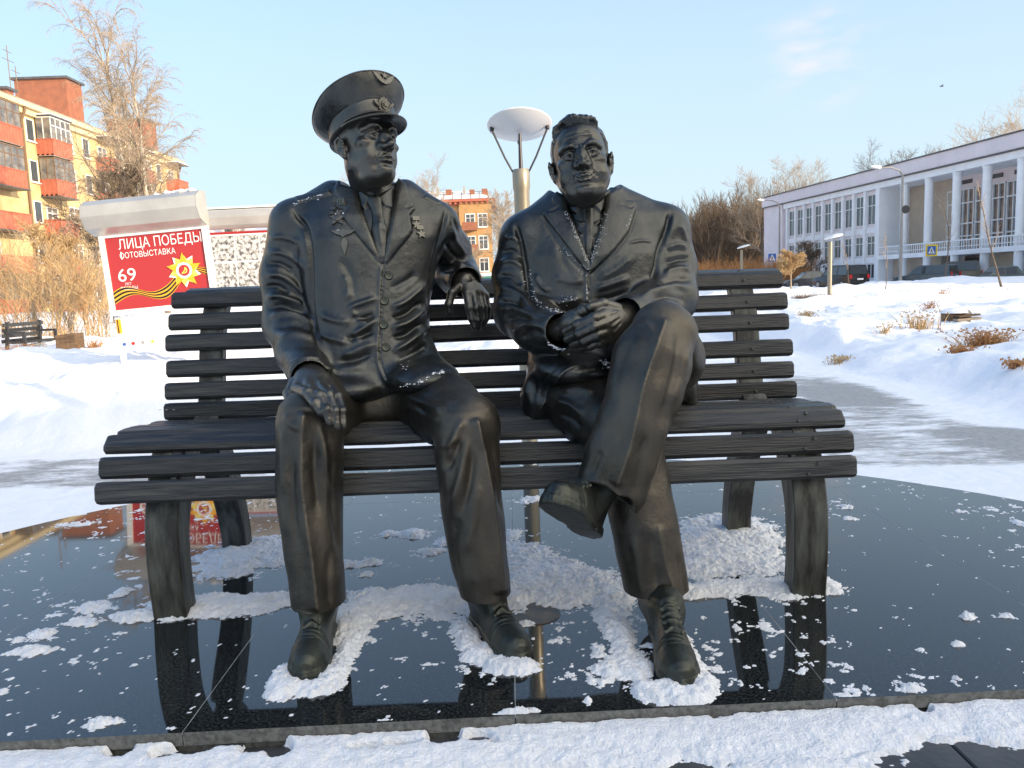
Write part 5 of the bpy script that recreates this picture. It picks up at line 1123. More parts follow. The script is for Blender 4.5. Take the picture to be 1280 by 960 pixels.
# ================================================================== loose snow caught on the statues
def crumbs(name, sk, par_label, pts, seed, r0=.0035):
    """small lumps of snow sitting on a clothed surface, along photo polylines (x, y, spread px, count)"""
    rg = random.Random(seed); mb = MB()
    base = bmesh.new(); bmesh.ops.create_icosphere(base, subdivisions=1, radius=1); bv = [v.co.copy() for v in base.verts]; bf = [[v.index for v in f.verts] for f in base.faces]; base.free()
    for line, spread, cnt, rr_ in pts:
        ln = spline(line, 6) if len(line) > 2 else [np.array(a, float) for a in line]
        for _ in range(cnt):
            t = rg.uniform(0, len(ln)-1.001); i = int(t); q = ln[i]*(1-t+i)+ln[min(i+1, len(ln)-1)]*(t-i)
            c, n_ = sk.at(q[0]+rg.gauss(0, spread), q[1]+rg.gauss(0, spread)); r = rr_*rg.uniform(.45, 1.3)
            sxyz = [rg.uniform(.7, 1.6), rg.uniform(.7, 1.2), rg.uniform(.45, .8)]
            mb.add([(c[0]+v.x*r*sxyz[0]*rg.uniform(.8, 1.2), c[1]+v.y*r*sxyz[1], c[2]+v.z*r*sxyz[2]*rg.uniform(.8, 1.2)) for v in bv], bf)
    o = mb.build(name, M['snow_near'], None, smooth=True); return tag(o, par_label, 'snow', kind='stuff')
crumbs('snow_crumbs', jk1, 'crumbs of snow on the shoulder board, medals and jacket hem of the man in the cap', [([(366, 252), (382, 248), (400, 244)], .8, 26, .0034), ([(419, 270), (424, 262)], 2, 16, .0028), ([(415, 288), (428, 285), (438, 287)], .8, 24, .0030), ([(500, 486), (520, 478), (545, 464), (556, 462)], 1.2, 34, .0036), ([(498, 452), (504, 454)], 4, 12, .0022)], 3)
crumbs('snow_crumbs', jk2, 'crumbs of snow along the lapels, sleeve and cuffs of the bareheaded man', [([(708, 262), (722, 292), (735, 324)], 1.0, 130, .0017), ([(757, 262), (748, 295), (737, 324)], 2.2, 60, .0016), ([(700, 310), (716, 326), (733, 341)], 1.4, 34, .0019), ([(657, 340), (664, 366), (682, 382), (702, 385)], 1.6, 80, .0022), ([(792, 262), (786, 284)], 1.0, 9, .0022),
       ([(735, 352), (735, 370)], 1.2, 22, .0022), ([(688, 434), (700, 436), (708, 438)], 2, 30, .0048), ([(704, 370), (728, 372)], 4, 18, .0024), ([(716, 290), (744, 300)], 6, 20, .0022), ([(758, 448), (765, 458), (748, 444)], 1.5, 26, .0042)], 4)
print('snow crumbs', time.time() - T0)

def flat_crumbs(name, label, items, seed, m=None):
    rg = random.Random(seed); mb = MB(); base = bmesh.new(); bmesh.ops.create_icosphere(base, subdivisions=2, radius=1); bv = [v.co.copy() for v in base.verts]; bf = [[v.index for v in f.verts] for f in base.faces]; base.free()
    for (c, r, n, sp_) in items:
        for _ in range(n):
            x, y = c[0]+rg.gauss(0, sp_), c[1]+rg.gauss(0, sp_*.5); q = r*rg.uniform(.4, 1.1); V = []
            for v in bv: k_ = rg.uniform(.82, 1.15); V.append((x+v.x*q*1.7*k_, y+v.y*q*k_, c[2]+v.z*q*.4*k_))
            mb.add(V, bf)
    return tag(mb.build(name, M['snow_near'], None, smooth=True), label, 'snow', kind='stuff')
flat_crumbs('snow_on_seat', 'small clumps of snow on the bench seat between the knees of the man in the cap', [(P(472, 531, 2.78), .016, 9, .02), (P(462, 543, 2.70), .011, 4, .015), (P(533, 565, 2.56), .008, 4, .006), (P(442, 563, 2.56), .005, 2, .005), (P(213, 512, 3.02), .004, 4, .03)], 5)
flat_crumbs('snow_on_shoes', 'bits of snow lying on the toes of the bronze shoes', [(P(812, 812, 2.22)+np.array([0, 0, .012]), .011, 6, .010), (P(832, 822, 2.16)+np.array([0, 0, .01]), .009, 5, .010), (P(402, 797, 2.24)+np.array([0, 0, .008]), .008, 5, .008)], 6)
# ================================================================== buildings far behind, each a thing with its own parts
def bpart(name, mb, m, par, smooth=False): return mb.build(name, m, par, smooth)
SH = {}
def piece(name, me, loc, par, rot=0, sc=None):
    """repeat of one shared mesh as a part of its own"""
    o = bpy.data.objects.new(name, me); C.objects.link(o); o.location = loc; o.rotation_euler.z = rot
    if sc: o.scale = sc
    parent(o, par); return o
def sub(name, me, loc, par, rot=0):
    o = bpy.data.objects.new(name, me); C.objects.link(o); o.location = loc; o.rotation_euler.z = rot; o.parent = par; return o
def window_meshes(w, h, nv=2, transom=None, fr=.07, m=None, dep=.06):
    """frame and pane meshes: local x along the wall, y outwards negative, z up, origin at the lower left"""
    f = MB(); f.box(0, w, -dep, .0, 0, fr); f.box(0, w, -dep, .0, h-fr, h); f.box(0, fr, -dep, .0, fr, h-fr); f.box(w-fr, w, -dep, .0, fr, h-fr)
    for i in range(1, nv): f.box(w*i/nv-.035, w*i/nv+.035, -dep+.006, .0, fr, h-fr)
    if transom: f.box(fr, w-fr, -dep+.012, .0, transom-.03, transom+.03)
    f.box(-.06, w+.06, -dep-.10, -.002, -.06, -.002)
    p = MB(); p.box(fr*.5, w-fr*.5, -.028, -.012, fr*.5, h-fr*.5)
    a = f.mesh('window'); a.materials.append(m or M['white_paint']); b_ = p.mesh('pane'); return a, b_

# ---- long yellow apartment block on the left: facade faces +X along Y
apt = empty('apartment_block', (-33, 60, GZ)); tag(apt, 'five storey ochre apartment block with orange balconies, snowy roof and brick chimneys', 'building')
X0 = -32.4; YA, YB = 34.0, 81.6; ZR = 14.5
mb = MB(); mb.box(X0-13, X0, YA, YB, GZ-.5, ZR-.35); bpart('wall', mb, M['yellow_wall'], apt)
mb = MB(); mb.box(X0-13.4, X0+.55, YA-.4, YB+.45, ZR-.35, ZR-.02); mb.box(X0-.02, X0+.25, YA, YB+.2, ZR-.75, ZR-.352); bpart('cornice', mb, M['cream'], apt)
mb = MB(); V = [(X0+.65, YA-.4, ZR), (X0+.65, YB+.5, ZR), (X0-6.5, YB+.5-1, ZR+1.75), (X0-6.5, YA+.6, ZR+1.75), (X0-13.6, YB+.5, ZR), (X0-13.6, YA-.4, ZR)]
mb.add(V, [(0, 1, 2, 3), (3, 2, 4, 5), (1, 4, 2), (0, 3, 5), (0, 5, 4, 1)]); rf = bpart('roof', mb, M['snow'], apt)
def chimney(y0, y1, x0, x1, z0, z1):
    c = MB().box(x0, x1, y0, y1, z0, z1).mesh('chimney'); o = link('chimney', c, M['red_brick'], apt)
    k_ = MB().box(x0-.2, x1+.2, y0-.2, y1+.2, z1+.002, z1+.16); k_.build('chimney_cap', M['tar'], apt)
for (pl, pr_, pt, Yc) in ((17, 82, 99, 62.0), (132, 181, 151, 72.5)): chimney(Yc, Yc+2.2, float(P(pl, pt, Yc)[0]), float(P(pr_, pt, Yc)[0]), ZR-.1, float(P((pl+pr_)/2, pt, Yc)[2]))
chimney(55.6, 56.4, X0-1.7, X0-.7, ZR+.1, 15.3)
for y, zt in ((59.2, 19.2), (60.0, 18.0)):
    mb = MB(); mb.tube([(X0-2.5, y, ZR), (X0-2.5, y, zt)], .03, 6); mb.tube([(X0-2.5, y-.7, zt-1), (X0-2.5, y+.7, zt-1)], .02, 5); mb.tube([(X0-2.5, y-.5, zt-.4), (X0-2.5, y+.5, zt-.4)], .02, 5); mb.build('antenna', M['pipe'], apt)
for y in (55.6, 81.3):
    mb = MB(); mb.tube([(X0+.45, y, ZR-.3), (X0+.35, y, ZR-.7), (X0+.12, y, ZR-1.2), (X0+.12, y, 0)], .09, 8); mb.build('downpipe', M['pipe'], apt, True)
FL = [11.30, 8.55, 5.80, 3.05, .30]
wfm, wpm = window_meshes(1.4, 1.5, 2, 1.05); wpm.materials.append(M['glass_warm'])
wfs, wps = window_meshes(.95, 1.5, 1, None); wps.materials.append(M['glass_dark'])
ROTW = rad(90)   # local x -> +Y, outwards (-y) -> +X
rw = random.Random(5)
def wall_window(y, z, small=False):
    o = piece('window', wfs if small else wfm, (X0+.004, y, z), apt, ROTW); sub('pane', wps if small else wpm, (0, 0, 0), o)
for y, sm in ((38, 0), (41.2, 0), (46.4, 0), (48.8, 1), (56.1, 1), (60.6, 0), (63.4, 1), (68.6, 0), (74.0, 0), (76.4, 1)):
    for z in FL: wall_window(y, z+.75, bool(sm))
def balcony(y0, y1, z, style):
    dpt = 1.15
    pm_ = MB(); pm_.box(X0+.002, X0+dpt, y0, y1, z-.14, z); b_ = pm_.build('balcony', M['concrete'], apt)
    q = MB()
    n_ = int((y1-y0)/.16)
    for i in range(n_): yy = y0+(y1-y0)*i/n_; q.box(X0+dpt-.02+.012*(i % 2), X0+dpt+.02+.012*(i % 2), yy, yy+(y1-y0)/n_, z-.10, z+.98)
    for yy in (y0, y1-.04):
        for i in range(7): q.box(X0+.004+i*.163, X0+.004+(i+1)*.163, yy-.012*(i % 2), yy+.04, z-.10, z+.98)
    q.box(X0+.004, X0+dpt+.06, y0-.03, y1+.03, z+.982, z+1.04); q.build('railing_panel', M['orange_panel'], b_) if False else None
    o = q.build('railing_panel', M['orange_panel'], apt)
    if style:
        g_ = MB(); top = z+2.45
        nb = max(int((y1-y0)/.62), 3); fr = .05
        for i in range(nb+1): yy = y0+(y1-y0)*i/nb; g_.box(X0+dpt-.06, X0+dpt, yy-.03 if i else yy, yy+.03 if i < nb else yy, z+1.042, top)
        g_.box(X0+dpt-.07, X0+dpt+.01, y0, y1, top, top+.08); g_.box(X0+dpt-.07, X0+dpt+.006, y0, y1, top-.55, top-.49)
        for yy in (y0, y1-.05): g_.box(X0+.004, X0+dpt-.062, yy, yy+.05, top, top+.07); g_.box(X0+.55, X0+.61, yy, yy+.05, z+1.042, top)
        g_.build('balcony_frame', M['white_paint'] if style == 2 else M['pipe'], apt)
        p_ = MB(); p_.box(X0+dpt-.045, X0+dpt-.02, y0+.03, y1-.03, z+1.043, top-.002); p_.box(X0+.1, X0+dpt-.06, y0+.015, y0+.03, z+1.043, top-.002); p_.box(X0+.1, X0+dpt-.06, y1-.03, y1-.015, z+1.043, top-.002); p_.build('pane', M['glass_warm'], apt)
    else:
        wall_window(y0+.4, z+.5); 
    if style != 1:
        r_ = MB(); r_.box(X0+.004, X0+dpt+.15, y0-.1, y1+.1, z+2.56, z+2.64); r_.build('canopy', M['tar'], apt)
        if z > 11: s_ = MB(); s_.box(X0+.006, X0+dpt+.1, y0-.08, y1+.08, z+2.642, z+2.72); s_.build('canopy_snow', M['snow'], apt)
for bi, (y0, y1, st_) in enumerate(((42.6, 45.8, (1, 0, 1, 0, 1)), (50.2, 53.7, (1, 1, 0, 0, 1)), (57.2, 59.7, (2, 1, 0, 0, 2)), (65.3, 67.8, (0, 0, 0, 1, 0)), (71.0, 73.3, (0, 2, 1, 0, 0)), (78.5, 80.9, (0, 0, 1, 0, 1)))):
    for z, st in zip(FL, st_): balcony(y0, y1, z, st)

# ---- ochre building with a balustraded snowy roof, far behind between the statues
yb = empty('ochre_brick_building', (-10, 112, GZ)); tag(yb, 'ochre brick building with snow covered roof and small chimneys, seen between the two statues', 'building')
ZT = 13.4
M['far_brick'] = mat('orange_ochre_brick', (.46, .27, .11), .85, col2=(.34, .19, .08), scale=.8, bump=.3, bscale=6, bdist=.03)
bpart('wall', MB().box(-30, -2.2, 112, 124, GZ-.5, ZT-.7), M['far_brick'], yb)
bpart('pilaster', MB().box(-6.4, -2.0, 111.2, 112-.004, GZ-.5, ZT-.71), M['far_brick'], yb)
mb = MB(); mb.box(-30.5, -1.5, 110.8, 124.5, ZT-.698, ZT-.35); mb.box(-30.3, -1.7, 111.4, 124.4, ZT-1.1, ZT-.7+.001)
for i in range(40): mb.box(-30+i*.72, -29.72+i*.72, 110.95, 111.35, ZT-1.0, ZT-.70)
bpart('cornice', mb, M['orange_panel'], yb)
mb = MB(); mb.add([(-30.6, 110.7, ZT-.34), (-1.4, 110.7, ZT-.34), (-1.4, 124.6, ZT-.34), (-30.6, 124.6, ZT-.34), (-24, 117.6, ZT+1.5), (-5, 117.6, ZT+1.5)], [(0, 1, 5, 4), (1, 2, 5), (2, 3, 4, 5), (3, 0, 4), (3, 2, 1, 0)]); bpart('roof', mb, M['snow'], yb)
for i in range(9): mb = MB(); mb.box(-12+i*1.2, -11.9+i*1.2, 110.9, 111.0, ZT-.33, ZT+.55); mb.build('railing_post', M['pipe'], yb)
mb = MB(); mb.box(-12, -2.3, 110.92, 110.98, ZT+.56, ZT+.62); mb.build('railing', M['pipe'], yb)
for x, h_, w_ in ((-11.6, 1.3, .8), (-9.6, 1.8, .3), (-8.3, 1.35, .8), (-5.9, 1.7, .3), (-5.0, 1.25, .7), (-3.3, 1.3, .8)):
    link('chimney', MB().box(x, x+w_, 114, 114.9, ZT+.2, ZT+h_).mesh('chimney'), M['red_brick'] if w_ > .6 else M['concrete'], yb)
wf2, wp2 = window_meshes(1.35, 1.9, 2, 1.3, fr=.12); wp2.materials.append(M['glass_dark'])
for z in (9.2, 6.2, 3.2, .3):
    for x in (-11.7, -9.4, -27, -24, -21, -18, -15): o = piece('window', wf2, (x, 112-.006, z), yb); sub('pane', wp2, (0, 0, 0), o)
    for x in (-5.6, -3.9): o = piece('window', wf2, (x, 111.2-.006, z), yb); sub('pane', wp2, (0, 0, 0), o)
for z in (9.0, 6.0): mb = MB(); mb.box(-6.0, -4.0, 110.2, 111.19, z-.2, z); mb.box(-6.0, -4.0, 110.2, 110.28, z+.001, z+.9); mb.build('balcony', M['red_brick'], yb)

# ---- low pale building with a snowy roof and an arched dormer, between apartment block and statues
lb = empty('low_pale_building', (-38, 122, GZ)); tag(lb, 'low pale building with snowy roof and small arched dormer far behind the photo stand', 'building')
bpart('wall', MB().box(-58, -34.5, 122, 132, GZ-.5, 10.2), M['cream'], lb)
mb = MB(); mb.add([(-58.5, 121.5, 10.25), (-34, 121.5, 10.25), (-34, 132.5, 10.25), (-58.5, 132.5, 10.25), (-56, 127, 13.6), (-36, 127, 13.6)], [(0, 1, 5, 4), (1, 2, 5), (2, 3, 4, 5), (3, 0, 4), (3, 2, 1, 0)]); bpart('roof', mb, M['snow'], lb)
mb = MB()
for i in range(34): mb.box(-58+i*.72, -57.7+i*.72, 121.3, 121.49, 9.2, 10.2)
mb.box(-58.2, -34.2, 121.28, 121.5, 10.2, 10.34); bpart('balustrade', mb, M['cream'], lb)
mb = MB(); mb.prism([(-1.2, 0), (1.2, 0), (1.2, 1.0), (.85, 1.7), (0, 2.0), (-.85, 1.7), (-1.2, 1.0)], (-41.5, 121.6, 10.3), (1, 0, 0), (0, 0, 1), (0, 3, 0)); bpart('dormer', mb, M['white_paint'], lb)
mb = MB(); mb.prism([(-.6, .2), (.6, .2), (.6, .9), (0, 1.5), (-.6, .9)], (-41.5, 121.56, 10.3), (1, 0, 0), (0, 0, 1), (0, .03, 0)); bpart('dormer_window', mb, M['glass_dark'], lb)

# ---- kiosk roofs and fence behind, right of the ochre building
kb = empty('market_kiosk', (-3.6, 96, GZ)); tag(kb, 'low kiosk with green front and snow on its flat roof below the ochre building', 'kiosk')
M['green_paint'] = mat('green_paint', (.05, .22, .16), .5); bpart('wall', MB().box(-16, -1.6, 96, 100, GZ-.3, 2.3), mat('grey_green_wall', (.28, .34, .30), .7), kb); bpart('sign_band', MB().box(-16.1, -1.5, 95.8, 95.99, 1.7, 2.35), M['green_paint'], kb); bpart('roof', MB().box(-16.3, -1.3, 95.6, 100.3, 2.36, 2.75), M['snow'], kb)

# ---- pale hall with a portico on the right: facade faces -X
hall = empty('portico_hall', (36, 72, GZ)); tag(hall, 'long pale lilac hall with tall white portico columns and glazed front', 'building')
import itertools
D0 = Vector((-.12, 1, 0)).normalized(); NRM = Vector((-1, -.12, 0)).normalized()      # along the facade (away), outwards
def HP(y, out=0.0, z=0.0):
    """point on the facade plane at depth y, moved outwards"""
    return Vector((37.8-.12*(y-60), y, z)) + NRM*out
def hbox(mb, y0, y1, o0, o1, z0, z1):
    z0, z1 = (z*.968 if z > 0 else z for z in (z0, z1)); a = HP(y0, o0, z0); return mb.obox(a, HP(y1, o0, z0)-a, NRM*(o1-o0), Vector((0, 0, z1-z0)))
ZH = 11.3; YP0, YP1 = 47.0, 78.0; YE = 103.0
mb = MB(); hbox(mb, 78.0, 98.0, -16, -.35, GZ-.4, 9.4); hbox(mb, 98.0, YE, -16, 0, GZ-.4, 10.1); hbox(mb, YP0, 78.0, -16, -3.2, GZ-.4, 9.8); hbox(mb, YP0-12, YP0, -16, 0, GZ-.4, 10.1)
bpart('wall', mb, M['lilac'], hall)
mb = MB(); hbox(mb, YP0-12.2, YE+.2, -16.2, .18, 10.12, ZH); bpart('parapet', mb, M['lilac'], hall)
mb = MB(); hbox(mb, YP0-12.25, YE+.25, -16.25, .30, ZH+.002, ZH+.12); hbox(mb, YP0-12.2, YE+.2, -1, .32, 10.02, 10.115); bpart('roof_edge', mb, M['tar'], hall)
mb = MB(); hbox(mb, YP0-12.2, YE+.2, -16, -.5, ZH+.125, ZH+.22); bpart('roof_snow', mb, M['snow'], hall)
mb = MB(); hbox(mb, YP0, 78.0, -3.2, .05, 9.42, 10.0); hbox(mb, 78.0, 97.6, -.34, .05, 9.42, 10.0); bpart('architrave', mb, M['column'], hall)
mb = MB(); hbox(mb, YP0, 77.6, -3.1, .10, 2.45, 2.75); bpart('balcony', mb, M['column'], hall)
mb = MB(); hbox(mb, YP0, 77.6, .0, .06, 3.60, 3.70); hbox(mb, YP0, 77.6, .0, .06, 3.1, 3.16); hbox(mb, YP0, 77.6, .0, .06, 2.752, 2.85)
for i in range(100): y = YP0+.3*i+.1; hbox(mb, y, y+.05, .01, .05, 2.851, 3.60)
bpart('balcony_railing', mb, M['column'], hall)
for y in (49.4, 53.0, 56.6, 60.2, 63.8, 67.3, 70.9, 74.4):
    c = HP(y, -.35); mb = MB(); mb.lathe((c.x, c.y, GZ-.3), [(.34, 0), (.34, 9.60), (.38, 9.62), (.38, 9.81)], 20); mb.build('column', M['column'], hall, True)
mb = MB(); hbox(mb, 77.6, 78.0, -3.2, .12, GZ-.3, 9.41); bpart('end_pier', mb, M['column'], hall)
mb = MB(); hbox(mb, 71, 77.59, -3.19, -3.0, 2.76, 9.4); bpart('inner_wall', mb, M['beige'], hall)
# curtain wall behind the columns
for y in np.arange(YP0+.3, 70.6, 3.58):
    f_ = MB(); w_ = 3.3
    for q in range(6): yy = y+w_*q/5; hbox(f_, yy-.05, yy+.05, -3.19, -2.96, 2.8, 8.3)
    for z in (2.8, 4.1, 5.2, 7.0, 8.2): hbox(f_, y-.05, y+w_+.05, -3.19, -2.94, z, z+.12)
    o = f_.build('window', M['white_paint'], hall); p_ = MB(); hbox(p_, y, y+w_, -3.18, -3.10, 2.82, 8.28); p_.build('pane', M['glass_warm'], o) 
    g_ = MB(); hbox(g_, y+.5, y+w_-.5, -3.19, -3.12, 8.75, 9.1); g_.build('vent_slot', M['tar'], hall)
for y0, y1 in ((66.2, 69.6), (55.5, 58.5)):
    f_ = MB()
    for q in range(4): yy = y0+(y1-y0)*q/3; hbox(f_, yy-.05, yy+.05, -3.1, -2.98, GZ, 2.2)
    hbox(f_, y0, y1, -3.1, -2.97, 2.2, 2.4); hbox(f_, y0, y1, -3.1, -3.0, 1.6, 1.68); o = f_.build('door', M['pipe'], hall)
    p_ = MB(); hbox(p_, y0, y1, -3.08, -3.04, GZ, 2.2); p_.build('pane', M['glass_dark'], o)
for y0, y1 in ((70.5, 77.55), (59.5, 65.5), (50, 55)): mb = MB(); hbox(mb, y0, y1, -3.15, -1.4, GZ-.2, 2.44); bpart('ground_floor_wall', mb, M['beige'], hall)
# nine window bays between pilasters
ys_ = np.linspace(78.4, 97.0, 10)
M['glass_orange'] = M['glass_dark']
for i, y in enumerate(ys_):
    mb = MB(); hbox(mb, y-.17, y+.17, -.345, -.06, GZ-.2, 9.41); mb.build('pilaster', M['column'], hall)
    if i == 9: continue
    yw = y+.32; ww = ys_[1]-ys_[0]-.64
    for z0, h_ in ((6.0, 3.0), (2.9, 2.0), (.6, 1.5)):
        f_ = MB(); hbox(f_, yw, yw+.09, -.34, -.26, z0, z0+h_); hbox(f_, yw+ww-.09, yw+ww, -.34, -.26, z0, z0+h_); hbox(f_, yw+ww/2-.04, yw+ww/2+.04, -.34, -.265, z0, z0+h_)
        hbox(f_, yw, yw+ww, -.34, -.255, z0-.02, z0+.07); hbox(f_, yw, yw+ww, -.34, -.255, z0+h_-.07, z0+h_+.02)
        if h_ > 1.6: hbox(f_, yw, yw+ww, -.34, -.257, z0+h_*.62, z0+h_*.62+.07)
        o = f_.build('window', M['white_paint'], hall); p_ = MB(); hbox(p_, yw+.01, yw+ww-.01, -.335, -.30, z0, z0+h_); p_.build('pane', M['glass_dark'], o)
    for z0, z1 in ((5.15, 5.7), (GZ-.2, .45), (2.15, 2.75)): mb = MB(); hbox(mb, y+.24, ys_[i+1]-.24, -.345, -.22, z0, z1); mb.build('spandrel', M['column'], hall)

# ---- unseen brick block, added to the right behind the viewer to shade the square
sb_ = empty('added_shade_block', (30, -14, GZ)); tag(sb_, 'long brick block added out of view behind the viewer to shade the square', 'building')
BA, BB = Vector((-12, -33, 0)), Vector((60, 3.0, 0)); bd_ = (BB-BA).normalized(); bn = Vector((bd_.y, -bd_.x, 0)); ZB = 9.0
mb = MB(); mb.obox(BA+Vector((0, 0, GZ-.4)), BB-BA, bn*12, (0, 0, ZB-GZ)); bpart('wall', mb, M['red_brick'], sb_)
mb = MB(); mb.obox(BA-bd_*.4-bn*.4+Vector((0, 0, ZB-.395)), BB-BA+bd_*.8, bn*12.8, (0, 0, .35)); bpart('roof', mb, M['snow'], sb_)
for z in (1.2, 4.2, 7.2):
    for i in range(26):
        c = BA+bd_*(1.5+i*3.0)+Vector((0, 0, z)); f_ = MB(); f_.obox(c-bn*.06, bd_*1.5, bn*.058, (0, 0, 1.7)); f_.build('window', M['glass_dark'], sb_)
print('background', time.time() - T0)
# ================================================================== BARE TREES
def segs_mesh(name, S):
    """S: (n, 8) p0, p1, r0, r1 -> three-sided twigs"""
    S = np.asarray(S, float); a, b = S[:, :3], S[:, 3:6]; t = b-a; t /= np.linalg.norm(t, axis=1)[:, None]+1e-9
    ref = np.where(np.abs(t[:, 2:3]) > .9, np.array([[1., 0, 0]]), np.array([[0., 0, 1]])); u = np.cross(t, ref); u /= np.linalg.norm(u, axis=1)[:, None]; v = np.cross(t, u)
    V = []
    for (p, r) in ((a, S[:, 6:7]), (b, S[:, 7:8])):
        for k in range(3): c, s_ = math.cos(2.094*k), math.sin(2.094*k); V.append(p+(u*c+v*s_)*r)
    V = np.stack(V, 1).reshape(-1, 3); n = len(S); o = np.arange(n)[:, None]*6
    F = np.concatenate([o+np.array([[k, (k+1) % 3, 3+(k+1) % 3, 3+k]]) for k in range(3)])
    return mesh_np(name, V, F)
def grow(rg, p, d, L, r, lev, out, spread=.55, droop=0.0, up=.15, nseg=4, kids=(3, 5), rmin=.006, maxlev=4, shrink=.62, start=.35):
    """one limb and, recursively, its side limbs"""
    d = np.array(d, float); pts = [np.array(p, float)]; dirs = [d]; st_ = L/nseg
    for i in range(nseg):
        d = d + np.array([rg.gauss(0, .13), rg.gauss(0, .13), rg.gauss(0, .08)]) + np.array([0, 0, up*.3 - droop*(i+1)/nseg*(lev/2.0)]); d /= np.linalg.norm(d)
        q = pts[-1]+d*st_; r0 = max(r*(1-.8*i/nseg), rmin); r1 = max(r*(1-.8*(i+1)/nseg), rmin*.8)
        out.append([*pts[-1], *q, r0, r1]); pts.append(q); dirs.append(d)
    if lev >= maxlev: return
    n = rg.randint(*kids)
    for k in range(n):
        t = start+(1-start)*(k+rg.random()*.8)/n*.98; i = min(int(t*nseg), nseg-1); f_ = t*nseg-i; q = pts[i]*(1-f_)+pts[i+1]*f_
        az = rg.random()*6.283; dd = dirs[i+1]; s_ = spread*rg.uniform(.7, 1.3); o = np.array([math.cos(az), math.sin(az), rg.uniform(-.2, .5)]); o -= dd*(o@dd); o /= np.linalg.norm(o)+1e-9
        nd = dd*math.cos(s_)+o*math.sin(s_)
        grow(rg, q, nd, L*shrink*rg.uniform(.7, 1.15)*(1.15-.45*t), max(r*.5*(1-.5*t), rmin), lev+1, out, spread, droop, up, max(nseg-1, 2) if droop == 0 else nseg, kids, rmin, maxlev, shrink, .15)
def tree_segs(seed, h, kind):
    rg = random.Random(seed); out = []
    if kind == 'birch': grow(rg, (0, 0, 0), (rg.gauss(0, .04), rg.gauss(0, .04), 1), h*.95, h*.011, 0, out, .40, .34, .16, 9, (14, 17), .0045, 3, .40, .20)
    elif kind == 'broad':
        grow(rg, (0, 0, 0), (rg.gauss(0, .05), rg.gauss(0, .05), 1), h*.62, h*.017, 0, out, .75, .0, .25, 6, (6, 8), .010, 4, .62, .35)
    elif kind == 'forest': grow(rg, (0, 0, 0), (rg.gauss(0, .05), rg.gauss(0, .05), 1), h*.93, h*.010, 0, out, .55, .0, .35, 6, (9, 11), .024, 2, .36, .18)
    elif kind == 'bush':
        for _ in range(rg.randint(9, 13)): a = rg.random()*6.28; s_ = rg.uniform(.1, .75); grow(rg, (rg.gauss(0, .12), rg.gauss(0, .12), 0), (math.cos(a)*s_, math.sin(a)*s_, 1), h*rg.uniform(.6, 1), .016, 1, out, .45, .0, .1, 4, (4, 6), .006, 3, .55, .2)
    elif kind == 'sapling': grow(rg, (0, 0, 0), (0, 0, 1), h, h*.009, 0, out, .5, 0, .3, 6, (8, 11), .006, 2, .22, .35)
    return np.array(out)
def tree(name, loc, h, kind, seed, label, group=None, m_tr=None, m_cr=None, trunk_r=None, cut=None):
    S = tree_segs(seed, h, kind); z0 = ground_h(loc[0], loc[1]) if len(loc) < 3 else loc[2]
    root = empty(name, (loc[0], loc[1], float(z0))); tag(root, label, 'tree' if kind != 'bush' else 'bush', group)
    S[:, [0, 3]] += loc[0]; S[:, [1, 4]] += loc[1]; S[:, [2, 5]] += float(z0)-.05
    big = S[:, 6] > (cut or h*.0042)
    if kind == 'bush': link('branches', segs_mesh('branches', S), m_cr or M['twig'], root); return root
    nt_ = [(s_[:3], s_[6]) for s_ in S[:(9 if kind == 'birch' else 6)]]; mb = MB()
    pts = [q[0] for q in nt_]+[S[len(nt_)-1, 3:6]]; rs = [q[1] for q in nt_]+[S[len(nt_)-1, 7]]; rs[0] *= 1.3
    mb.tube(pts, rs, 8); mb.build('trunk', m_tr or M['bark'], root, True)
    link('crown', segs_mesh('crown', S[len(nt_):]), m_cr or M['twig'], root); return root
def ground_at(px, Y):
    c = P(px, 360, Y); return (c[0], Y)
GT = 'bare trees before the ochre apartment block'
for i, (px, Y, h, lb_) in enumerate(((170, 38, 12.6, 'tall weeping birch with pale trunk, left one of the group before the ochre block'), (192, 41, 12.2, 'weeping birch in the middle of the group before the ochre block'), (208, 36, 10.8, 'weeping birch with hanging twigs at the right end of the ochre block'))):
    tree('birch_tree', ground_at(px, Y), h, 'birch', 11+i, lb_, GT, M['birch'], M['twig'])
tree('bare_tree', ground_at(143, 34), 7.6, 'broad', 21, 'dark bare tree standing just left of the birches before the ochre block', GT, M['bark'], M['bark'])
tree('bare_tree', ground_at(82, 30), 5.6, 'broad', 22, 'low spreading bare tree before the middle balconies of the ochre block', GT, M['birch'], M['twig'])
tree('bare_tree', ground_at(38, 27), 5.0, 'broad', 23, 'bare tree at the left edge with golden twigs before the lowest balconies', GT, M['bark'], M['straw'])
for i, (px, Y, h, lb_) in enumerate(((8, 21, 2.3, 'bare bush leftmost of the row behind the small far bench'), (32, 22.5, 2.7, 'bare bush with long leaning stems left of the photo stand'), (60, 21.5, 2.4, 'sunlit golden bare bush in the row left of the photo stand'), (84, 23, 2.7, 'thick bare bush in the row left of the photo stand'), (106, 22, 2.2, 'bare bush right behind the left post of the photo stand'), (126, 24, 2.5, 'bare bush half hidden by the red poster stand'), (20, 26, 3.2, 'tall bare bush behind the row at the left edge'), (70, 27, 3.1, 'tall bare bush behind the row below the balconies'), (118, 27, 3.0, 'tall bare bush behind the row next to the dark bare tree'))):
    tree('bare_bush', ground_at(px, Y), h, 'bush', 31+i, lb_, 'bare bushes by the ochre block', None, M['straw'] if i % 2 == 0 else M['twig'])
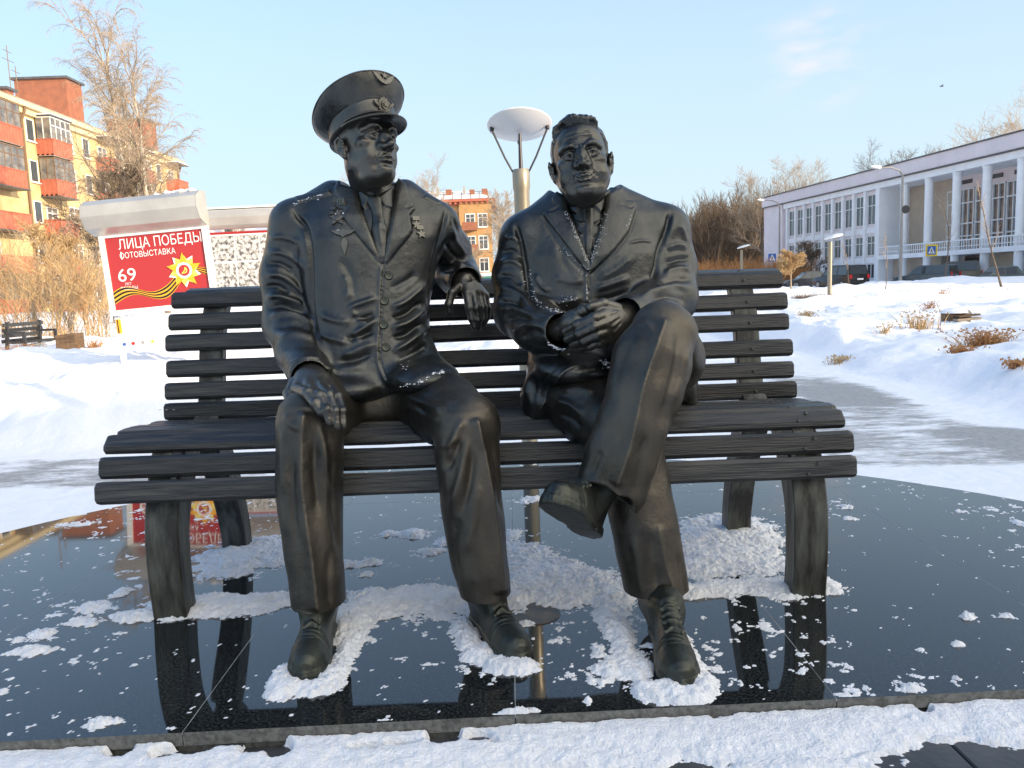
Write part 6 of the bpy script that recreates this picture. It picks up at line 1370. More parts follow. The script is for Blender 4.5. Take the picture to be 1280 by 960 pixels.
for i, (px, Y, h, lb_) in enumerate(((402, 84, 14.5, 'pale bare tree crown seen left of the peaked cap wearer’s neck'), (522, 80, 15.2, 'pale bare tree crown seen right of the man in the cap'), (640, 66, 9.8, 'thin bare tree behind the round park lamp'), (312, 118, 15.5, 'far bare tree above the low pale building'), (565, 90, 7.5, 'small bare tree before the ochre brick building'), (612, 85, 8.0, 'small bare tree at the right corner of the ochre brick building'))):
    tree('bare_tree', ground_at(px, Y), h, 'broad', 51+i, lb_.replace('’', ''), 'far bare trees in the middle', M['bark'] if i not in (0, 1) else M['birch'], M['twig'])
for i, (px, Y, h, lb_) in enumerate(((952, 112, 17.5, 'tall bare tree left one of two rising above the dark wood'), (985, 110, 18.6, 'tall bare tree right one of two rising above the dark wood'), (1003, 120, 15.8, 'bare tree at the near edge of the wood beside the lilac hall'), (1062, 128, 18.5, 'far bare tree over the roof of the lilac hall, leftmost of those'), (1105, 112, 19.0, 'bare tree crown over the hall roof near the tall street lamp'), (1128, 108, 19.5, 'dark bare tree crown over the middle of the hall roof'), (1178, 104, 21.0, 'bare tree crown over the hall roof right of its middle'), (1212, 98, 22.0, 'bare tree crown over the right part of the hall roof'), (1254, 92, 23.5, 'bare tree crown over the hall roof at the right picture edge'))):
    loc = ground_at(px, Y)
    tree('bare_tree', (loc[0], loc[1], -.2), h*(1.05 if i > 2 else 1.04), 'broad', 71+i, lb_, 'bare trees behind the hall', M['bark'], M['forest'] if i in (4, 5) else M['twig'])
# the wood: nobody could count it
rg = random.Random(3); base = [tree_segs(200+i, 1.0*14, 'forest') for i in range(7)]; allS = []
for i in range(300):
    px = rg.uniform(845, 1010) if i < 250 else rg.uniform(590, 850); Y = rg.uniform(118, 165); x, y = ground_at(px, Y)
    S = base[i % 7].copy(); k_ = rg.uniform(.78, 1.12)*(1 if px < 1000 else .9)*(Y/135)*(.62+.38*sstep_(800, 900, px) if i < 250 else .45); a = rg.random()*6.28; c_, s_ = math.cos(a), math.sin(a)
    for o in (0, 3): X_, Y_ = S[:, o].copy(), S[:, o+1].copy(); S[:, o] = (X_*c_-Y_*s_)*k_+x; S[:, o+1] = (X_*s_+Y_*c_)*k_+y; S[:, o+2] = S[:, o+2]*k_-.3
    allS.append(S)
tag(link('far_wood', segs_mesh('far_wood', np.concatenate(allS)), M['forest']), 'dense brown leafless wood behind the right end of the bench', 'wood', kind='stuff')
# rust coloured thicket at the foot of the wood
allS = []; base = [tree_segs(300+i, 2.6, 'bush') for i in range(5)]
for i in range(60):
    px = rg.uniform(868, 1008); Y = rg.uniform(78, 98); x, y = ground_at(px, Y); S = base[i % 5].copy(); k_ = rg.uniform(.8, 1.35)
    for o in (0, 3): S[:, o] = S[:, o]*k_+x; S[:, o+1] = S[:, o+1]*k_+y; S[:, o+2] = S[:, o+2]*k_-.1
    S[:, 6:] *= 1.6; allS.append(S)
tag(link('thicket', segs_mesh('thicket', np.concatenate(allS)), M['reed']), 'rust brown leafless thicket at the foot of the wood', 'thicket', kind='stuff')
# small trees in the square to the right
tree('round_crowned_tree', ground_at(989, 47), 2.9, 'broad', 90, 'small straw coloured tree with dense round crown left of the dark parked cars', 'young trees in the snowy square', M['twig'], M['straw'])
tree('bare_tree', ground_at(1014, 70), 5.0, 'broad', 91, 'dark dense bare tree before the left windows of the hall', 'young trees in the snowy square', M['bark'], M['bark'])
for i, (px, Y, h, lb_) in enumerate(((1107, 44, 2.9, 'thin sapling between the park lamp and the wagon'), (1252, 42, 5.6, 'slender sapling at the right edge before the columns'), (1182, 52, 5.6, 'slender pale sapling right of the crossing sign'), (1062, 46, 2.3, 'tiny sapling right of the straight park lamp'))):
    tree('sapling', ground_at(px, Y), h, 'sapling', 95+i, lb_, 'young trees in the snowy square', M['bark'], M['twig'])
for i, (x, y, h) in enumerate(((24, 1, 11), (30, 6.5, 12), (21, 9, 9.5), (36, 12, 12), (27, 15, 10), (41, 3, 13))):
    tree('bare_tree', (x, y), h, 'broad', 141+i, ['broad bare tree right of the viewer, nearest the brick block', 'tall bare tree right of the viewer, second from the brick block', 'smaller bare tree right of the viewer beside the path', 'large bare tree right of the viewer, toward the hall', 'bare tree right of the viewer, closest to the hall', 'tallest bare tree right of the viewer, farthest out'][i], 'bare trees right of the square', M['bark'], M['bark'])
print('trees', time.time() - T0)

# ================================================================== DRY PLANTS IN THE SNOW
def tuft(name, px, py, w, h, n, m, label, seed, lean=.5, cat='dry grass', Y=None):
    rg = random.Random(seed)
    if Y is None:
        Y = 12
        for _ in range(14):
            c = P(px, py, Y); z_ = float(ground_h(c[0], Y)); Y = float(np.clip(Y*(CH-z_)/max(CH-c[2], .05), 6, 40))
    c = P(px, py, Y); z_ = float(ground_h(c[0], Y)); W_ = w*Y/FOC/2; H_ = h*Y/FOC; V = []; F = []
    for i in range(n):
        a = rg.random()*6.283; rr_ = abs(rg.gauss(0, .45)); x, y = c[0]+W_*rr_*math.cos(a), Y+W_*.6*rr_*math.sin(a); zz = float(z_)-.03
        l = H_*rg.uniform(.4, 1.1); dx, dy = rg.gauss(0, lean)*l, rg.gauss(0, lean)*l; wd = rg.uniform(.004, .010)
        b_ = rg.random()*3.14; wx, wy = wd*math.cos(b_), wd*math.sin(b_); k_ = len(V)
        V += [(x-wx, y-wy, zz), (x+wx, y+wy, zz), (x+dx*.45+wx*.8, y+dy*.45+wy*.8, zz+l*.62), (x+dx*.45-wx*.8, y+dy*.45-wy*.8, zz+l*.62), (x+dx, y+dy, zz+l)]
        F += [(k_, k_+1, k_+2, k_+3), (k_+3, k_+2, k_+4)]
        if rg.random() < .5: q = wd*2.6; V += [(x+dx-q, y+dy, zz+l-.01), (x+dx+q, y+dy-q, zz+l), (x+dx, y+dy+q, zz+l+.02)]; F.append((k_+5, k_+6, k_+7))
    mb = MB(); mb.v = V; mb.f = F; me = bpy.data.meshes.new(name); me.from_pydata(V, [], F); o = link(name, me, m); tag(o, label, cat, 'dry plants sticking out of the snow'); return o
tuft('dry_plant', 1232, 432, 70, 22, 420, M['reed'], 'largest rust brown flattened clump in the snow right of the broken bench', 1, .9)
tuft('dry_plant', 1200, 443, 44, 9, 160, M['reed'], 'low rust brown clump left below the largest clump', 2, 1.0)
tuft('dry_plant', 1272, 455, 40, 10, 150, M['reed'], 'rust brown clump at the right picture edge', 3, .9)
tuft('dry_grass', 1148, 418, 52, 24, 120, M['straw'], 'tall pale straw stalks left of the broken bench', 4, .35)
tuft('dry_plant', 1008, 401, 30, 7, 90, M['straw'], 'small straw coloured tuft just right of the top of the bench', 5, .8)
tuft('dry_plant', 1052, 411, 56, 9, 120, M['straw'], 'thin straggling straw line right of the bench back', 6, .8)
tuft('dry_plant', 1162, 395, 30, 9, 60, M['reed'], 'small rusty tuft just left of the broken bench', 7, .6)
tuft('dry_plant', 1106, 427, 20, 14, 40, M['straw'], 'single thin weed with spreading top in the snow', 8, .5)
tuft('dry_plant', 1178, 372, 34, 8, 60, M['reed'], 'rusty tuft behind the broken bench', 9, .7)
tuft('dry_plant', 30, 466, 76, 16, 380, M['reed'], 'rust brown clump at the left edge below the small far bench', 10, .9)
tuft('dry_plant', 117, 432, 30, 14, 130, M['reed'], 'rusty weeds between the wooden bin and the photo stand', 11, .6)
tuft('dry_grass', 12, 425, 40, 20, 120, M['straw'], 'pale stalks left of the small far bench', 12, .5)
tuft('dry_grass', 70, 402, 70, 16, 160, M['straw'], 'pale stalks in front of the bare bushes', 13, .5)
# clipped hedge stub
hx, hy = ground_at(1017, 36); hz = float(ground_h(hx, hy)); rg = random.Random(8); S = []
for i in range(900):
    x, y = hx+rg.uniform(-.85, .85), hy+rg.uniform(-.4, .4); S.append([x, y, hz-.1, x+rg.gauss(0, .1), y+rg.gauss(0, .1), hz+rg.uniform(.25, .42), .006, .004])
tag(link('hedge', segs_mesh('hedge', S), M['bark']), 'low clipped brown hedge stub by the foot of the park lamp', 'hedge')

# ================================================================== POSTER STANDS
def text_mesh(body, size, align='LEFT', sx=1.0, thick=0.0):
    cu = bpy.data.curves.new('t', 'FONT'); cu.body = body; cu.size = size; cu.align_x = align; cu.resolution_u = 3; cu.offset = thick
    o = bpy.data.objects.new('t', cu); C.objects.link(o); bpy.context.view_layer.update(); me = bpy.data.meshes.new_from_object(o); bpy.data.objects.remove(o); me.transform(Matrix.Diagonal((sx, 1, 1, 1))); return me
def flat(name, col, rough=.5, **k): return mat(name, col, rough, **k)
M['poster_red'] = flat('poster_red', (.40, .030, .030), .35); M['print_white'] = flat('print_white', (.85, .84, .82), .4); M['print_orange'] = flat('print_orange', (.85, .42, .02), .4); M['print_black'] = flat('print_black', (.02, .015, .01), .4); M['print_yellow'] = flat('print_yellow', (.85, .68, .12), .4)
M['photo_grey'] = mat('snowy_group_photo', (.62, .62, .60), .35, col2=(.10, .10, .10), scale=22, detail=9, lo=.44, hi=.60)
M['hood'] = mat('dull_zinc_hood', (.60, .57, .50), .32, metal=.5, col2=(.48, .45, .40), scale=2.5)
def stand_frame(bl, br, tl, Y):
    o = Vector(P(*bl, Y)); u = Vector(P(*br, Y))-o; v = Vector(P(*tl, Y))-o; W_, H_ = u.length, v.length; u.normalize(); v = (v-u*v.dot(u)).normalized(); return o, u, v, u.cross(v), W_, H_
st1 = empty('poster_stand', tuple(P(205, 480, 9.0))); tag(st1, 'leaning stand with red photo exhibition poster under a zinc hood', 'poster stand')
o, u, v, nr, W_, H_ = stand_frame((145, 388), (265, 376), (137, 298), 9.0); nr = -nr if nr.y > 0 else nr
def sp(a, b, c=0.0): return o+u*a+v*b+nr*c
def sbox(mb, a0, a1, b0, b1, c0, c1): return mb.obox(sp(a0, b0, c0), u*(a1-a0), v*(b1-b0), nr*(c1-c0))
def slay(name, poly, c, m, par): mb = MB(); mb.prism(poly, sp(0, 0, c), u, v, nr*.002); return mb.build(name, m, par)
mb = MB(); sbox(mb, .0, W_, .0, H_, -.03, 0); po = mb.build('poster', M['poster_red'], st1)
mb = MB(); sbox(mb, -.06, -.002, -.06, H_+.04, -.04, .02); sbox(mb, W_+.002, W_+.06, -.06, H_+.04, -.04, .02); sbox(mb, -.0015, W_+.0015, -.06, -.002, -.04, .02); sbox(mb, -.0015, W_+.0015, H_+.002, H_+.035, -.04, .02); mb.build('frame', M['white_paint'], st1)
for a in (-.055, W_+.0): mb = MB(); mb.obox(sp(a, -1.25, -.085), u*.05, v*(H_+1.6), nr*.04); mb.build('post', M['white_paint'], st1)
# hood: thin curved sheet with end cheeks
mb = MB(); A = []; n_ = 10
prof = [(.035, .03), (.10, .20), (.22, .26), (.34, .235), (.40, .12), (.415, -.06)]
for x in (-.10, W_+.07):
    for (b_, c_) in prof: A.append(sp(x, H_+b_, c_))
k_ = len(prof); F_ = [(i, i+1, i+1+k_, i+k_) for i in range(k_-1)]
mb.add(A, F_); B_ = [q-v*.006-nr*.004 for q in A]; mb.add(B_, [f_[::-1] for f_ in F_])
for x in (-.10, W_+.07): mb.prism([(b_, c_) for b_, c_ in prof]+[(.035, -.06)], sp(x-.004, H_, 0), v, nr, u*.008)
mb.build('hood', M['hood'], st1)
mb = MB(); rg = random.Random(2)
for i in range(14): a = rg.uniform(.6, W_); mb.lathe(sp(a, H_+.41, rg.uniform(-.05, .08)), [(.03, -.01), (.045, 0), (.03, .02), (.005, .03)], 7, tuple(v))
mb.build('hood_snow', M['snow_near'], st1)
def put_text(body, size, a, b, par, m, sx=1.0, thick=0.0, c=.004, Mx=None, name='lettering', align='LEFT', fit=None):
    me = text_mesh(body, size, align, sx, thick)
    if fit: xs__ = [q_.co.x for q_ in me.vertices]; me.transform(Matrix.Diagonal((fit/(max(xs__)-min(xs__)), 1, 1, 1))); q = link(name, me, m); R_ = Matrix((u, v, nr)).transposed().to_4x4(); me.transform(Matrix.Translation(sp(a, b, c)) @ R_); q.parent = None; parent(q, par); return q
put_text('ЛИЦА ПОБЕДЫ', .155, .135, H_-.135, st1, M['print_white'], fit=.925); put_text('ООТОВЫСТАВКА', .088, .135, H_-.235, st1, M['print_white'], fit=.62); mb = MB(); sbox(mb, .1525, .1625, H_-.245, H_-.160, .0045, .0055); mb.build('lettering', M['print_white'], st1)
put_text('69', .20, .075, H_-.485, st1, M['print_white'], fit=.20); put_text('ЛЕТ', .038, .145, H_-.53, st1, M['print_white'], fit=.075); put_text('ПОБЕДЫ', .050, .09, H_-.58, st1, M['print_white'], fit=.19)
# striped ribbon
def ribbon(offs0, offs1, m, c):
    xs_ = np.linspace(.005, W_-.005, 60); V = []; F = []
    for i, x in enumerate(xs_):
        t = x/W_; yc = .12+.13*t+.055*math.sin(t*9.5+.2)+.09*sstep_(.55, .85, t); ww = .13*(.75+.3*math.sin(t*11+1.2)); V += [sp(x, yc+ww*offs0, c), sp(x, yc+ww*offs1, c)]
        if i: k_ = 2*i; F.append((k_-2, k_, k_+1, k_-1))
    mb = MB(); mb.add(V, F); return mb.build('ribbon_print', m, st1)
ribbon(-.5, .5, M['print_orange'], .003)
for a in (-.44, -.10, .24): ribbon(a, a+.19, M['print_black'], .0042)
ox, oy = W_-.255, H_-.43
def spoly(n, r, ri, c, m, rot=0, nm='badge_print'):
    mb = MB(); mb.prism([(ox+(r if i % 2 == 0 else ri)*math.sin(math.pi*i/n+rot), oy+(r if i % 2 == 0 else ri)*math.cos(math.pi*i/n+rot)) for i in range(2*n)], sp(0, 0, c), u, v, nr*.0012); return mb.build(nm, m, st1)
spoly(5, .19, .10, .006, M['print_white'], math.pi/5); spoly(10, .165, .12, .0075, M['print_yellow'], .1); spoly(5, .20, .085, .009, M['print_orange']); spoly(24, .088, .088, .0105, M['print_white']); spoly(24, .062, .062, .012, M['poster_red'])
mb = MB()
arc = [(ox+.036*math.cos(t), oy+.002+.036*math.sin(t)) for t in np.linspace(-2.5, 1.3, 14)]+[(ox-.004+.028*math.cos(t), oy+.004+.029*math.sin(t)) for t in np.linspace(1.1, -2.3, 12)]
mb.prism(arc, sp(0, 0, .0135), u, v, nr*.001); mb.prism([(ox-.030, oy-.034), (ox-.022, oy-.040), (ox+.022, oy+.010), (ox+.014, oy+.018)], sp(0, 0, .0148), u, v, nr*.001); mb.prism([(ox+.004, oy+.022), (ox+.022, oy+.002), (ox+.032, oy+.011), (ox+.014, oy+.031)], sp(0, 0, .0161), u, v, nr*.001)
mb.build('hammer_sickle_print', M['print_yellow'], st1)
# small white board with logos hanging below
mb = MB(); sbox(mb, -.03, W_*.95, -.44, -.09, -.03, -.01); mb.build('logo_board', M['print_white'], st1)
mb = MB(); sbox(mb, -.025, .03, -.26, -.10, -.009, -.005); mb.build('ribbon_print', M['print_orange'], st1); mb = MB(); sbox(mb, -.012, .0, -.26, -.10, -.004, -.002); mb.build('ribbon_print', M['print_black'], st1)
for a, m_ in ((.03, mat('logo_blue', (.05, .12, .4))), (.13, M['poster_red']), (.24, mat('logo_grey', (.3, .3, .32))), (.35, M['print_yellow'])): mb = MB(); mb.prism([(a+.022*math.cos(t), -.385+.02*math.sin(t)) for t in np.linspace(0, 6.283, 9)[:-1]], sp(0, 0, -.009), u, v, nr*.003); mb.build('logo_print', m_, st1)
mb = MB(); sbox(mb, W_-.30, W_-.08, .03, .045, .003, .004); sbox(mb, W_-.30, W_-.12, .055, .068, .003, .004); mb.build('small_print', M['print_white'], st1)
# second stand with black and white photographs
st2 = empty('poster_stand', tuple(P(320, 470, 10.6))); tag(st2, 'stand with four black and white group photographs, half hidden behind the man in the cap', 'poster stand')
o, u, v, nr, W_, H_ = stand_frame((266, 366), (392, 360), (264, 291), 10.6); nr = -nr if nr.y > 0 else nr
mb = MB(); sbox(mb, 0, W_, 0, H_, -.03, 0); mb.build('poster', M['print_white'], st2); mb = MB(); sbox(mb, 0, W_, -.03, .035, .001, .004); mb.build('ribbon_print', M['poster_red'], st2); mb = MB(); sbox(mb, 0, W_, H_-.03, H_, .001, .004); mb.build('ribbon_print', M['poster_red'], st2)
for i in range(4):
    for j in range(2): mb = MB(); a = .03+i*.325; b_ = .055+j*.345; sbox(mb, a, a+.305, b_, b_+.325, .001, .005); mb.build('photograph', M['photo_grey'], st2)
mb = MB(); sbox(mb, -.05, -.002, -.05, H_+.03, -.04, .02); sbox(mb, W_+.002, W_+.05, -.05, H_+.03, -.04, .02); sbox(mb, -.0015, W_+.0015, -.05, -.002, -.04, .02); mb.build('frame', M['white_paint'], st2)
for a in (-.05, W_): mb = MB(); mb.obox(sp(a, -1.3, -.085), u*.05, v*(H_+1.6), nr*.04); mb.build('post', M['white_paint'], st2)
mb = MB(); A = []
prof = [(.035, .03), (.08, .16), (.17, .20), (.24, .17), (.28, .06), (.29, -.06)]
for x in (-.07, W_+.07):
    for (b_, c_) in prof: A.append(sp(x, H_+b_, c_))
mb.add(A, F_); mb.add([q-v*.006 for q in A], [f_[::-1] for f_ in F_]); mb.build('hood', M['hood'], st2)
mb = MB(); sbox(mb, -.05, W_, H_+.292, H_+.315, -.1, .05); mb.build('hood_snow', M['snow_near'], st2)

# ================================================================== LAMPS AND SIGNS
M['lamp_post'] = mat('champagne_painted_steel', (.27, .245, .19), .38, metal=.5); M['lamp_dark'] = mat('dark_grey_arm', (.05, .05, .055), .4, metal=.4); M['opal'] = mat('white_lamp_dish', (.80, .79, .77), .35)
def park_lamp(x, y, zg, ztop, rd, tilt, label, loc_r=.055, group=None):
    root = empty('park_lamp', (x, y, zg)); tag(root, label, 'street lamp', group)
    zc = ztop-.27
    mb = MB(); mb.lathe((x, y, zg-.3), [(loc_r*1.3, 0), (loc_r*1.3, .5), (loc_r, .52), (loc_r*.92, zc-zg+.3-.14), (loc_r*1.02, zc-zg+.3-.12), (loc_r*1.04, zc-zg+.3-.02), (loc_r*.9, zc-zg+.3)], 20); mb.build('pole', M['lamp_post'], root, True)
    mb = MB(); mb.tube([(x, y, zc), (x, y, ztop-.045)], [.014, .010], 10); mb.build('stem', M['lamp_dark'], root, True)
    ta = rad(tilt); ax = Vector((0, math.sin(ta), math.cos(ta))); c = Vector((x, y, ztop)); rim = ax.orthogonal()
    U_ = Vector((1, 0, 0)); V_ = ax.cross(U_)
    for k in range(3):
        a = rad(180*k if k < 2 else 90); e = c+(U_*math.cos(a)+V_*math.sin(a))*rd*.86-ax*.02; s_ = Vector((x+math.cos(a)*loc_r*.9, y+math.sin(a)*loc_r*.9, zc-.02))
        mid = (s_*.45+e*.55)+(e-s_).cross(Vector((0, 0, 1))).cross(e-s_).normalized()*-.02
        mb = MB(); mb.tube([s_, s_*.6+e*.4+Vector((0, 0, -.012)), e], .0065, 8); mb.lathe(e-ax*.004, [(.014, 0), (.014, .022)], 10, tuple(ax)); mb.build('arm', M['lamp_dark'], root, True)
    mb = MB(); mb.lathe(c, [(.03, -.030), (rd*.5, -.022), (rd*.85, -.006), (rd, .006), (rd*1.01, .011), (rd*.97, .017), (rd*.6, .024), (.02, .030)], 48, tuple(ax)); mb.build('dish', M['opal'], root, True)
    return root
c = P(648, 158, 5.3); park_lamp(float(P(652, 240, 5.3)[0]), 5.3, GZ, float(c[2]), 39*5.3/FOC, 19, 'near round park lamp with white dish, right behind the bench between the two men')
def flat_lamp(px, Y, pyt, rd, label):
    x, y = ground_at(px, Y); zg = float(ground_h(x, y)); zt = float(P(px, pyt, Y)[2]); root = empty('park_lamp', (x, y, zg)); tag(root, label, 'street lamp', 'park lamps in the snowy square')
    mb = MB(); mb.lathe((x, y, zg-.2), [(.10, 0), (.10, zt-zg)], 12); mb.build('pole', M['lamp_post'], root, True)
    mb = MB(); ax = Vector((-.25, 0, 1)); mb.lathe((x+.15, y, zt+.05), [(rd, -.05), (rd*1.02, 0), (rd*.7, .06), (.02, .09)], 20, tuple(ax)); mb.build('dish', M['opal'], root, True)
flat_lamp(1037, 38, 297, .42, 'straight park lamp with flat dish before the left windows of the hall'); flat_lamp(927, 60, 309, .48, 'small park lamp with flat dish before the rust brown thicket')
def street_lamp(px, Y, pyt, armpx, label):
    x, y = ground_at(px, Y); zg = float(ground_h(x, y)); zt = float(P(px, pyt, Y)[2]); dx = (armpx-px)*Y/FOC; root = empty('street_lamp', (x, y, zg)); tag(root, label, 'street lamp', 'tall street lamps by the hall')
    mb = MB(); mb.tube([(x, y, zg-.2), (x, y, zg+2.5), (x, y, zt-.5), (x+dx*.1, y, zt-.1), (x+dx*.4, y, zt+.15), (x+dx*.85, y, zt+.22)], [.14, .11, .08, .06, .05, .045], 10); mb.build('pole', M['concrete'], root, True)
    mb = MB(); mb.lathe((x+dx*.80, y, zt+.20), [(.05, 0), (.14, .1), (.15, .45), (.06, .75)], 12, (np.sign(dx), 0, .12)); mb.build('lamp_head', M['opal'], root, True)
    return root, x, y, zg
r_, x, y, zg = street_lamp(1125, 60, 212, 1092, 'tall street lamp before the portico, arm reaching left')
mb = MB(); z_ = float(P(1125, 262, 60)[2]); mb.lathe((x+.25, y-.1, z_), [(.30, 0), (.30, .12)], 14, (0, 1, 0)); mb.build('loudspeaker', M['lamp_dark'], r_)
street_lamp(974, 92, 252, 950, 'tall street lamp before the wood at the left end of the hall')
M['sign_yellow'] = flat('sign_yellow', (.75, .55, .03)); M['sign_blue'] = flat('sign_blue', (.03, .12, .45))
def crossing(px, py, Y, s, label, border=True, hide=False):
    x, y = ground_at(px, Y); zc = float(P(px, py, Y)[2]); zg = float(ground_h(x, y)); root = empty('crossing_sign', (x, y, zg)); tag(root, label, 'road sign', 'pedestrian crossing signs')
    mb = MB(); mb.lathe((x, y+.06, zg-.1), [(.035, 0), (.035, zc-zg+.1)], 8); mb.build('post', M['concrete'], root)
    def lay(poly, c, m, nm): q = MB(); q.prism([(a*s, b_*s) for a, b_ in poly], (x, y-c, zc), (1, 0, 0), (0, 0, 1), (0, .004, 0)); q.build(nm, m, root)
    if border: lay([(-.62, -.62), (.62, -.62), (.62, .62), (-.62, .62)], 0, M['sign_yellow'], 'border_plate')
    lay([(-.45, -.45), (.45, -.45), (.45, .45), (-.45, .45)], .01, M['sign_blue'], 'sign_plate'); lay([(-.36, -.32), (.36, -.32), (0, .36)], .02, M['print_white'], 'triangle')
    lay([(-.16, -.28), (-.10, -.28), (-.01, -.10), (.08, -.28), (.14, -.28), (.05, -.04), (.12, .0), (.10, .04), (.03, .01), (.03, .10), (-.05, .10), (-.12, .0), (-.09, -.02), (-.04, .03), (-.05, -.06)], .03, M['print_black'], 'walking_figure'); lay([(.0+.045*math.cos(t), .155+.045*math.sin(t)) for t in np.linspace(0, 6.28, 9)[:-1]], .03, M['print_black'], 'walking_figure')
crossing(1163, 313, 62, .72, 'yellow bordered blue pedestrian crossing sign beside the columns'); crossing(965, 322, 84, .9, 'small blue pedestrian crossing sign at the left end of the hall', False)

# ================================================================== PARKED CARS
def car(px, Y, yaw, L, W_, Hh, col, label, kind='wagon', tail=True):
    x0, y0 = ground_at(px, Y); zg = float(ground_h(x0, y0))-.05; root = empty('parked_car', (x0, y0, zg)); tag(root, label, 'car', 'cars parked by the hall'); R_ = Matrix.Rotation(rad(yaw), 3, 'Z')
    paint = mat('car_paint', col, .25, spec=.6, col2=tuple(c*.7+.03 for c in col), scale=2)
    def q(a, b, c): t = R_@Vector((a, b, 0)); return (x0+t.x, y0+t.y, zg+c)   # a forward, b left
    def seal(mb, nm, m, smooth=False, bev=0): return mb.build(nm, m, root, smooth, bev)
    bl = Hh*.56; mb = MB(); n_ = 2
    low = [(-L/2, .35), (-L/2+.05, .75), (-L/2+.10, bl), (L*.20, bl+.02), (L*.44, bl-.10), (L/2, bl-.28), (L/2, .35), (L*.42, .24), (-L*.42, .24)]
    secs = [(-W_/2, .94), (-W_/2+.07, 1.0), (W_/2-.07, 1.0), (W_/2, .94)]; V = []; F = []; m_ = len(low)
    for b, s_ in secs: V += [q(a*s_, b, .3+(c-.3)*(s_*.6+.4)) for a, c in low]
    for i in range(3):
        for k in range(m_): F.append((i*m_+k, i*m_+(k+1) % m_, (i+1)*m_+(k+1) % m_, (i+1)*m_+k))
    F += [tuple(range(m_)), tuple(3*m_+k for k in range(m_))[::-1]]; mb.add(V, F); seal(mb, 'body', paint, True)
    back = -L/2+(.16 if kind != 'sedan' else .95); up = [(back, bl-.01), (back+.12 if kind != 'sedan' else back+.45, Hh-.04), (back+.35 if kind != 'sedan' else back+.7, Hh), (L*.02, Hh), (L*.10, Hh-.06), (L*.25, bl)]
    mb = MB(); V = []; F = []; m_ = len(up)
    for b, s_ in ((-W_/2+.06, 0), (W_/2-.06, 0)): V += [q(a, b*(1-.16*max(c-bl, 0)/(Hh-bl)), c) for a, c in up]
    for k in range(m_): F.append((k, (k+1) % m_, m_+(k+1) % m_, m_+k))
    F += [tuple(range(m_)), tuple(m_+k for k in range(m_))[::-1]]; mb.add(V, F); seal(mb, 'cabin', paint)
    for s_ in (-1, 1):
        f0 = back+.22 if kind != 'sedan' else back+.38
        for a0, a1 in ((f0, -L*.18), (-L*.165, L*.0), (L*.015, L*.19)):
            b0 = (W_/2-.055)*s_; t0 = (a0+(.08 if a0 == f0 else 0)); t1 = a1 if a1 < L*.1 else a1-L*.10; zt = Hh-.10; bb = b0*(1-.16*(zt-bl)/(Hh-bl))
            mb = MB(); mb.add([q(a0, b0+.004*s_, bl+.05), q(a1, b0+.004*s_, bl+.05), q(t1, bb+.012*s_, zt), q(t0, bb+.012*s_, zt)], [(0, 1, 2, 3)]); seal(mb, 'side_window', M['glass_dark'])
    for (a0, a1) in ((up[0][0]-.012, up[1][0]-.012), (up[5][0]+.012, up[4][0]+.015)):
        mb = MB(); w0, w1 = W_/2-.16, W_/2-.26; mb.add([q(a0+(a1-a0)*.1, -w0, bl+.07), q(a0+(a1-a0)*.1, w0, bl+.07), q(a1, w1, Hh-.10), q(a1, -w1, Hh-.10)], [(0, 1, 2, 3)]); seal(mb, 'windscreen' if a0 > 0 else 'rear_window', M['glass_dark'])
    for a in (-L*.31, L*.32):
        for s_ in (-1, 1):
            t = R_@Vector((0, s_, 0)); c_ = q(a, s_*(W_/2-.20), .32); mb = MB(); mb.lathe(c_, [(.20, 0), (.31, .01), (.33, .05), (.33, .16), (.30, .205), (.22, .21)], 20, tuple(t)); wh = seal(mb, 'wheel', M['rubber'], True)
            rm = MB(); rm.lathe(q(a, s_*(W_/2-.20)+s_*.205, .32), [(.20, 0), (.20, .012), (.06, .004), (.05, .02)], 16, tuple(t)); r2 = rm.mesh('rim'); r2.materials.append(M['steel']); ro = bpy.data.objects.new('rim', r2); C.objects.link(ro); ro.parent = wh; ro.matrix_parent_inverse = Matrix.Identity(4)
    for s_ in (-1, 1):
        mb = MB(); tz = .62 if kind != 'wagon' else .72; o_ = q(-L/2-.012+(.02), s_*(W_/2-.16)-.10*s_ if s_ > 0 else s_*(W_/2-.06), tz); mb.obox(o_, R_@Vector((.05, 0, 0)), R_@Vector((0, .22 if s_ < 0 else .2, 0)), (0, 0, .30)); seal(mb, 'tail_light', TL)
        mb = MB(); mb.obox(q(L/2-.06, s_*(W_/2-.18)-.12, .55), R_@Vector((.05, 0, 0)), R_@Vector((0, .26, 0)), (0, 0, .15)); seal(mb, 'headlight', M['glass_warm'])
    mb = MB(); mb.obox(q(-L/2-.05, -W_/2+.12, .30), R_@Vector((.16, 0, 0)), R_@Vector((0, W_-.24, 0)), (0, 0, .22)); mb.obox(q(L/2-.10, -W_/2+.12, .26), R_@Vector((.16, 0, 0)), R_@Vector((0, W_-.24, 0)), (0, 0, .22)); seal(mb, 'bumper', M['rubber'], False, .03)
    mb = MB(); mb.obox(q(-L/2-.055, -.26, .62), R_@Vector((.03, 0, 0)), R_@Vector((0, .52, 0)), (0, 0, .12)); seal(mb, 'number_plate', M['print_white'])
    return root
TL = mat('red_tail_lamp', (.5, .02, .02), .25)
car(1012, 68, 176, 4.3, 1.75, 1.45, (.05, .05, .055), 'dark sedan with snow around it, leftmost of the parked cars', 'sedan')
car(1050, 62, 105, 4.5, 1.85, 1.75, (.008, .009, .010), 'black off roader seen from behind, next to the straight park lamp', 'wagon')
car(1158, 61, 128, 4.3, 1.75, 1.55, (.06, .09, .11), 'dark blue grey wagon with red tail lamp under the crossing sign', 'wagon')
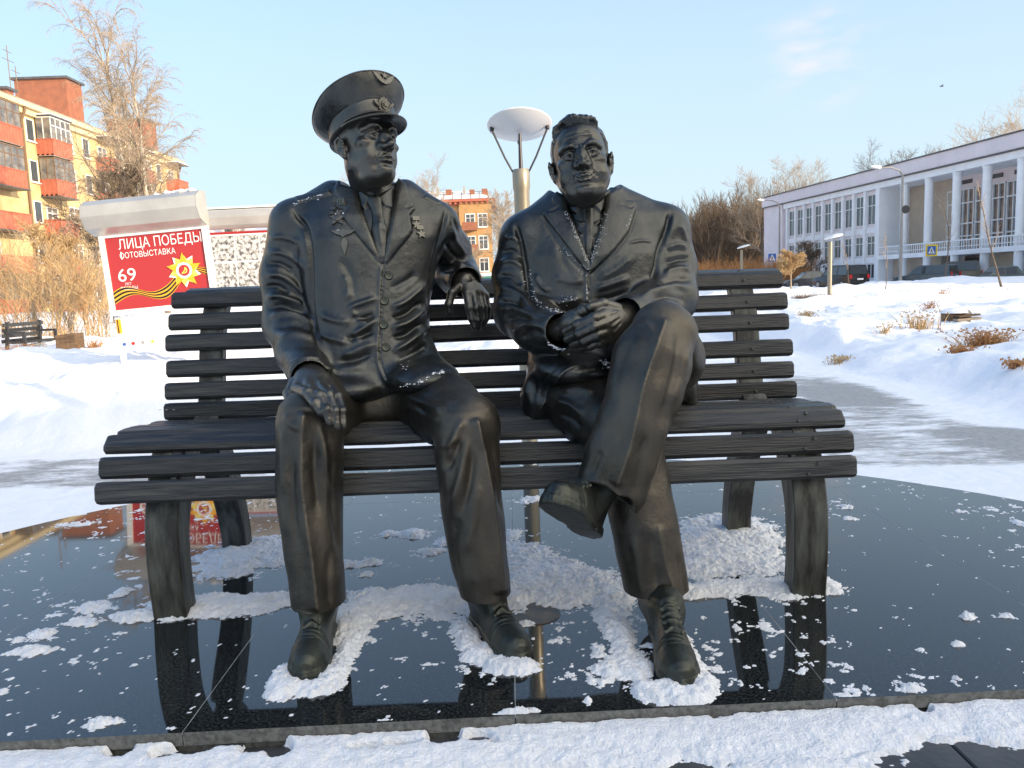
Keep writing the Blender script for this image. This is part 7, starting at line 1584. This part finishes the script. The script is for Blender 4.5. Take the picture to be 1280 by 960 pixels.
car(1188, 64, 150, 4.4, 1.8, 1.75, (.10, .085, .06), 'brown grey van parked just right of the dark wagon', 'wagon')
car(1250, 57, 172, 4.4, 1.75, 1.45, (.10, .14, .13), 'greenish grey sedan at the right edge before the columns', 'sedan')

# ================================================================== SMALL BENCH AND BIN IN THE SNOW, BROKEN BENCH
def at_ground(px, py, Y0=18):
    Y = Y0
    for _ in range(14): c = P(px, py, Y); z_ = float(ground_h(c[0], Y)); Y = float(np.clip(Y*(CH-z_)/max(CH-c[2], .05), 6, 40))
    return float(P(px, py, Y)[0]), Y, float(ground_h(P(px, py, Y)[0], Y))
x, y, z_ = at_ground(32, 440); M['old_wood'] = mat('old_brown_wood', (.16, .10, .055), .8, col2=(.08, .05, .03), scale=3, stretch=(1, 6, 6)); 
bn_ = empty('park_bench', (x, y, z_)); tag(bn_, 'small far bench seen end on in the snow at the left edge', 'bench')
for i in range(4): MB().box(x-.15+.02*i, x-.11+.02*i, y-.6, y+.9, z_+.18+.12*i, z_+.26+.12*i).build('back_slat', M['slat'], bn_)
for i in range(3): MB().box(x+.0+.10*i, x+.08+.10*i, y-.6, y+.9, z_+.16, z_+.20).build('seat_slat', M['slat'], bn_)
for yy in (y-.5, y+.75):
    mb = MB(); mb.obox((x-.17, yy, z_-.2), (.06, 0, 0), (0, .06, 0), (.08, 0, .85)); mb.obox((x+.26, yy, z_-.2), (.06, 0, 0), (0, .06, 0), (0, 0, .58)); mb.obox((x-.15, yy+.001, z_+.38), (.46, 0, 0), (0, .058, 0), (0, 0, .05)); mb.build('side_frame', M['lamp_dark'], bn_)
x, y, z_ = at_ground(89, 438); bn_ = empty('wooden_bin', (x, y, z_)); tag(bn_, 'low brown wooden litter bin right of the small far bench', 'litter bin')
for i in range(4): MB().box(x-.22+.11*i, x-.115+.11*i, y-.2, y-.17, z_-.1, z_+.36+.012*i).build('board', M['old_wood'], bn_)
for i in range(3): MB().box(x-.22, x-.19, y-.168+.12*i, y-.055+.12*i, z_-.1, z_+.36).build('board', M['old_wood'], bn_); MB().box(x+.19, x+.22, y-.168+.12*i, y-.055+.12*i, z_-.1, z_+.39).build('board', M['old_wood'], bn_)
MB().box(x-.19, x+.19, y-.168, y+.18, z_-.1, z_+.30).build('snow_fill', M['snow'], bn_)
x, y, z_ = at_ground(1193, 402); bb_ = empty('broken_bench', (x, y, z_)); tag(bb_, 'half buried broken bench of brown block, plank and concrete end beyond the bank', 'bench')
MB().box(x-.22, x+.10, y-.2, y+.2, z_-.1, z_+.20).build('wooden_block', M['old_wood'], bb_, bevel=.01)
mb = MB(); mb.obox((x-.14, y-.40, z_+.02), (.55, .05, .02), (-.02, .18, 0), (0, 0, .05)); mb.build('plank', M['twig'], bb_)
mb = MB(); mb.obox((x-.10, y-.38, z_+.10), (.50, .05, .03), (-.02, .16, 0), (0, 0, .04)); mb.build('plank', M['old_wood'], bb_)
mb = MB(); mb.prism([(0, -.1), (.16, -.1), (.20, .18), (.12, .26), (.02, .20)], (x+.12, y-.15, z_), (1, 0, 0), (0, 0, 1), (0, .3, 0)); mb.build('concrete_end', M['concrete'], bb_, bevel=.01)
mb = MB(); mb.lathe((x-.02, y, z_+.19), [(.30, 0), (.28, .05), (.16, .10), (.03, .12)], 16); mb.build('snow_cap', M['snow'], bb_, True)
# a bird in the air, top right
c = P(1177, 108, 60); b_ = empty('flying_bird', tuple(c)); tag(b_, 'tiny dark bird flying high above the hall', 'bird')
mb = MB(); mb.tube([Vector(c)+Vector(q_) for q_ in ((-.14, 0, 0), (-.06, 0, .01), (.05, 0, .01), (.12, 0, .02), (.16, 0, .01))], [.008, .035, .04, .025, .004], 8); mb.build('body', M['rubber'], b_, True)
for s_ in (-1, 1): mb = MB(); mb.add([Vector(c)+Vector(q_) for q_ in ((-.05, 0, .03), (.05, 0, .03), (.03, s_*.20, .10), (-.02, s_*.34, .06), (-.05, s_*.18, .08))], [(0, 1, 2, 4), (4, 2, 3)]); mb.build('wing', M['rubber'], b_)
print('props', time.time() - T0)
